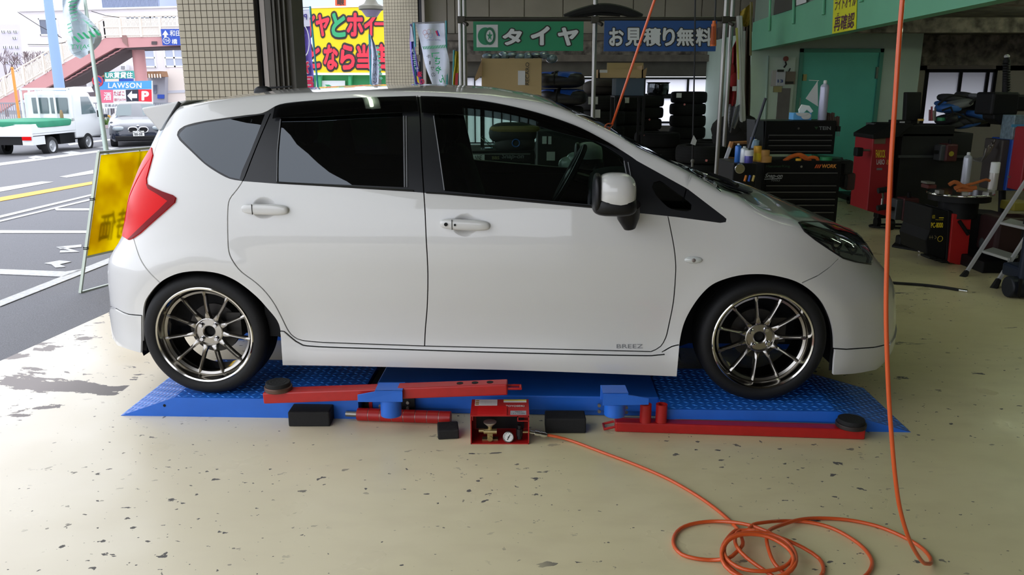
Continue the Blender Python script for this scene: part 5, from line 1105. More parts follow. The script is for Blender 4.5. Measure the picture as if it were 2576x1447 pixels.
# white collection truck behind the fence
wt=thing('white_box_lorry','white lorry cab with a driver window parked behind the far fence','lorry',onY(200,318,43.5).tolist(),0)
slab([(168,245),(176,243),(205,244),(222,270),(236,276),(238,306),(168,310)],43.5,1.9,van_w,'cab',wt,bevel=.05); slab([(169,247),(190,248),(199,272),(170,266)],43.45,.05,mat('dark_cab_window',(40,42,46),rough=.2),'side_window',wt); slab([(204,248),(212,247),(226,268),(208,268)],43.45,.05,bgl,'windscreen',wt); slab([(166,220),(186,218),(193,232),(166,236)],43.6,1.8,van_w,'roof_box',wt); slab([(206,276),(236,279),(236,281),(206,279)],43.44,.04,mat('red_stripe',(205,90,80),rough=.5),'stripe',wt)
for u in (180,226): m=MB(True); c=onY(u,306,43.4); m.cyl(c,c+np.array([0,.3,0]),.40,24); m.build('road_wheel',tyre_d,wt,True)
lb2=thing('roof_signboard','white roof sign with faded red lettering behind the flatbed truck','sign',onY(110,240,34).tolist(),0); slab([(69,225),(140,226),(140,236),(70,235)],34,.25,sw,'sign_board',lb2); slab([(76,236),(140,237),(140,256),(76,256)],34.1,2.0,van_w,'vehicle_roof',lb2); ptext('自動車安全',76,227,108,233,33.98,MATS['crimson_print'],lb2)
slab([(76,256),(140,256),(140,330),(76,330)],34.1,2.0,van_w,'vehicle_body',lb2)
# bare tree behind the stairs
bt=thing('bare_tree','leafless grey brown tree behind the footbridge stairs','tree',onY(20,300,52).tolist(),0); m=MB(True); random.seed(11); base=onY(20,300,52)
def twig(p,d,l,r,n):
    q=p+d*l; m.tube([p,(p+q)/2+np.array([random.uniform(-.05,.05)*l]*3),q],[r,r*.85,r*.7],4,caps=False)
    if n>0:
        for _ in range(3 if n>1 else 4):
            e=d+np.array([random.uniform(-.8,.8),random.uniform(-.5,.5),random.uniform(-.2,.6)]); e/=np.linalg.norm(e); twig(q,e,l*.72,r*.6,n-1)
for dx in (-1.2,0,1.3,2.4): twig(base+np.array([dx,0,0]),np.array([.05*dx,0,1.]),1.5,.09,4)
m.build('branches',mat('grey_bark',(128,112,114),rough=.95),bt)
def ymat():
    m=bpy.data.materials.new('yellow_translucent_board'); m.use_nodes=True; n=m.node_tree; n.nodes.clear(); N=n.nodes.new; K=n.links.new
    o=N('ShaderNodeOutputMaterial'); mx=N('ShaderNodeMixShader'); t=N('ShaderNodeBsdfTranslucent'); d=N('ShaderNodeBsdfDiffuse'); tc=N('ShaderNodeTexCoord'); z=N('ShaderNodeTexNoise'); z.inputs['Scale'].default_value=3.5; r=N('ShaderNodeValToRGB')
    r.color_ramp.elements[0].position=.38; r.color_ramp.elements[0].color=C(222,190,6); r.color_ramp.elements[1].position=.62; r.color_ramp.elements[1].color=C(255,236,10)
    K(tc.outputs['Object'],z.inputs['Vector']); K(z.outputs['Fac'],r.inputs[0]); K(r.outputs[0],t.inputs[0]); K(r.outputs[0],d.inputs[0]); mx.inputs[0].default_value=.3; K(t.outputs[0],mx.inputs[1]); K(d.outputs[0],mx.inputs[2]); K(mx.outputs[0],o.inputs[0]); return m
# ---------------------------------------------------------------- A-frame board and flag near the shop edge
af=thing('yellow_a_frame_board','yellow signboard in a silver pipe frame seen from behind','signboard',onG(202,738).tolist(),0)
f1=onG(202,737); BDir=np.array([.35,.94,0]); BDir/=np.linalg.norm(BDir); f2=f1+BDir*1.05; lean=np.array([.12,-.04,0]); silver=mat('silver_frame_pipe',(178,186,172),rough=.35,metal=.5)
ntil=np.cross(BDir,np.array([0,0,1])+lean*.6); ntil/=np.linalg.norm(ntil)
def onB(u,v): return onPl(u,v,f1,ntil)
tp1=onB(248,384); tp2=tp1+BDir*1.05; r_=.014
for q,nm in (((f1,tp1),'frame_upright'),((f2,tp2),'frame_upright'),((tp1,tp2),'frame_crossbar'),((f1,f2),'frame_crossbar')):
    m=MB(True); m.tube(q,r_,4); m.build(nm,silver,af)
p1=f1+(tp1-f1)*.255; p2=p1+BDir*1.05; ym=ymat(); 
m=MB(True); m.ext([p1+BDir*.02,p2-BDir*.02,tp2-BDir*.02-[0,0,.02],tp1+BDir*.02-[0,0,.02]],tuple(ntil*.006)); m.build('board_sheet',ym,af)
for t_ in (.42,.72): m=MB(True); m.tube([p1+BDir*t_-ntil*.012,tp1+BDir*t_-ntil*.012],.010,4); m.build('back_batten',silver,af)
m=MB(True); m.tube([p1,p2],.011,4); m.build('frame_crossbar',silver,af)
dirt=mat('dirty_yellow_print',(150,120,20),rough=.6)
def btext(s,a,b,c,d,mm): o=p1+BDir*a+(tp1-p1)*c-ntil*.002; text(s,o,BDir*(b-a),(tp1-p1)*(d-c),mm,af,mirror=True,bold=.02,off=-.004)
btext('特価',.10,.42,.12,.42,dirt)
for t_ in (0.08,.55): 
    c=p1+(tp1-p1)*t_; m=MB(True); 
    for k in (0,.012): m.tube([c+np.array([.018*math.cos(x),.018*math.sin(x),k]) for x in np.linspace(0,6.28,11)[:-1]],.003,5,closed=True)
    m.build('cable_tie',gap,af)
bp=thing('banner_flag','crumpled white banner flag with green stripes on a slanted pole','flag',onY(290,585,8.2).tolist(),0)
pb,pt=onY(289,585,7.6),onY(205,-60,8.6); m=MB(True); m.tube([pb,onY(270,400,7.75),onY(231,128,8.2),pt],[.024,.024,.018,.016],12); m.build('flag_pole',mat('pale_green_pole',(176,192,182),rough=.4,metal=.3),bp,True)
m=MB(True)
for (u,v) in ((276,408),(289,577)): c=onY(u-9 if v<500 else u,v,7.7); m.tube([c+np.array([.03*math.cos(x),.03*math.sin(x),0]) for x in np.linspace(0,6.28,11)[:-1]],.004,5,closed=True)
m.build('cable_tie',gap,bp,kind='stuff')
for q in (((270,398),(330,512)),((268,395),(283,430)),((345,394),(385,450))): m=MB(True); m.tube([onY(*q[0],7.75),onY(*q[1],7.6)],.012,6); m.build('pole_stay',silver,bp)
m=MB(True); m.tube([onY(235,565,7.3),onY(288,575,7.5),onY(322,564,7.7)],.008,6); m.build('pole_stay',silver,bp)
# cloth: lofted between two wandering edges, with folds
stripe_m=None
def cloth_mat(name,rgb,stripes=None):
    def f(n,b): b.inputs['Base Color'].default_value=C(*rgb); b.inputs['Roughness'].default_value=.8
    return nmat(name,f)
def cloth(Lp,Rp,Y,name,material,parent,fold=.05,nf=3,nx=14,step=6,amp=1.0):
    L_=cr(Lp,step);R_=cr(Rp,step); n=40; m=MB(True); vs=[];fs=[]
    g=lambda A,t: A[min(int(t*(len(A)-1)),len(A)-1)]
    for i in range(n+1):
        t=i/n; l=np.array(g(L_,t));r=np.array(g(R_,t))
        for j in range(nx+1):
            s=j/nx; q=l*(1-s)+r*s; vs.append(onY(q[0],q[1],Y+fold*math.sin(s*math.pi*nf+t*5)*amp))
    for i in range(n):
        for j in range(nx): a=i*(nx+1)+j; fs.append((a,a+1,a+nx+2,a+nx+1))
    m.add(vs,fs); return m.build(name,material,parent,True)
cw=cloth_mat('white_flag_cloth',(214,224,232)); tg=mat('flag_green_print',(46,165,110),rough=.8); pt_=mat('pale_green_print',(130,205,175),rough=.8)
cloth([(156,-5),(160,60),(168,100),(176,128),(186,140),(202,148)],[(213,-5),(197,20),(221,44),(249,75),(256,95),(250,112),(233,130)],8.35,'flag_cloth',cw,bp,fold=.06)
YF=8.24
for i in range(9):
    u,v=160+i*1.5,10+i*9.5; slab([(u+14,v-6),(u+34-i*1.2,v-10),(u+32-i*1.2,v-7.5),(u+10,v-2.5)] if i<6 else [(u,v-6),(u+10,v-10),(u+9,v-7),(u,v-3)],YF,.003,pt_ if i>3 else tg,'flag_stripe',bp)
for i,(u,v) in enumerate(((183,92),(193,84),(206,82),(221,79),(234,75))): slab([(u,v),(u+5,v-1),(u+20,v+13),(u+13,v+15)],YF,.003,tg,'flag_stripe',bp)
for u,v in ((203,47),(212,55),(220,63),(228,68)): slab([(u,v),(u+4,v+1),(u+22,v+11),(u+18,v+12)],YF,.003,pt_,'flag_stripe',bp)
ptext('PAJYT',178,112,228,126,YF,tg,bp,mirror=True,bold=-.01)
# ---------------------------------------------------------------- beyond the gap between the pillars
bb=thing('yellow_billboard','yellow tyre shop billboard with red lettering seen between the tiled pillars','billboard',onY(880,187,24).tolist(),0); BBY=24
yb_=mat('billboard_yellow',(245,212,8),rough=.6); rd_=mat('billboard_red',(232,52,72),rough=.6); bk_=mat('billboard_black',(48,44,44),rough=.6); gnb=mat('billboard_green',(52,168,110),rough=.6)
slab([(782,19),(1030,12),(1030,187),(790,187)],BBY,.12,yb_,'board_panel',bb); slab([(782,17),(1030,10),(1030,14),(782,21)],BBY-.02,.16,van_w,'board_edge',bb); slab([(786,183),(1030,183),(1030,189),(786,189)],BBY-.02,.16,van_w,'board_edge',bb)
def bchar(s,u0,v0,u1,v1,mm): ptext(s,u0,v0,u1,v1,BBY-.03,mm,bb,bold=.045,fitbold=.045,off=.01); ptext(s,u0,v0,u1,v1,BBY-.012,bk_,bb,bold=.125,fitbold=.045,off=.005)
for s,u0,v0,u1,v1 in (('イ',760,38,793,92),('ヤ',794,36,829,92),('ホ',872,32,914,92),('イ',916,34,946,92),('ー',942,56,985,64),('と',772,112,806,172),('な',814,112,850,176),('ら',856,112,893,176),('当',897,112,934,174),('店',938,110,978,176)): bchar(s,u0,v0,u1,v1,rd_)
bchar('と',834,32,870,94,gnb)
gw=thing('green_hoarding','green steel wall with white notice below the yellow billboard','wall panel',onY(850,240,BBY+.3).tolist(),0)
slab([(745,189),(1030,189),(1030,420),(745,420)],BBY+.3,.1,mat('green_hoarding_paint',(52,150,92),rough=.6),'panel_sheet',gw)
for u in (750,800,876,940): slab([(u,186),(u+7,186),(u+9,420),(u+2,420)],BBY+.05,.24,mat('green_post',(60,165,105),rough=.6),'panel_post',gw)
slab([(795,203),(868,203),(868,240),(795,240)],BBY+.18,.05,van_w,'white_notice',gw); m=MB(True); m.ext([onY(u,v,BBY+.17) for u,v in ((817,213),(828,213),(842,222),(828,222))],(0,.01,0)); m.build('green_arrow',gnb,gw)
os_=thing('orange_shop_sign','small orange square sign above the yellow billboard','sign',onY(856,15,BBY+3).tolist(),0); slab([(843,-20),(869,-20),(869,15),(843,14)],BBY+3,.1,mat('orange_sign',(240,96,60),rough=.6),'sign_panel',os_); ptext('眼',848,-2,866,13,BBY+2.98,bk_,os_,bold=.03); slab([(874,-20),(930,-20),(930,14),(874,14)],BBY+3,.1,van_w,'sign_side_panel',os_)
fbk=building('pale_far_wall','pale blue white building wall behind the yellow billboard','' or [(735,-60),(1100,-60),(1100,300),(735,300)],BBY+6,4,mat('pale_blue_wall',(208,224,228),rough=.8))
# street lamp
sl=thing('street_lamp','grey street lamp with a bell shaped lantern before the yellow billboard','lamp',(onY(935,30,17)[0],17,-.3),0); c=onY(934,20,17)
m=MB(True); M=Matrix.Translation(c); m.lathe([(.001,.16),(.10,.15),(.14,.08),(.245,.03),(.25,-.03),(.20,-.05),(.001,-.05)],28,M); m.build('lamp_hood',mat('grey_green_lamp',(112,110,98),rough=.5,metal=.3),sl,True)
m=MB(True); m.lathe([(.20,-.05),(.11,-.17),(.001,-.18)],28,M); m.build('lamp_lantern',mat('lilac_lantern_glass',(150,140,165),rough=.2,coat=.5),sl,True); m=MB(True); m.cyl((c[0],17,c[2]+.1),(c[0],17,c[2]+.5),.04,10); q_=onY(1012,20,17); m.tube([(c[0],17,c[2]+.5),(q_[0],17,c[2]+.6),(q_[0],17,-.3)],.05,10); m.build('lamp_post',MATS['grey_green_lamp'],sl,True)
# banners
def banner(label,pole_u,cloth_l,cloth_r,Y,rgb,poles,top=None,cname='banner_cloth',fold=.03):
    b=thing('banner_flag',label,'banner',onY(cloth_l[-1][0],240,Y).tolist(),0,'nobori banners outside')
    for (u0,v0),(u1,v1) in poles: m=MB(True); m.tube([onY(u0,v0,Y),onY(u1,v1,Y)],.014,8); m.build('banner_pole',mat('teal_banner_pole',(60,150,160),rough=.4),b,True)
    if top: m=MB(True); m.tube([onY(*top[0],Y),onY(*top[1],Y)],.008,6); m.build('banner_arm',fm,b,True)
    cloth(cloth_l,cloth_r,Y,cname,mat('cloth_%d_%d_%d'%rgb,rgb,rough=.8),b,fold=fold); return b
pu=(122,104,188); wh_=(214,220,238)
b1=banner('purple banner flag beside the olive shutter column',0,[(741,26),(745,100),(750,160),(758,226),(780,620)],[(778,24),(782,100),(786,160),(792,230),(815,620)],12,pu,[((780,16),(840,640))],((740,20),(782,18)))
slab([(741,27),(778,25),(780,66),(743,68)],11.95,.004,mat('banner_white_top',(216,214,230),rough=.8),'banner_header',b1); ptext('Play!',742,35,772,54,11.94,mat('banner_purple_ink',(70,60,140),rough=.8),b1,mirror=True,bold=.02)
m=MB(True); c=onY(761,102,11.94); m.tube([c+np.array([.095*math.cos(t),0,.22*math.sin(t)]) for t in np.linspace(0,6.283,21)[:-1]],.007,6,closed=True); m.build('banner_oval',sw,b1); ptext('横浜',750,85,772,93,11.94,MATS['banner_purple_ink'],b1,mirror=True); ptext('さんの',752,96,766,101,11.94,MATS['banner_purple_ink'],b1,mirror=True); ptext('湘南金',748,108,772,118,11.94,MATS['banner_purple_ink'],b1,mirror=True)
crm=mat('banner_crimson',(200,40,80),rough=.8); 
for s,u0,v0,u1,v1 in (('海',752,154,778,186),('呂',764,192,788,222)): ptext(s,u0,v0,u1,v1,11.93,crm,b1,bold=.05,mirror=True); ptext(s,u0-1,v0-1,u1+1,v1+1,11.945,sw,b1,bold=.11,mirror=True)
b2=banner('furled white banner flag in front of the yellow billboard',0,[(930,88),(934,130),(934,170),(935,218)],[(934,88),(946,120),(957,165),(960,216)],12.5,wh_,[((929,86),(945,620))],fold=.05)
for i in range(8): slab([(945+i*1.2,118+i*11),(951+i*1.3,116+i*11),(955+i*1.2,121+i*11),(949+i*1.2,124+i*11)],12.42,.003,pt_,'banner_stripe',b2)
for s,v in (('し',140),('や',158),('ん',178),('じ',196)): ptext(s,938,v,948,v+12,12.4,tx_dark,b2,mirror=True)
b3=banner('narrow purple and white banner flag on the right tiled pillar',0,[(1032,60),(1031,110),(1035,160),(1048,228)],[(1036,62),(1042,110),(1053,165),(1068,228)],13.2,pu,[((1040,56),(1056,560))],((1030,62),(1042,58)))
slab([(1032,64),(1036,68),(1041,104),(1032,105)],13.15,.003,MATS['banner_white_top'],'banner_header',b3)
for s,u,v in (('大',1033,122),('王',1037,138),('ミ',1040,154),('ヤ',1044,168)): ptext(s,u,v,u+9,v+12,13.12,sw,b3,mirror=True)
for s,u,v in (('湯',1050,180),('の',1056,198)): ptext(s,u,v,u+12,v+14,13.12,crm,b3,bold=.04,mirror=True)
slab([(1048,190),(1052,194),(1056,212),(1050,206)],13.14,.003,yb_,'banner_patch',b3)
b4=banner('wide white banner flag with five pale rings and green writing',0,[(1045,60),(1058,110),(1070,165),(1087,212),(1090,230)],[(1118,58),(1121,110),(1131,160),(1128,212),(1126,230)],13.0,wh_,[((1122,52),(1130,560)),((1042,58),(1045,118))],((1038,58),(1125,55)))
YN=12.92
for i,(u,v,cc) in enumerate(((1069,82,(200,110,120)),(1079,80,(190,120,110)),(1088,79,(150,190,150)),(1073,90,(200,150,120)),(1083,89,(120,150,200)))):
    c=onY(u,v,YN); m=MB(True); m.tube([c+np.array([.030*math.cos(t),0,.036*math.sin(t)]) for t in np.linspace(0,6.283,17)[:-1]],.0025,5,closed=True); m.build('printed_ring',mat('ring_ink_%d'%i,cc,rough=.7),b4)
slab([(1095,78),(1099,77),(1105,88),(1100,91)],YN,.003,crm,'printed_mark',b4); slab([(1099,76),(1101,76),(1107,91),(1103,91)],YN-.003,.003,sb,'printed_mark',b4); ptext('JAPAN OLYMPIC',1073,99,1108,103,YN,MATS['banner_purple_ink'],b4,mirror=True)
for i in range(15): u=1063+i*4; slab([(u,117-i*.3),(u+2,116.5-i*.3),(u+5,124-i*.3),(u+3,124.5-i*.3)],YN,.003,tg,'banner_stripe',b4)
m=MB(True); m.ext([onY(u,v,YN) for u,v in ((1085,133),(1105,132),(1105,134),(1088,135),(1089,144),(1087,144))],(0,.003,0)); m.build('bracket_mark',tg,b4)
for s,u,v in (('さ',1093,142),('ゃ',1096,166),('ん',1105,188)): ptext(s,u,v,u+14,v+20,YN,tg,b4,bold=.02,mirror=True)
for s,u,v in (('キ',1073,137),('ー',1080,153),('サ',1083,167),('の',1085,183)): ptext(s,u,v,u+(10 if s!='ー' else 3),v+10,YN,tx_dark,b4,mirror=True)
b5=banner('short yellow and red banner flag between the white banner and the rack pipes',0,[(1143,128),(1142,165),(1140,180),(1139,228)],[(1154,130),(1154,165),(1154,180),(1150,228)],13.6,(176,160,40),[((1142,126),(1132,500)),((1156,131),(1154,500))])
slab([(1146,184),(1153,184),(1150,230),(1144,230)],13.5,.003,mat('banner_red_tail',(190,60,66),rough=.8),'banner_tail',b5)
# ---------------------------------------------------------------- BACK OF THE WORKSHOP
def fbx(u0,v0,u1,v1,Y,depth,material,name,parent=None,bevel=0,**k):
    """box whose front face at depth Y covers the measured rectangle"""
    a,b=onY(u0,v1,Y),onY(u1,v0,Y); c=onY(u1,v1,Y); m=MB(True); m.box(a[0],c[0],Y,Y+depth,a[2],b[2]); return m.build(name,material,parent,bevel=bevel,**k)
def solo(o,label,cat,group=None): return tag(o,label,cat,group)
pipe=mat('galvanised_scaffold_pipe',(160,158,154),rough=.35,metal=.85)
RY=9.3
rk=thing('pipe_rack','galvanised scaffold pipe rack carrying the two hanging signs','rack',onY(1500,400,RY).tolist(),0)
for u in (1159,1496,1822): a=onY(u,100,RY); m=MB(True); m.cyl((a[0],RY,0),(a[0],RY,3.88),.0245,16); m.build('upright_pipe',pipe,rk,True)
for u in (1169,1838): a=onY(u,100,RY+.4); m=MB(True); m.cyl((a[0],RY+.4,0),(a[0],RY+.4,3.88),.0245,16); m.build('upright_pipe',pipe,rk,True)
a,b=onY(1150,48,RY-.05),onY(1850,48,RY-.05); m=MB(True); m.cyl(a,(b[0],b[1],a[2]),.0245,14); m.build('cross_pipe',mat('dark_scaffold_pipe',(66,62,58),rough=.5,metal=.5),rk,True)
for u in (1161,1497,1824): c=onY(u,50,RY-.03); m=MB(True); m.cbox(c,(.09,.10,.07)); m.cyl(c+np.array([.03,-.06,-.03]),c+np.array([.07,-.1,-.06]),.022,10); m.build('pipe_clamp',mat('clamp_steel',(70,66,60),rough=.5,metal=.6),rk,bevel=.01)
# tyre sign
ts=thing('green_tyre_sign','green hanging signboard with white tyre lettering and a tyre emblem','sign',onY(1330,128,RY-.1).tolist(),0); SY=RY-.10
gpan=mat('sign_green_panel',(22,128,88),rough=.5); fbx(1191,54,1467,128,SY,.03,gpan,'sign_panel',ts)
fbx(1199,62,1253,119,SY-.006,.006,mat('sign_white_square',(200,202,206),rough=.5),'emblem_ground',ts,bevel=.003)
MT=lambda u,v: Matrix.Translation(onY(u,v,SY-.01))@Matrix.Rotation(math.radians(90),4,'X')
def disc(rx,ry,M): m=MB(); m.add([(rx*math.cos(t),ry*math.sin(t),0) for t in np.linspace(0,6.283,33)[:-1]],[tuple(range(32))],M); m.w=True; return m
pxm=RY/2040*1.0
disc(19*pxm*.95,20*pxm,MT(1221,91)).build('emblem_tyre_back',gpan,ts); m=disc(13.5*pxm,20*pxm,MT(1232,91)@Matrix.Translation((0,0,.003))); m.build('emblem_tyre_face',mat('sign_green_dark',(16,104,72),rough=.5),ts); disc(8.5*pxm,14*pxm,MT(1232,91)@Matrix.Translation((0,0,.006))).build('emblem_hub',MATS['sign_white_square'],ts)
m=MB(True); M=MT(1232,91)@Matrix.Translation((0,0,.009)); pts=[]
for i in range(10): t=math.pi/2+i*math.pi/5; r=(1.0 if i%2==0 else .38); pts.append((7.5*pxm*r*math.cos(t),12*pxm*r*math.sin(t),0))
m.add(pts+[(0,0,0)],[(i,(i+1)%10,10) for i in range(10)],M); m.build('emblem_star',gpan,ts)
whs=mat('sign_white_lettering',(208,210,214),rough=.5)
for s,u0,v0,u1,v1 in (('タ',1264,72,1313,114),('イ',1335,66,1383,114),('ヤ',1403,69,1455,115)): ptext(s,u0,v0,u1,v1,SY-.012,whs,ts,bold=.05,fitbold=.05); ptext(s,u0,v0,u1,v1,SY-.004,ink,ts,bold=.11,fitbold=.05)
es=thing('blue_estimate_sign','blue hanging signboard with white free estimate lettering','sign',onY(1660,128,RY-.1).tolist(),0)
fbx(1519,52,1800,129,SY,.03,mat('sign_blue_panel',(34,76,138),rough=.5),'sign_panel',es)
us_=[1532,1573,1618,1667,1702,1750,1795]
for i,s in enumerate('お見積り無料'): u0,u1=us_[i],us_[i+1]-4; ptext(s,u0,70,u1,116,SY-.012,whs,es,bold=.035,fitbold=.035); ptext(s,u0,70,u1,116,SY-.004,ink,es,bold=.085,fitbold=.035)
# bumper bar lying on the pipe
bb_=thing('black_bumper_bar','curved black bumper bar lying on top of the sign pipe','car part',onY(1510,44,RY).tolist(),0)
P_=[onY(u,v,RY) for u,v in ((1420,44),(1448,34),(1480,26),(1510,21),(1545,23),(1585,32),(1614,44))]; m=MB(True); m.tube(cr(P_,.05),[.035+.02*math.sin(math.pi*i/len(cr(P_,.05))) for i in range(len(cr(P_,.05)))],8); m.build('bumper_bar',rub,bb_,True)
m=MB(True); m.tube([onY(1458,40,RY-.02),onY(1500,34,RY-.02),onY(1560,37,RY-.02)],.02,6); m.build('mounting_rail',blk,bb_,True)
# cardboard boxes
card=mat('cardboard',(180,156,112),rough=.85,noise=(2,.08)); cardd=mat('cardboard_flap',(150,124,88),rough=.9); paper=mat('paper_label',(205,205,205),rough=.8)
cb=thing('large_cardboard_box','large brown cardboard box with sideways black lettering behind the car roof','box',onY(1287,300,9.9).tolist(),0); fbx(1212,147,1362,262,9.9,.4,card,'carton',cb,bevel=.004)
m=MB(True); m.ext([onY(u,v,9.88) for u,v in ((1213,148),(1194,196),(1196,204),(1213,190))],(0,.01,0)); m.build('open_flap',cardd,cb); fbx(1303,178,1321,214,9.89,.008,paper,'shipping_label',cb)
o,x,y=onY(1331,214,9.885),onY(1331,157,9.885),onY(1322,214,9.885); text('RECARO',o,x-o,y-o,ink,cb,bold=.0,mirror=False,off=-.003)
fm_=glass('clear_film',(.72,.78,.82),base=.05); ff=thing('plastic_film_roll','crumpled pale blue plastic film lying on the large cardboard box','film',onY(1320,147,10.1).tolist(),0); film=mat('pale_blue_film',(140,165,180),rough=.25,coat=.6,noise=(14,.5,(80,95,105)))
m=MB(True); 
for i in range(9): c=onY(1228+i*20,141+3*math.sin(i*1.7)+(4 if i==8 else 0),10.1); m.ball(c,(.075,.12,.035+.01*(i%3)),10,6)
m.build('film_bundle',film,ff,True)
ob=thing('open_cardboard_box','small open cardboard box standing on the blue grey crate','box',onY(1560,195,10.3).tolist(),0); fbx(1505,175,1618,196,10.3,.02,card,'front_panel',ob); fbx(1527,158,1618,178,10.75,.02,card,'back_panel',ob); fbx(1505,175,1509,196,10.3,.45,cardd,'side_panel',ob); fbx(1614,165,1618,196,10.3,.45,cardd,'side_panel',ob)
m=MB(True); m.ext([onY(u,v,10.28) for u,v in ((1618,178),(1628,170),(1624,196),(1618,196))],(0,.01,0)); m.build('side_flap',cardd,ob); fbx(1508,176,1528,183,10.29,.008,paper,'label_sticker',ob)
solo(fbx(1549,197,1620,241,10.35,.42,mat('blue_grey_crate',(66,82,96),rough=.6),'plastic_crate',None,bevel=.006),'blue grey crate under the open cardboard box','crate')
ss=thing('steel_storage_shelf','dark steel shelf carrying the large cardboard box behind the car roof','shelf',onY(1287,500,9.9).tolist(),0); a=onY(1208,262,9.9); b=onY(1366,262,9.9)
m=MB(True); m.box(a[0],b[0],9.88,10.32,a[2]-.02,a[2]-.001); m.build('shelf_board',blk,ss)
for x in (a[0]+.015,b[0]-.015):
    for y in (9.9,10.3): m=MB(True); m.box(x-.015,x+.015,y-.015,y+.015,0,a[2]-.02); m.build('shelf_post',blk,ss)
ss=thing('steel_storage_shelf','dark steel shelf carrying the blue grey crate and open box','shelf',onY(1585,500,10.35).tolist(),0); a=onY(1546,241,10.35); b=onY(1623,241,10.35)
m=MB(True); m.box(a[0],b[0],10.33,10.78,a[2]-.02,a[2]-.001); m.build('shelf_board',blk,ss)
for x in (a[0]+.015,b[0]-.015):
    for y in (10.35,10.75): m=MB(True); m.box(x-.015,x+.015,y-.015,y+.015,0,a[2]-.02); m.build('shelf_post',blk,ss)
# tyres
tyr=mat('stacked_tyre_rubber',(17,17,18),rough=.8,spec=.25)
def tyre_proto(R,w_,name='tyre'):
    m=MB(); r0=R*.62; h=w_/2
    m.lathe([(r0,-h*.7),(r0+.01,-h*.95),(R*.8,-h),(R*.93,-h*.92),(R*.985,-h*.7),(R,-h*.35),(R,h*.35),(R*.985,h*.7),(R*.93,h*.92),(R*.8,h),(r0+.01,h*.95),(r0,h*.7),(r0-.01,0)],40,closed=True); o=m.build(name,tyr,None,True)
    g=MB()
    for z in (-.5,-.18,.18,.5): g.lathe([(R*1.0008-(.002 if abs(z)>.4 else 0),z*h-.004),(R*1.0015-(.002 if abs(z)>.4 else 0),z*h),(R*1.0008-(.002 if abs(z)>.4 else 0),z*h+.004)],40)
    g.build('tread_groove',gap,o,kind='stuff'); return o
ordn=['bottom','second','third','fourth','fifth','sixth','seventh','eighth','ninth','tenth']
pink_l=mat('pink_tyre_sticker',(215,130,130),rough=.7)
def stack(u,Y,R,w_,vtop,desc,n=None,skip=0,jit=.01,labels=()):
    top=onY(u,vtop,Y)[2]; x=onY(u,vtop,Y)[0]; n=n or max(1,round(top/w_)); w2=top/n; pr=None; random.seed(int(u))
    for i in range(n):
        z=w2*(i+.5); xx=x+random.uniform(-jit,jit)
        if pr is None: o=tyre_proto(R,w2*.985); pr=o
        else:
            o=pr.copy(); COL.objects.link(o)
            for c_ in pr.children: k=c_.copy(); COL.objects.link(k); k.parent=o
        o.location=(xx,Y,z); k_=n-1-i
        nm='topmost tyre' if k_==0 else '%s tyre from the top'%(['','second','third','fourth','fifth','sixth','seventh','eighth','ninth'][k_]); tag(o,'black %s %s'%(nm,desc),'tyre','stacked tyres')
        XF4[o.name]=Matrix.Translation(o.location)
        for (kk,uu,vv,hw,hh,mm) in labels:
            if kk==k_: 
                pass
    return top
def sticker(u,v,Y,hw,hh,mm,parent,rot=0):
    m=MB(True); c=onY(u,v,Y); m.cbox(c,(hw*2,.003,hh*2),ry=rot); return m.build('tyre_sticker',mm,parent)
def last(n=0): return [o for o in bpy.data.objects if o.name.startswith('tyre') and o.get('category')=='tyre'][-1-n]
stack(1733,13.2,.285,.178,230,'in the tall stack by the red banner bundle'); sticker(1708,240,12.9,.04,.035,MATS['paper_label'],last()); sticker(1722,263,12.905,.014,.014,pink_l,last(1),.3)
stack(1618,13.0,.31,.172,240,'in the wide stack left of the window mullion',jit=.03); sticker(1634,301,12.68,.014,.014,pink_l,last(2),.7)
sw_t=tyre_proto(.16,.19,'tyre'); c=onY(1655,228,13.0); sw_t.location=(c[0],13.0,onY(1655,240,13.0)[2]+.095); tag(sw_t,'small black tyre wrapped in clear film atop the wide tyre stack','tyre','stacked tyres')
XF4[sw_t.name]=Matrix.Translation(sw_t.location); m=MB(); m.lathe([(.162,-.08),(.172,.0),(.168,.08),(.2,.1),(.14,.105),(.08,.1)],16); m.build('wrapping_film',fm_,sw_t,True)
stack(1513,11.6,.33,.2,240,'in the stack under the rolled dark cover'); sticker(1492,253,11.26,.065,.05,paper,last()); sticker(1498,286,11.26,.065,.055,paper,last(1))
stack(1566,12.3,.33,.2,243,'in the rear stack behind the orange cord'); sticker(1574,252,11.96,.05,.04,paper,last())
stack(1655,10.9,.30,.21,332,'in the low stack behind the windscreen'); sticker(1617,341,10.6,.016,.016,pink_l,last(),.5)
stack(1768,9.9,.325,.2,364,'in the low stack below the hanging white tag'); sticker(1777,404,9.28,.012,.012,pink_l,last(1),.2)
stack(1800,11.2,.33,.21,352,'in the dim stack behind the low stack')
stack(1408,10.7,.31,.2,266,'in the stack under the blue tyre bags')
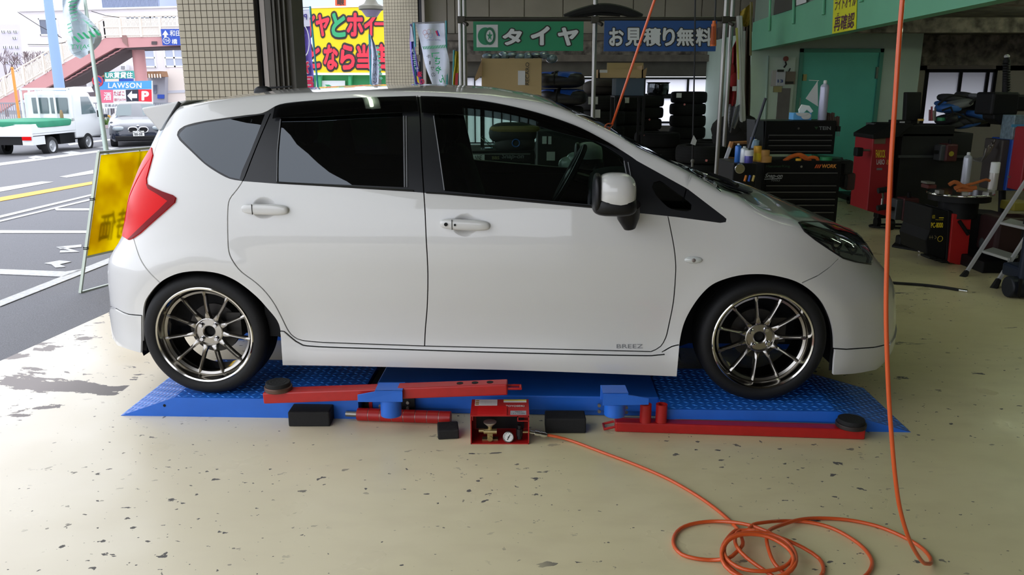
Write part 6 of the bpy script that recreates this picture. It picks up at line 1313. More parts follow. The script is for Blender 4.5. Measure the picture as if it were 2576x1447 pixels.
# bagged tyres
bagb=mat('dark_tyre_bag',(26,26,34),rough=.45); bagl=mat('blue_bag_fabric',(26,74,164),rough=.35)
for i,(v0,v1,lab) in enumerate(((181,222,'upper black and blue bagged tyre on the stack behind the roof'),(224,266,'lower black and blue bagged tyre on the stack behind the roof'))):
    Yc=10.7; c=onY(1408,(v0+v1)/2,Yc); hh=(onY(1408,v0,Yc)[2]-onY(1408,v1,Yc)[2])/2; t=thing('bagged_tyre',lab,'bagged tyre',(c[0]+(0 if i==0 else .03),Yc,c[2]-hh),0,'bagged tyres')
    m=MB(); m.ball((0,0,hh),(.315,.315,hh),28,12,p=.6); m.build('tyre_bag',bagb,t,True)
    m=MB()
    for a0,a1 in ((math.radians(185),math.radians(246)),(math.radians(262),math.radians(335))):
        N=10; vs=[]
        for k in range(N+1):
            a=a0+(a1-a0)*k/N
            for r,z in ((.08,hh*2.02),(.20,hh*2.015),(.29,hh*1.86),(.318,hh*1.5),(.321,hh*(1.15+.35*abs(k-N/2)/N*2))): vs.append((r*math.cos(a),r*math.sin(a),z))
        m.add(vs,[(k*5+j,k*5+j+1,k*5+j+6,k*5+j+5) for k in range(N) for j in range(4)])
    m.build('blue_panel',bagl,t,True)
    m=MB(); a=math.radians(254); m.tube([(r*math.cos(a),r*math.sin(a),z) for r,z in ((.1,hh*2.03),(.25,hh*1.97),(.325,hh*1.5),(.33,hh*1.0),(.32,hh*.5))],.012,5); m.build('bag_strap',gap,t)
rc=thing('rolled_cover','rolled dark brown cover on the labelled tyre stack','cover',onY(1513,240,11.6).tolist(),0); m=MB(True); c=onY(1512,221,11.6); m.ball(c,(.25,.25,.105),24,12,p=.65); m.ball(c+np.array([.04,-.1,.06]),(.2,.2,.06),20,8,p=.6); m.build('cover_roll',mat('dark_brown_cover',(48,42,36),rough=.8,noise=(9,.4)),rc,True)
# hanging line with tag, inspection lamp
hl_=thing('hanging_cable','thin black cable with a white paper tag hanging before the tyres','cable',onY(1744,430,8.4).tolist(),0); m=MB(True); m.tube([onY(1749,-40,8.4),onY(1748,120,8.4),onY(1743,345,8.4),onY(1742,410,8.4)],.0075,6); m.build('cable_run',blk,hl_,True)
m=MB(True); m.ext([onY(u,v,8.38) for u,v in ((1745,340),(1753,354),(1749,366),(1737,362))],(0,.004,0)); m.build('paper_tag',paper,hl_); m=MB(True); c=onY(1742,405,8.39); m.ball(c,(.02,.02,.02),8,6); m.cyl(c,c-np.array([0,0,.06]),.012,8); m.build('cable_end',mat('grey_plug',(120,118,114),rough=.5),hl_,True)
il=thing('orange_inspection_lamp','orange handheld inspection lamp hanging over the blue sign edge','lamp',onY(1795,118,8.8).tolist(),0); m=MB(True); m.tube([onY(1802,-40,8.8),onY(1800,20,8.8),onY(1798,58,8.8)],.008,6); m.build('lamp_cord',blk,il,True); m=MB(True); a,b=onY(1796,60,8.8),onY(1794,116,8.8); m.cyl(b,a,.032,12,r1=.026); m.cyl(a,a+np.array([0,0,.03]),.018,10); m.build('lamp_cage',mat('orange_lamp_plastic',(228,112,44),rough=.45),il,True)
for du in (-5,-1,3): m=MB(True); a,b=onY(1795+du,66,8.76),onY(1794+du,112,8.76); m.cyl(a,b,.004,6); m.build('cage_bar',mat('dark_orange_bar',(150,60,20),rough=.5),il,True)
# bundle of rolled banners and poles in the corner
fb2=thing('banner_pole_bundle','bundle of white banner poles leaning in the corner by the mint fascia','pole bundle',onY(1865,330,10.2).tolist(),0)
for (u0,v0,u1,v1,r,cc) in ((1846,-20,1838,130,.016,(150,150,150)),(1858,40,1866,310,.026,(196,198,196)),(1863,40,1872,312,.022,(205,206,204)),(1872,78,1868,318,.018,(190,192,192)),(1854,70,1860,200,.02,(190,190,90)),(1889,5,1888,140,.014,(120,110,60))): m=MB(True); m.tube([onY(u0,v0,10.2),onY(u1,v1,10.2)],r,8); m.build('banner_pole',mat('pole_%d_%d'%(cc[0],cc[2]),cc,rough=.5),fb2,True)
cloth([(1862,30),(1863,60),(1876,68)],[(1893,5),(1893,38),(1886,62)],10.25,'rolled_banner',mat('mustard_banner',(150,128,40),rough=.8),fb2,fold=.03)
cloth([(1874,66),(1872,150),(1874,240),(1876,300)],[(1889,58),(1888,150),(1888,240),(1886,300)],10.3,'rolled_banner',mat('dark_brown_banner',(60,44,34),rough=.9),fb2,fold=.04)
rb=thing('red_banner_bundle','crumpled red and white rolled banners hanging by the window edge','banner',onY(1848,330,10.0).tolist(),0)
cloth([(1838,130),(1840,160),(1836,190),(1830,240),(1828,270)],[(1852,100),(1853,160),(1854,190),(1853,240),(1850,265)],10.0,'rolled_banner',mat('red_banner_cloth',(150,30,36),rough=.8),rb,fold=.05)
cloth([(1826,262),(1830,290),(1834,330)],[(1850,262),(1846,300),(1838,335)],10.0,'banner_tail',mat('grey_white_cloth',(150,150,160),rough=.8),rb,fold=.05); cloth([(1848,270),(1844,290),(1840,320)],[(1862,262),(1858,300),(1848,325)],10.05,'banner_tail',mat('white_cloth_tail',(175,178,188),rough=.8),rb,fold=.04)
fbx(1842,217,1852,229,9.93,.004,paper,'banner_label',rb); m=MB(True); m.ball(onY(1838,176,9.95),(.05,.04,.08),12,8); m.ball(onY(1843,200,9.95),(.05,.04,.09),12,8); m.build('cloth_knot',MATS['red_banner_cloth'],rb,True)
# black tarpaulin heap in that corner
m=MB(True); 
for u,v,r in ((1838,325,.25),(1865,318,.22),(1880,335,.25),(1850,345,.3)): m.ball(onY(u,v,10.35),(r,.2,r*.7),12,8)
solo(m.build('dark_sheet_heap',mat('dark_sheet',(30,28,28),rough=.9),None,True),'dark crumpled sheet heaped under the banner poles','sheet')
# ---------------------------------------------------------------- tool chests
chest=mat('black_tool_chest',(11,11,13),rough=.4,spec=.25); trimm=mat('drawer_aluminium_trim',(120,120,122),rough=.3,metal=.8)
CY=7.0
def chest_box(label,u0,v0,u1,v1,Y,dep,drawers,zfloor=False,name='tool_chest'):
    a,b=onY(u0,v1,Y),onY(u1,v0,Y); z0=.12 if zfloor else a[2]; t=thing(name,label,'tool chest',((a[0]+b[0])/2,Y,0 if zfloor else z0),0)
    m=MB(True); m.box(a[0],b[0],Y,Y+dep,z0,b[2]); m.build('cabinet_body',chest,t,bevel=.006)
    prev=None
    for i,(va,vb) in enumerate(drawers):
        za,zb=onY(u0,vb,Y)[2],onY(u0,va,Y)[2]; m=MB(True); m.box(a[0]+.03,b[0]-.03,Y-.012,Y,za+.004,zb-.004); d=m.build('drawer',chest,t,bevel=.002,seg=1)
        m=MB(True); m.box(a[0]+.035,b[0]-.035,Y-.022,Y-.012,zb-.014,zb-.006); m.build('drawer_pull',trimm,d)
    if zfloor:
        for x in (a[0]+.06,b[0]-.06):
            for y in (Y+.06,Y+dep-.06): m=MB(True); m.cyl((x-.015,y,.055),(x+.015,y,.055),.055,16); m.box(x-.02,x+.02,y-.02,y+.02,.09,.125); m.build('castor',blk,t,True)
    return t
lc=chest_box('large black roller tool cabinet with silver script lettering beside the teal door','' or 1906,405,2118,600,CY,.45,[(432,463),(464,479),(480,497),(498,512),(513,530),(531,560),(561,598)],True,'roller_cabinet')
uc=chest_box('upper black tool chest with thin drawers standing on the roller cabinet','' or 1920,304,2105,388,CY+.12,.33,[(337,349),(350,362),(363,377),(378,388)],False,'top_chest')
m=MB(True); a,b=onY(1899,388,CY+.13),onY(1921,388,CY+.12); m.ext([a,b,onY(1921,304,CY+.12),onY(1899,302,CY+.13)],(0,.25,0)); m.build('side_panel',mat('dark_grey_side',(38,42,46),rough=.4),uc)
for u,v,p_ in ((2008,323,uc),(2015,419,lc)): c=onY(u,v,CY-.004 if p_ is lc else CY+.116); m=MB(True); m.cyl(c,c-np.array([0,.012,0]),.010,14); m.build('lock_cylinder',chrome,p_,True)
silv=mat('silver_lettering',(175,178,182),rough=.4,metal=.3); orl=mat('orange_gold_lettering',(214,140,60),rough=.5); gl_=mat('dark_green_lettering',(24,60,34),rough=.5)
ptext('TEIN',2060,318,2090,327,CY+.113,mat('dim_grey_lettering',(110,114,116),rough=.5),uc,bold=.02); m=MB(True); m.ext([onY(u,v,CY+.113) for u,v in ((2049,319),(2058,319),(2054,326))],(0,.003,0)); m.build('green_mark',gl_,uc)
ptext('WORK',2068,413,2104,423,CY-.008,orl,lc,bold=.03,shear=.2)
for i in range(3): m=MB(True); u=2049+i*5; m.ext([onY(uu,v,CY-.008) for uu,v in ((u,423),(u+3,423),(u+8,414),(u+5,414))],(0,.002,0)); m.build('logo_bar',mat('logo_orange',(205,90,40),rough=.5),lc)
ptext('Snap-on',1924,437,1969,450,CY-.016,silv,lc,bold=.02,shear=.3); ptext('TOOLS',1940,452,1962,456,CY-.016,silv,lc,shear=.2); m=MB(True); m.ext([onY(u,v,CY-.016) for u,v in ((1923,450),(1967,448),(1967,450),(1923,452))],(0,.002,0)); m.build('logo_underline',silv,lc); ptext('HammerKing',1928,415,1987,423,CY-.008,gl_,lc,bold=.01)
# things on the chests
solo(fbx(1995,284,2041,302,CY+.2,.12,mat('tissue_box_blue',(96,168,222),rough=.6),'tissue_box',None,bevel=.004),'blue and white tissue box on the upper tool chest','tissue box'); TB=bpy.data.objects['tissue_box']
m=MB(True); c=onY(2018,284,CY+.19); m.ball(c,(.055,.003,.03),16,6,zmin=-1,zmax=.0); m.ball(onY(2028,292,CY+.195),(.045,.004,.03),14,6); m.build('white_print',MATS['paper_label'],TB)
m=MB(True); P_=[onY(u,v,CY+.25) for u,v in ((2011,284),(2010,276),(2018,263),(2036,266),(2046,280),(2040,284),(2030,276),(2022,284))]; m.ext(P_,(0,.02,0)); m.build('tissue_sheet',mat('tissue_white',(226,228,226),rough=.9),TB)
def can(u0,v0,u1,v1,Y,rgb,label,cap=None,cap_h=.0,name='spray_can',cat='spray can',neck=True,parent=None,lab2=None):
    a,b=onY((u0+u1)/2,v1,Y),onY((u0+u1)/2,v0,Y); r=(onY(u1,v1,Y)[0]-onY(u0,v1,Y)[0])/2; h=b[2]-a[2]; t=thing(name,label,cat,a.tolist(),0); bm_=mat('can_%d_%d_%d'%rgb,rgb,rough=.3,metal=.2)
    m=MB(); m.lathe([(0,0),(r*.96,0),(r,.006),(r,h*(.82 if neck else .98)),(r*.9,h*(.87 if neck else 1)),(r*.35 if neck else 0,h*(.92 if neck else 1)),(r*.3 if neck else 0,h*(.93 if neck else 1)),(0,h*(.93 if neck else 1))],20); m.build('can_body',bm_,t,True)
    if neck: m=MB(); m.lathe([(0,h*.92),(r*.4,h*.92),(r*.4,h*.98),(r*.3,h),(0,h)],14); m.build('nozzle',MATS['paper_label'],t,True)
    if cap: m=MB(); m.lathe([(r*1.02,h*.62),(r*1.02,h*.98),(r*.9,h*1.0),(0,h*1.0)],20); m.build('cap',mat('cap_%d_%d_%d'%cap,cap,rough=.4),t,True)
    if lab2: m=MB(); m.lathe([(r*1.01,h*.1),(r*1.01,h*.55)],20); m.build('wrap_label',mat('wrap_%d_%d_%d'%lab2,lab2,rough=.5),t,True)
    return t
sc1=can(2057,202,2078,302,CY+.2,(168,168,190),'tall silver spray can on the upper tool chest'); m=MB(True); c=onY(2060,203,CY+.2); m.cyl(c,onY(2035,202,CY+.2),.0025,6); m.build('spray_straw',MATS['paper_label'],sc1); 
m=MB(True); P_=[onY(u,v,CY+.3) for u,v in ((2057,204),(2058,268),(2027,248))]; m.ext(P_,(0,.004,0)); P_=[onY(u,v,CY+.31) for u,v in ((2075,220),(2081,226),(2076,238))]; m.ext(P_,(0,.004,0)); solo(m.build('paper_sheet',mat('tilted_white_paper',(196,198,196),rough=.9),None),'tilted white sheet of paper behind the tall silver spray can','paper')
gl1=thing('screwdriver_holder','bundle of brown handled screwdrivers on the right end of the top chest','tools',onY(2096,302,CY+.2).tolist(),0)
for i in range(8): m=MB(True); u=2080+i*4.2; a,b=onY(u,306 if i<5 else 318,CY+.25),onY(u+1,283+(i%3) if i<5 else 292+(i%3),CY+.25); m.cyl(a,b,.0075,8); m.build('screwdriver_handle',mat('dark_brown_handle',(74,48,34),rough=.5),gl1,True)
fbx(2104,318,2114,331,CY+.15,.15,blk,'tool_tray',gl1); 
for u in (2106,2111): m=MB(True); m.cyl(onY(u,330,CY+.2),onY(u,343,CY+.2),.003,6); m.build('hanging_driver',trimm,gl1)
# items on the roller cabinet top
can(1847,361,1863,410,CY-.05+.02,(44,110,196),'blue aerosol can at the left end of the workshop trolley',name='blue_can')
can(1860,368,1880,412,CY-.05,(205,210,218),'white plastic bottle beside the blue aerosol can',name='white_bottle',cat='bottle'); can(1872,378,1893,415,CY-.1,(74,70,150),'white capped can with a purple label in front of the white bottle',cap=(226,226,232),name='purple_label_can')
can(1890,350,1909,372,CY+.05,(150,180,205),'small clear blue bottle behind the yellow can',name='clear_bottle',cat='bottle'); can(1886,342,1897,372,CY+.1,(30,70,160),'dark blue bottle behind the small clear bottle',name='dark_blue_bottle',cat='bottle'); can(1894,367,1914,406,CY-.02,(226,170,60),'yellow and orange can beside the tape rolls',name='yellow_can',neck=False,lab2=(235,200,40))
def tape(u,v,Y,r,h,rgb,label,name='tape_roll',rim=.45):
    c=onY(u,v,Y); m=MB(); m.lathe([(r*rim,0),(r,0),(r,h),(r*rim,h)],26,closed=True); o=m.build(name,mat('tape_%d_%d_%d'%rgb,rgb,rough=.5),None,True); o.location=c; tag(o,label,'tape','rolls of tape on the cabinets')
tape(1923,408,CY+.0,.058,.052,(190,140,78),'lower brown tape roll at the left end of the roller cabinet'); tape(1920,393,CY+.0,.052,.052,(196,146,82),'upper brown tape roll resting on another brown roll')
tape(2077,408,CY+.07,.052,.045,(30,128,76),'green tape roll on the right of the roller cabinet'); tape(2008,409,CY+.03,.024,.034,(224,170,30),'small yellow cap shaped roll beside the orange gloves',rim=.1)
og=thing('orange_work_gloves','pair of orange work gloves draped on the roller cabinet','gloves',onY(2010,409,CY+.06).tolist(),0); ogm=mat('orange_glove',(206,98,30),rough=.8,noise=(20,.2))
for pts,r in (([(1972,406),(1985,397),(2000,391),(2014,390),(2030,398)],.018),([(2012,392),(2022,398),(2034,404),(2040,405)],.014),([(2025,402),(2040,396),(2055,398),(2058,405)],.015)):
    m=MB(True); m.tube(cr([onY(u,v,CY+.06) for u,v in pts],.02),r,8); m.build('glove',ogm,og,True)
ft=thing('clear_plastic_tray','clear plastic packaging lying behind the green tape','packaging',onY(2080,404,CY+.2).tolist(),0); m=MB(True); P_=[onY(u,v,CY+.2) for u,v in ((2046,384),(2058,389),(2120,396),(2123,406),(2060,408),(2048,404))]; m.ext(P_,(0,.05,0)); m.build('blister_shell',glass('cloudy_plastic',(.62,.66,.64),base=.08),ft)
fbx(2110,404,2137,412,CY+.12,.2,blk,'side_shelf',lc); 
bgm=mat('black_tool_pouch',(26,24,24),rough=.85)
pc=thing('tool_pouch_rack','black and brown tool pouches hanging on the right side of the roller cabinet','tool rack',onY(2135,480,CY+.25).tolist(),0)
for u0,v0,u1,v1,cc in ((2122,404,2146,440,(26,24,24)),(2128,436,2151,480,(62,40,36)),(2122,440,2134,476,(30,28,28))): fbx(u0,v0,u1,v1,CY+.2,.15,mat('pouch_%d'%cc[0],cc,rough=.8),'tool_pouch',pc,bevel=.02)
# trolley at left with meter
tr=thing('small_black_trolley','small black trolley with a round chrome gauge left of the roller cabinet','trolley',onY(1880,480,CY-.05).tolist(),0); a,b=onY(1845,411,CY-.15),onY(1904,411,CY-.15)
m=MB(True); m.box(a[0],b[0],CY-.15,CY+.35,.05,a[2]); m.build('trolley_body',blk,tr,bevel=.01); m=MB(True); c=onY(1860,424,CY-.16); m.cyl(c,c-np.array([0,.02,0]),.042,24); m.build('gauge_rim',chrome,tr,True,bevel=.003); m=MB(True); c=c-np.array([-.0,.021,0]); m.cyl(c,c-np.array([0,.002,0]),.035,24); m.build('gauge_face',mat('tan_gauge_face',(130,120,84),rough=.4),tr)
for u,cc in ((1873,(220,130,50)),(1883,(50,90,190)),(1893,(210,180,110))): m=MB(True); m.tube([onY(u,456,CY-.2),onY(u+4,442,CY-.18)],.010,8); m.build('pen_handle',mat('pen_%d'%cc[2],cc,rough=.5),tr,True)
br=thing('black_broom_handle','thin black rod leaning up from the trolley against the pale wall','rod',onY(1884,410,CY).tolist(),0); m=MB(True); m.tube([onY(1880,385,CY-.02),onY(1905,310,CY),onY(1926,247,CY+.02)],.012,8); m.build('rod_shaft',mat('navy_black_rod',(24,30,44),rough=.4),br,True)
# ladder at left of the trolley
sl1=thing('small_wooden_top_ladder','white and tan step ladder leaning behind the bonnet','ladder',onY(1830,470,7.4).tolist(),0)
m=MB(True); m.tube([onY(1838,366,7.4),onY(1800,470,7.3)],.02,4); m.build('ladder_rail',mat('ladder_white',(205,205,215),rough=.5),sl1); m=MB(True); m.tube([onY(1842,357,7.4),onY(1837,372,7.4)],.024,6); m.tube([onY(1840,360,7.45),onY(1888,358,7.5)],.016,6); m.tube([onY(1826,398,7.4),onY(1848,400,7.45)],.016,6); m.build('ladder_cap',mat('tan_wood',(176,122,70),rough=.7),sl1,True)
m=MB(True); m.tube([onY(1886,358,7.6),onY(1905,470,7.7)],.018,4); m.build('ladder_rail',MATS['ladder_white'],sl1)
# switch panel, calendar on the mint pillar
sp=thing('wall_switch_box','pale wall switch box with a small calendar beside the teal door','switch box',onY(1970,225,YT-.07).tolist(),0)
fbx(1941,177,1953,217,YT-.10,.04,mat('switch_box_beige',(176,172,170),rough=.6),'box_body',sp); fbx(1953,179,1974,216,YT-.12,.05,mat('calendar_white',(186,188,194),rough=.7),'calendar_page',sp); fbx(1956,175,1972,181,YT-.13,.02,blk,'calendar_header',sp); ptext('13',1956,200,1970,208,YT-.125,mat('calendar_blue',(50,70,130),rough=.6),sp,bold=.04)
fbx(1975,180,2000,212,YT-.10,.04,mat('dark_beige_box',(118,106,92),rough=.6),'meter_box',sp); fbx(1976,205,1996,211,YT-.11,.01,blk,'meter_slot',sp); m=MB(True); c=onY(1976,148,YT-.08); m.cyl(c,c-np.array([0,.03,0]),.035,16); m.build('alarm_button',mat('red_brown_button',(120,52,46),rough=.5),sp,True)
m=MB(True); m.tube([onY(1976,155,YT-.09),onY(1978,162,YT-.1),onY(1972,170,YT-.1)],.012,6); m.tube([onY(1988,172,YT-.09),onY(1984,180,YT-.1)],.008,6); m.build('wiring',blk,sp,True); fbx(1946,217,1966,232,YT-.09,.03,mat('hanging_keys',(150,140,100),rough=.5,metal=.4),'key_rack',sp)
solo(fbx(1953,222,1983,300,YT-.08,.02,mat('aged_grey_plate',(112,106,104),rough=.7,noise=(5,.2)),'riser_plate',None),'long grey metal plate below the switch box','plate')
m=MB(True); m.tube([onY(1933,140,YT-.08),onY(1931,200,YT-.08),onY(1926,310,YT-.08)],.012,8); solo(m.build('wall_conduit',mat('pale_green_conduit',(128,150,138),rough=.6),None,True),'thin pale green conduit running down the wall left of the switch box','conduit')
m=MB(True); c=onY(1927,196,YT-.09); 
# yellow notice on the fascia
yn=thing('yellow_wall_notice','yellow notice with dark hand lettering on the mint fascia','notice',onF(2126,85).tolist(),0)
def fbq(pts,out,th_,mm,nm,par): return fbox(pts,out,th_,mm,nm,par)
fbq([(2101,-30),(2159,-42),(2155,74),(2096,85)],.004,.006,mat('notice_yellow',(206,206,20),rough=.6),'notice_sheet',yn)
nF=np.array([F1[1]-F0[1],-(F1[0]-F0[0]),0]); nF/=np.linalg.norm(nF); nF=nF if nF[0]<0 else -nF
nk=mat('notice_ink',(82,38,60),rough=.7)
def ftext(s,p00,p10,p01,bold=.0):
    o=onF(*p00)+nF*.0105; x=onF(*p10)+nF*.0105-o; y=onF(*p01)+nF*.0105-o; text(s,o,x,y,nk,yn,bold=bold,off=.001)
ftext('ライトオイル',(2102,27),(2155,15),(2105,-4),.02); ftext('再確認',(2100,80),(2151,70),(2103,42),.02); ftext('エ',(2107,42),(2114,40),(2108,34),.01)
# ---------------------------------------------------------------- right hand machines
mred=mat('machine_red',(150,24,34),rough=.45); mblk=mat('machine_black',(15,15,16),rough=.55,spec=.25); mdk=mat('machine_dark_grey',(30,30,29),rough=.65,spec=.25)
AY=8.6
al=thing('red_aligner_cabinet','tall red and black workshop machine with yellow lettering behind the hanging hose','machine',onZ(2240,575,0).tolist(),0)
m=MB(True); P0_=[onY(u,v,AY) for u,v in ((2197,340),(2250,333),(2246,548),(2181,530))]; m.ext(P0_,(0,.45,0)); m.build('red_side_panel',mred,al,bevel=.006)
fbx(2250,335,2425,520,AY+.1,.5,mdk,'black_front_panel',al,bevel=.01); m=MB(True); P_=[onY(u,v,AY-.05) for u,v in ((2196,340),(2245,312),(2300,312),(2260,345),(2196,350))]; m.ext(P_,(0,.5,0)); m.build('sloped_tray',mblk,al,bevel=.006); fbx(2260,315,2400,345,AY+.1,.45,mblk,'top_tray',al,bevel=.01); fbx(2196,310,2236,335,AY+.3,.2,mat('tray_grey',(60,64,64),rough=.6),'tray_back',al)
ptext('FAROCK',2203,377,2227,397,AY-.01,mat('yellow_lettering',(226,200,40),rough=.5),al,bold=.02); ptext('LABO',2205,401,2225,414,AY-.01,MATS['paper_label'],al,bold=.01); ptext('&',2229,402,2238,414,AY-.01,orl,al); fbx(2206,423,2219,428,AY-.01,.01,mat('badge_grey',(110,110,112),rough=.4),'badge',al); fbx(2199,342,2227,362,AY-.006,.01,mat('worn_label_olive',(108,92,70),rough=.8),'worn_label',al)
fbx(2260,391,2430,397,AY+.08,.02,mat('grey_strip',(58,60,60),rough=.5),'grey_rail',al)
for x_,y_ in ((2205,560),(2240,566)): c=onZ(x_,y_+12,0); m=MB(True); m.cyl(c+np.array([-.02,0,.06]),c+np.array([.02,0,.06]),.06,16); m.build('castor',mblk,al,True)
m=MB(True); c=onZ(2262,578,0); m.cbox((c[0]+.1,c[1]+.15,.14),(.62,.12,.06)); m.cbox((c[0]+.45,c[1]+.2,.11),(.12,.3,.2)); m.build('base_frame',mblk,al,bevel=.01)
m=MB(True); cc_=onZ(2255,572,0); m.tube([(cc_[0]+.30*math.cos(t),cc_[1]+.12*math.sin(t),.014) for t in np.linspace(0,6.283,25)[:-1]],.012,6,closed=True); m.build('cable_loop',rub,al,True)
# clamp heads
for i,(u,v,lab) in enumerate(((2391,385,'dark red alignment sensor head with yellow emblem high on the machine'),(2287,528,'dark red alignment sensor head with yellow emblem low beside the cabinet'))):
    Y=AY-.1 if i==0 else AY-.35; t=thing('sensor_head',lab,'sensor',onY(u,v+28,Y).tolist(),0,'alignment sensor heads'); s=1.0 if i==0 else 1.3
    fbx(u-14*s,v-22*s,u+16*s,v+22*s,Y,.18,mat('dark_maroon',(72,26,28),rough=.5),'sensor_housing',t,bevel=.015); fbx(u-28*s,v-20*s,u-14*s,v+20*s,Y+.02,.14,mat('sensor_grey',(62,64,66),rough=.5),'sensor_side',t,bevel=.01); m=MB(True); c=onY(u+2,v+2,Y-.003); m.cyl(c,c-np.array([0,.004,0]),.026*s,20); m.build('emblem_disc',mat('emblem_olive_yellow',(150,138,40),rough=.5),t)
    fbx(u-40*s,v-6,u-28*s,v+2,Y+.05,.05,mblk,'mount_bar',t); m=MB(True); m.cyl(onY(u,v-22*s,Y+.08),onY(u,v-34*s,Y+.08),.02,10); m.build('clamp_knob',mblk,t,True)
for i,(u,v) in enumerate(((2224,478),(2222,522))): t=thing('clamp_arm_pad',['upper black padded clamp arm on the red cabinet','lower black padded clamp arm on the red cabinet'][i],'clamp',onY(u,v,AY-.2).tolist(),0,'clamp arms'); m=MB(True); m.tube([onY(u-15,v+2,AY-.2),onY(u+18,v-3,AY-.2)],.03,10); m.build('pad_grip',rub,t,True); m=MB(True); m.tube([onY(u-4,v,AY-.15),onY(u-2,v+(22 if i==0 else -22),AY-.12)],.012,8); m.build('clamp_link',steel,t,True)
for i,(u,v,lab) in enumerate(((2160,413,'black bracket arm on the left edge of the red machine'),)): t=thing('bracket_arm',lab,'bracket',onY(u,v,AY).tolist(),0); fbx(2155,372,2171,394,AY,.1,mblk,'arm_pad',t,bevel=.01); m=MB(True); m.tube([onY(2170,378,AY+.05),onY(2200,378,AY+.05)],.012,8); m.build('arm_rod',steel,t,True)
bs_=thing('blue_plastic_strip','narrow bright blue panel standing behind the red machine','panel',onY(2190,470,AY+.55).tolist(),0); fbx(2186,381,2200,470,AY+.5,.06,mat('bright_blue_panel',(34,120,214),rough=.4),'panel_sheet',bs_)
# monitor and clutter on the machine top
mo=thing('black_monitor','black monitor seen from behind on the machine top','monitor',onY(2298,305,AY+.4).tolist(),0); m=MB(True); P_=[onY(u,v,AY+.4) for u,v in ((2281,232),(2319,232),(2315,304),(2277,304))]; m.ext(P_,(0,.08,0)); m.build('monitor_case',mblk,mo,bevel=.01); fbx(2290,300,2306,318,AY+.42,.05,mblk,'monitor_stand',mo)
kb=thing('black_keyboard_box','small dark box with a grey badge left of the monitor','box',onY(2270,315,AY+.2).tolist(),0); fbx(2255,303,2290,316,AY+.1,.2,mblk,'box_case',kb,bevel=.005); fbx(2264,306,2276,309,AY+.09,.01,paper,'box_badge',kb)
tape(2367,304,AY+.2,.042,.034,(44,130,84),'green tape roll on the machine top'); tape(2316,304,AY+.2,.030,.020,(190,150,60),'small ochre tape roll beside the monitor',rim=.5)
pn=thing('marker_bundle','bundle of pink and grey markers standing on the machine top','markers',onY(2345,304,AY+.2).tolist(),0)
for i,(u,h,cc) in enumerate(((2338,276,(120,70,80)),(2343,268,(150,60,70)),(2348,278,(140,130,120)),(2352,272,(70,66,66)))): m=MB(True); m.cyl(onY(u,304,AY+.2),onY(u+1,h,AY+.2),.010,8); m.build('marker_pen',mat('marker_%d'%cc[0],cc,rough=.5),pn,True)
# heap of bags and covers
hp=thing('bag_heap','heap of black and blue bags piled before the right window','bags',onY(2430,315,AY+.4).tolist(),0); random.seed(5)
bl2=mat('mid_blue_bag',(34,84,150),rough=.6); gr2=mat('charcoal_bag',(30,30,33),rough=.7); gl2=mat('grey_bag',(96,98,100),rough=.7)
for u,v,a,b,mm in ((2400,250,.17,.05,gr2),(2440,248,.16,.05,gr2),(2372,262,.06,.03,bl2),(2385,272,.12,.05,bl2),(2420,282,.18,.06,gr2),(2400,292,.10,.04,bl2),(2440,300,.20,.05,gr2),(2470,262,.14,.07,gr2),(2410,262,.14,.05,gl2),(2455,290,.12,.04,bl2),(2430,310,.14,.05,bl2),(2475,290,.14,.09,gr2),(2395,312,.16,.05,gr2),(2462,245,.10,.03,gl2),(2380,300,.10,.05,gr2)):
    m=MB(True); c=onY(u,v,AY+.4+random.uniform(-.1,.1)); m.ball((0,0,0),(a,.14,b),14,8,p=.75,M=Matrix.Translation(c)@Matrix.Rotation(random.uniform(-.35,.35),4,'Y')); m.build('bag',mm,hp,True)
for P_ in ([(2360,264),(2376,250),(2400,240),(2430,244)],[(2380,300),(2400,285),(2430,296),(2450,310)],[(2440,262),(2460,245),(2480,250)],[(2370,278),(2392,270),(2398,285),(2380,292)]): m=MB(True); m.tube(cr([onY(u,v,AY+.15) for u,v in P_],.05),.012,6); m.build('bag_strap',gap,hp,True)
# tyre changer column and head
TY=7.4
tcg=thing('tyre_changer','black and red tyre changer machine with yellow lettering and a round turntable','machine',onZ(2380,665,0).tolist(),0); TCY=onZ(2380,665,0)[1]
m=MB(True); P_=[onY(u,v,TCY) for u,v in ((2344,523),(2386,532),(2383,600),(2376,655),(2332,640),(2328,605),(2338,580))]; m.ext(P_,(0,.5,0)); m.build('front_housing',mblk,tcg,bevel=.008)
m=MB(True); P_=[onY(u,v,TCY-.02) for u,v in ((2397,538),(2445,541),(2432,672),(2386,660))]; m.ext(P_,(0,.4,0)); m.build('red_panel',mat('machine_bright_red',(170,26,26),rough=.45),tcg,bevel=.006)
m=MB(True); P_=[onY(u,v,TCY+.0) for u,v in ((2384,528),(2400,532),(2390,665),(2378,660))]; m.ext(P_,(0,.4,0)); P_=[onY(u,v,TCY+.02) for u,v in ((2440,536),(2560,545),(2560,660),(2430,672))]; m.ext(P_,(0,.4,0)); m.build('rear_housing',mblk,tcg,bevel=.01)
m=MB(True); m.tube([onY(2413,556,TCY-.04),onY(2436,590,TCY-.04),onY(2438,578,TCY-.04)],.016,6); m.build('side_lever',mblk,tcg)
m=MB(True); c=onY(2415,483,TCY+.12); m.cyl(c-np.array([0,0,.02]),c+np.array([0,0,.0]),.27,40); m.build('turntable',chrome,tcg,True,bevel=.006); m=MB(True); m.cyl(c-np.array([0,0,.22]),c-np.array([0,0,.02]),.16,24); m.cyl(c-np.array([0,0,.07]),c-np.array([0,0,.02]),.25,30); m.build('turntable_base',mblk,tcg,True)
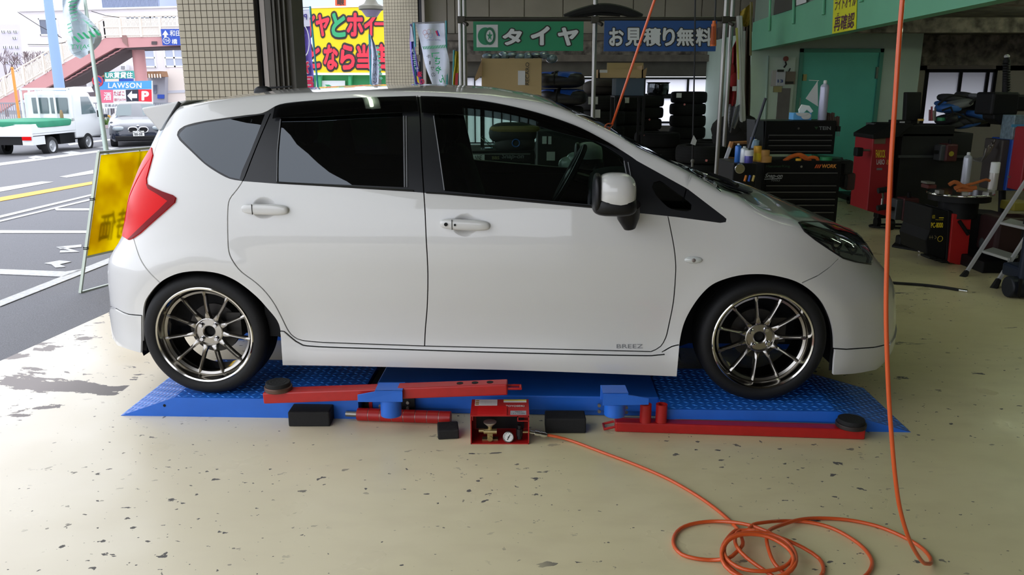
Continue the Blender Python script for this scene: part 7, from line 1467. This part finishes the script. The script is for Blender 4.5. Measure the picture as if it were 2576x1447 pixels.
for t_ in (200,250,300,340): a=math.radians(t_); m=MB(True); q=c+np.array([.24*math.cos(a),.24*math.sin(a),.012]); m.cbox(q,(.06,.05,.035),rz=a); m.build('clamp_jaw',steel,tcg,bevel=.006)
fbx(2331,458,2352,463,TCY-.1,.1,steel,'lever_pedal',tcg); fbx(2333,465,2356,475,TCY-.08,.12,mat('maroon_block',(84,34,32),rough=.5),'jaw_block',tcg,bevel=.006)
yl_=MATS['yellow_lettering']; ptext('PC-8000',2342,560,2372,573,TCY-.006,yl_,tcg,bold=.02); ptext('AUTO',2345,541,2352,550,TCY-.006,yl_,tcg); ptext('----',2362,547,2374,549,TCY-.006,yl_,tcg,bold=.05); ptext('TYRE CHANGER',2353,552,2373,554,TCY-.006,yl_,tcg)
m=MB(True); c=onY(2365,601,TCY-.006); m.tube([c+np.array([.022*math.cos(t),0,.024*math.sin(t)]) for t in np.linspace(0,6.283,17)[:-1]],.002,5,closed=True); m.build('ring_mark',yl_,tcg); ptext('++ >',2337,592,2356,602,TCY-.006,MATS['tan_gauge_face'],tcg)
for u,v in ((2335,645),(2350,650),(2366,655)): m=MB(True); c=onY(u,v,TCY-.03); m.cbox(c,(.06,.16,.02)); m.build('foot_pedal',mblk,tcg,bevel=.005)
gl3=thing('orange_glove_heap','heap of orange gloves on the tyre changer turntable','gloves',onY(2420,478,TCY+.1).tolist(),0)
for pts,r in (([(2388,465),(2400,458),(2412,462),(2420,470)],.018),([(2402,474),(2420,468),(2440,474),(2455,472)],.020),([(2408,478),(2425,480),(2445,478)],.018),([(2430,466),(2455,460),(2480,452),(2490,455)],.012)): m=MB(True); m.tube(cr([onY(u,v,TCY+.0) for u,v in pts],.02),r,7); m.build('glove',mat('dull_orange_glove',(176,96,46),rough=.85),gl3,True)
can(2416,383,2436,468,TCY+.05,(176,178,190),'silver spray can standing among orange gloves on the tyre changer'); can(2485,408,2506,478,TCY+.2,(196,190,184),'white bottle with red collar at the right of the turntable',name='white_bottle',cat='bottle',cap=(235,235,235),lab2=None)
# column, head, cabinet at the right edge
tw=thing('changer_tower','black threaded tower and head of the tyre changer against the right window','machine tower',onY(2520,470,TY+.6).tolist(),0)
m=MB(True); m.cyl(onY(2513,640,TY+.6)*[1,1,0]+np.array([0,0,.0]),onY(2533,150,TY+.6),.032,14); m.cyl(onY(2533,150,TY+.6),onY(2533,139,TY+.6),.022,12); m.build('tower_post',mblk,tw,True); m=MB(True); c=onY(2533,142,TY+.6); m.ball(c,(.025,.025,.02),12,8); m.build('post_cap',paper,tw,True)
for k in range(16):
    c=onY(2532,160+k*6.5,TY+.6); m=MB(True); m.lathe([(.031,-.006),(.036,0),(.031,.006)],16,Matrix.Translation(c)); 
    m.build('thread_ring',mblk,tw,True)
fbx(2492,232,2560,290,TY+.5,.3,mblk,'head_block',tw,bevel=.02); fbx(2553,238,2590,280,TY+.5,.25,mblk,'head_end',tw,bevel=.02); m=MB(True); P_=[onY(u,v,TY+.5) for u,v in ((2500,288),(2560,288),(2550,300),(2520,315),(2500,300))]; m.ext(P_,(0,.2,0)); m.build('head_shoulder',mblk,tw,bevel=.01)
m=MB(True); 
for k in range(4): m.tube(cr([onY(2496-k*6,372,TY+.45),onY(2505-k*8,350+k*8,TY+.4),onY(2480-k*4,395+k*4,TY+.45),onY(2440,398,TY+.5)],.05),.009,6)
m.build('air_tubes',steel,tw,True)
bc=thing('blue_side_cabinet','blue cabinet with a white notice at the right edge of the photo','cabinet',onY(2545,480,TY+.2).tolist(),0); fbx(2530,350,2568,480,TY+.3,.35,mat('cabinet_blue',(18,64,152),rough=.45),'cabinet_body',bc,bevel=.008); fbx(2550,376,2564,422,TY+.29,.01,paper,'white_notice',bc); fbx(2540,448,2560,475,TY+.28,.02,mblk,'black_slot',bc); fbx(2538,443,2562,448,TY+.27,.03,steel,'slot_tray',bc)
fbx(2505,352,2530,480,TY+.35,.3,mat('dark_taupe_panel',(58,52,50),rough=.6),'side_column',bc,bevel=.01)
rd2=thing('red_side_cabinet','red cabinet standing right of the blue cabinet at the photo edge','cabinet',onY(2575,480,TY).tolist(),0); fbx(2565,320,2640,480,TY+.1,.35,mred,'cabinet_body',rd2,bevel=.01)
hw_=thing('hardware_tray','clear tray of small metal fittings on top of the blue cabinet','tray',onY(2555,345,TY+.3).tolist(),0); fbx(2545,290,2590,352,TY+.3,.2,mat('tray_bluegrey',(120,140,150),rough=.3,noise=(30,.5)),'tray_box',hw_,bevel=.006); fbx(2545,313,2590,320,TY+.29,.01,mat('tray_band',(70,140,180),rough=.4),'tray_band',hw_)
# low dark machinery under
lm=thing('low_machine_base','low black machine base plate behind the step ladder','machine base',onZ(2500,690,0).tolist(),0); a=onZ(2440,688,0); m=MB(True); m.box(a[0]+.1,a[0]+1.0,a[1],a[1]+.5,0,.10); m.build('base_plate',mblk,lm,bevel=.01); fbx(2500,550,2620,640,a[1]+.1,.3,mat('dark_maroon_case',(48,22,22),rough=.6),'motor_case',lm,bevel=.03); fbx(2548,510,2600,532,a[1]+.2,.2,mat('dull_yellow_block',(140,128,50),rough=.6),'yellow_block',lm,bevel=.01); m=MB(True); m.ball(onY(2500,612,a[1]+.3),(.12,.1,.12),16,10); m.build('rubber_boot',mat('grey_boot',(52,54,54),rough=.8),lm,True)
# black pedal plate on the floor
pp_=thing('black_pedal_plate','black plate with two rubber lumps on the floor left of the tyre changer','pedal plate',onZ(2290,632,0).tolist(),0); m=MB(True); P_=[onZ(u,v,0) for u,v in ((2243,622),(2312,634),(2328,618),(2262,602))]; m.ext(P_,(0,0,.02)); m.build('base_sheet',mblk,pp_,bevel=.004)
for u0,v0,u1,v1 in ((2263,595,2287,620),(2290,600,2326,625)): c=onZ((u0+u1)/2,v1,0); fbx(u0,v0,u1,v1,c[1],.12,mblk,'rubber_lump',pp_,bevel=.02)
m=MB(True); m.tube([onZ(2312,632,.02),onZ(2330,630,.02)],.012,8); m.build('air_fitting',steel,pp_,True)
# floor jack beyond
fj=thing('black_floor_jack','low black trolley jack on the floor beside the teal door','jack',onZ(2170,515,0).tolist(),0); jb=onZ(2165,515,0); m=MB(True); m.box(jb[0]-.15,jb[0]+.2,jb[1],jb[1]+.5,.04,.12); m.build('jack_frame',mblk,fj,bevel=.01); m=MB(True); m.tube([jb+np.array([-.1,.1,.1]),jb+np.array([.1,.2,.35]),jb+np.array([.22,.2,.38])],.03,8); m.build('lift_beam',mblk,fj,True); m=MB(True); m.cyl(jb+np.array([.02,.2,.36]),jb+np.array([.02,.2,.40]),.07,20); m.build('saddle',rub,fj,True)
for dx in (-.13,.18): m=MB(True); m.cyl(jb+np.array([dx-.02,.06,.05]),jb+np.array([dx+.02,.06,.05]),.05,14); m.build('jack_wheel',blk,fj,True)
# step ladder
ld=thing('white_step_ladder','white aluminium step ladder with black feet at the right edge','ladder',onZ(2450,720,0).tolist(),0); lw_=mat('ladder_aluminium_white',(190,190,192),rough=.35,metal=.2); lt=mat('ladder_tread_grey',(150,152,150),rough=.6)
fA,fB=onZ(2424,696,0),onZ(2502,725,0); Yl=fA[1]; 
def rail2(p,q,Yp): a,b=onY(p[0],p[1],Yp),onY(q[0],q[1],Yp); m=MB(True); d=(b-a)/np.linalg.norm(b-a); m.tube([a,b+d*.9],.017,4); m.build('ladder_rail',lw_,ld)
rail2((2432,684),(2576,462),fA[1]+.05); rail2((2512,704),(2576,604),fB[1]+.05)
for (u0,v0,u1,v1,u2,v2,u3,v3) in ((2474,630,2538,650,2552,641,2490,625),(2518,558,2590,574,2600,563,2532,553)):
    m=MB(True); Pq=[onY(u0,v0,fA[1]-.02),onY(u1,v1,fB[1]),onY(u1+24,v1-8,fB[1]+.15),onY(u0+24,v0-8,fA[1]+.15)]; m.ext(Pq,(0,0,-.022)); m.build('ladder_tread',lt,ld)
    m=MB(True); m.tube([onY(u0,v0+3,fA[1]-.03),onY(u1,v1+3,fB[1]-.01)],.013,4); m.build('tread_lip',lw_,ld)
for f,u0,v0,u1,v1 in ((fA,2432,684,2421,700),(fB,2512,704,2499,728)): m=MB(True); m.tube([onY(u0,v0,f[1]+.04),onY(u1,v1,f[1])],[.022,.030],6); m.build('rubber_foot',rub,ld)
m=MB(True); m.tube([onY(2530,625,Yl+.4),onY(2556,580,Yl+.4)],.007,6); m.build('ladder_stay',lw_,ld)
# blue wheeled gear at the very corner
wj=thing('blue_wheeled_jack','dark blue wheeled jack base at the right edge of the floor','jack',onZ(2560,755,0).tolist(),0); c=onZ(2560,752,0); m=MB(True); m.cyl(c+np.array([-.06,.05,.08]),c+np.array([.3,.05,.08]),.08,18); m.build('roller',mat('dark_blue_roller',(10,16,30),rough=.5),wj,True,bevel=.01); m=MB(True); m.box(c[0]+.03,c[0]+.3,c[1]-.0,c[1]+.3,.12,.22); m.box(c[0]+.0,c[0]+.06,c[1],c[1]+.06,.1,.6); m.build('jack_frame',mat('jack_blue',(12,26,48),rough=.5),wj,bevel=.02)
for k in range(4): m=MB(True); m.cbox(c+np.array([-.02+k*.07,-.03,.09]),(.02,.02,.14)); m.build('roller_rib',blk,wj)
solo(fbx(2566,520,2640,730,onZ(2560,742,0)[1]+.35,.1,mblk,'black_post',None,bevel=.01),'black post at the right edge behind the blue wheeled jack','post')
# ---------------------------------------------------------------- second chest seen through the car windows
c2=chest_box('black tool cabinet with grey script lettering seen through the car windows','' or 1160,380,1345,600,6.6,.45,[(384,408),(409,440),(441,470)],True,'rear_tool_cabinet')
ptext('Snap-on',1262,387,1318,402,6.575,MATS['badge_grey'],c2,bold=.02,shear=.2); ptext('BBS',1238,393,1256,401,6.575,MATS['tan_gauge_face'],c2,bold=.02); ptext('NNE',1194,391,1212,402,6.57,ink,c2,shear=.2,bold=.02); fbx(1190,389,1219,404,6.58,.004,paper,'badge_plate',c2)
m=MB(True); c=onY(1292,380,6.8); m.ball(c+np.array([0,0,.02]),(.045,.03,.022),14,8); solo(m.build('white_cloth_wad',paper,None,True),'white cloth wad on the cabinet seen through the front door window','cloth')
m=MB(True); c=onY(1293,352,7.2); m.ball(onY(1290,335,6.85),(.20,.15,.09),20,10,p=.7); m.ball(onY(1295,362,6.85),(.17,.15,.08),20,10,p=.7); eg=m.build('dark_seat_cover_bundle',mat('dark_bundle',(34,34,32),rough=.7),None,True); solo(eg,'dark bundle with a tan top on the cabinet seen through the window','bundle')
m=MB(True); m.ball(onY(1295,324,6.83),(.21,.14,.035),20,8,p=.7); m.build('tan_cover',mat('tan_cover',(120,104,60),rough=.8),eg,True)
m=MB(True); c=onY(1225,378,6.8); m.cyl(c,c+np.array([0,0,.02]),.05,16); m.cyl(onY(1212,344,6.8),onY(1240,372,6.8),.012,8); m.cyl(onY(1240,368,6.8),onY(1260,368,6.8),.02,8); solo(m.build('glass_jug',glass('pale_glass',(.8,.88,.84),base=.1),None,True),'pale glass funnel and jars at the left of the window cabinet','jar')
m=MB(True); m.tube([onY(1298,360,6.7)+np.array([.03*math.cos(t),0,.03*math.sin(t)]) for t in np.linspace(0,6.283,17)[:-1]],.005,5,closed=True); solo(m.build('blue_tape_ring',mat('blue_ring',(40,90,160),rough=.5),None,True),'thin blue ring standing before the dark bundle','ring')
m=MB(True); c=onY(1438,408,6.72); 
for i,(du,dv,a,b) in enumerate(((0,6,.11,.07),(10,-4,.08,.07),(16,-18,.03,.06))): m.ball(onY(1438+du,408+dv,6.72),(a,.06,b),14,8,p=.85)
solo(m.build('clear_plastic_bag',mat('cloudy_plastic_bag',(150,165,160),rough=.3,coat=.5,noise=(16,.5,(90,104,100))),None,True),'cloudy plastic bag on the dark trolley seen through the front window','bag')
tr3=thing('dark_trolley','dark trolley with pinned papers seen through the front door window','trolley',onY(1420,500,6.6).tolist(),0); a,b=onY(1355,430,6.6),onY(1500,430,6.6); m=MB(True); m.box(a[0],b[0],6.6,7.0,.0,a[2]); m.build('trolley_body',mblk,tr3,bevel=.01)
bd=thing('dark_storage_shelf','dark storage shelf with white notes behind the plastic bag','shelf',onY(1420,430,7.6).tolist(),0); a,b=onY(1352,330,7.6),onY(1500,330,7.6); m=MB(True); m.box(a[0],b[0],7.6,8.0,.0,a[2]); m.build('shelf_case',mat('dark_shelf',(22,22,22),rough=.8),bd,bevel=.01)
for u0,v0,u1,v1 in ((1364,343,1375,362),(1379,343,1387,363),(1375,382,1396,404)): fbx(u0,v0,u1,v1,7.58,.006,paper,'pinned_note',bd)
# rows of dark shelving under the windows behind the tyres
sh2=thing('dark_tyre_shelf','dark low shelf running under the back window behind the tyre stacks','shelf',(2.0,14.0,0),0); m=MB(True); m.box(-.8,4.0,13.9,14.5,0,.86 if False else .5); m.build('shelf_body',mat('very_dark_shelf',(24,23,22),rough=.9),sh2)
fbx(1830,247,1838,262,YW-.1,.08,chrome,'window_latch',bpy.data.objects['window_2'])
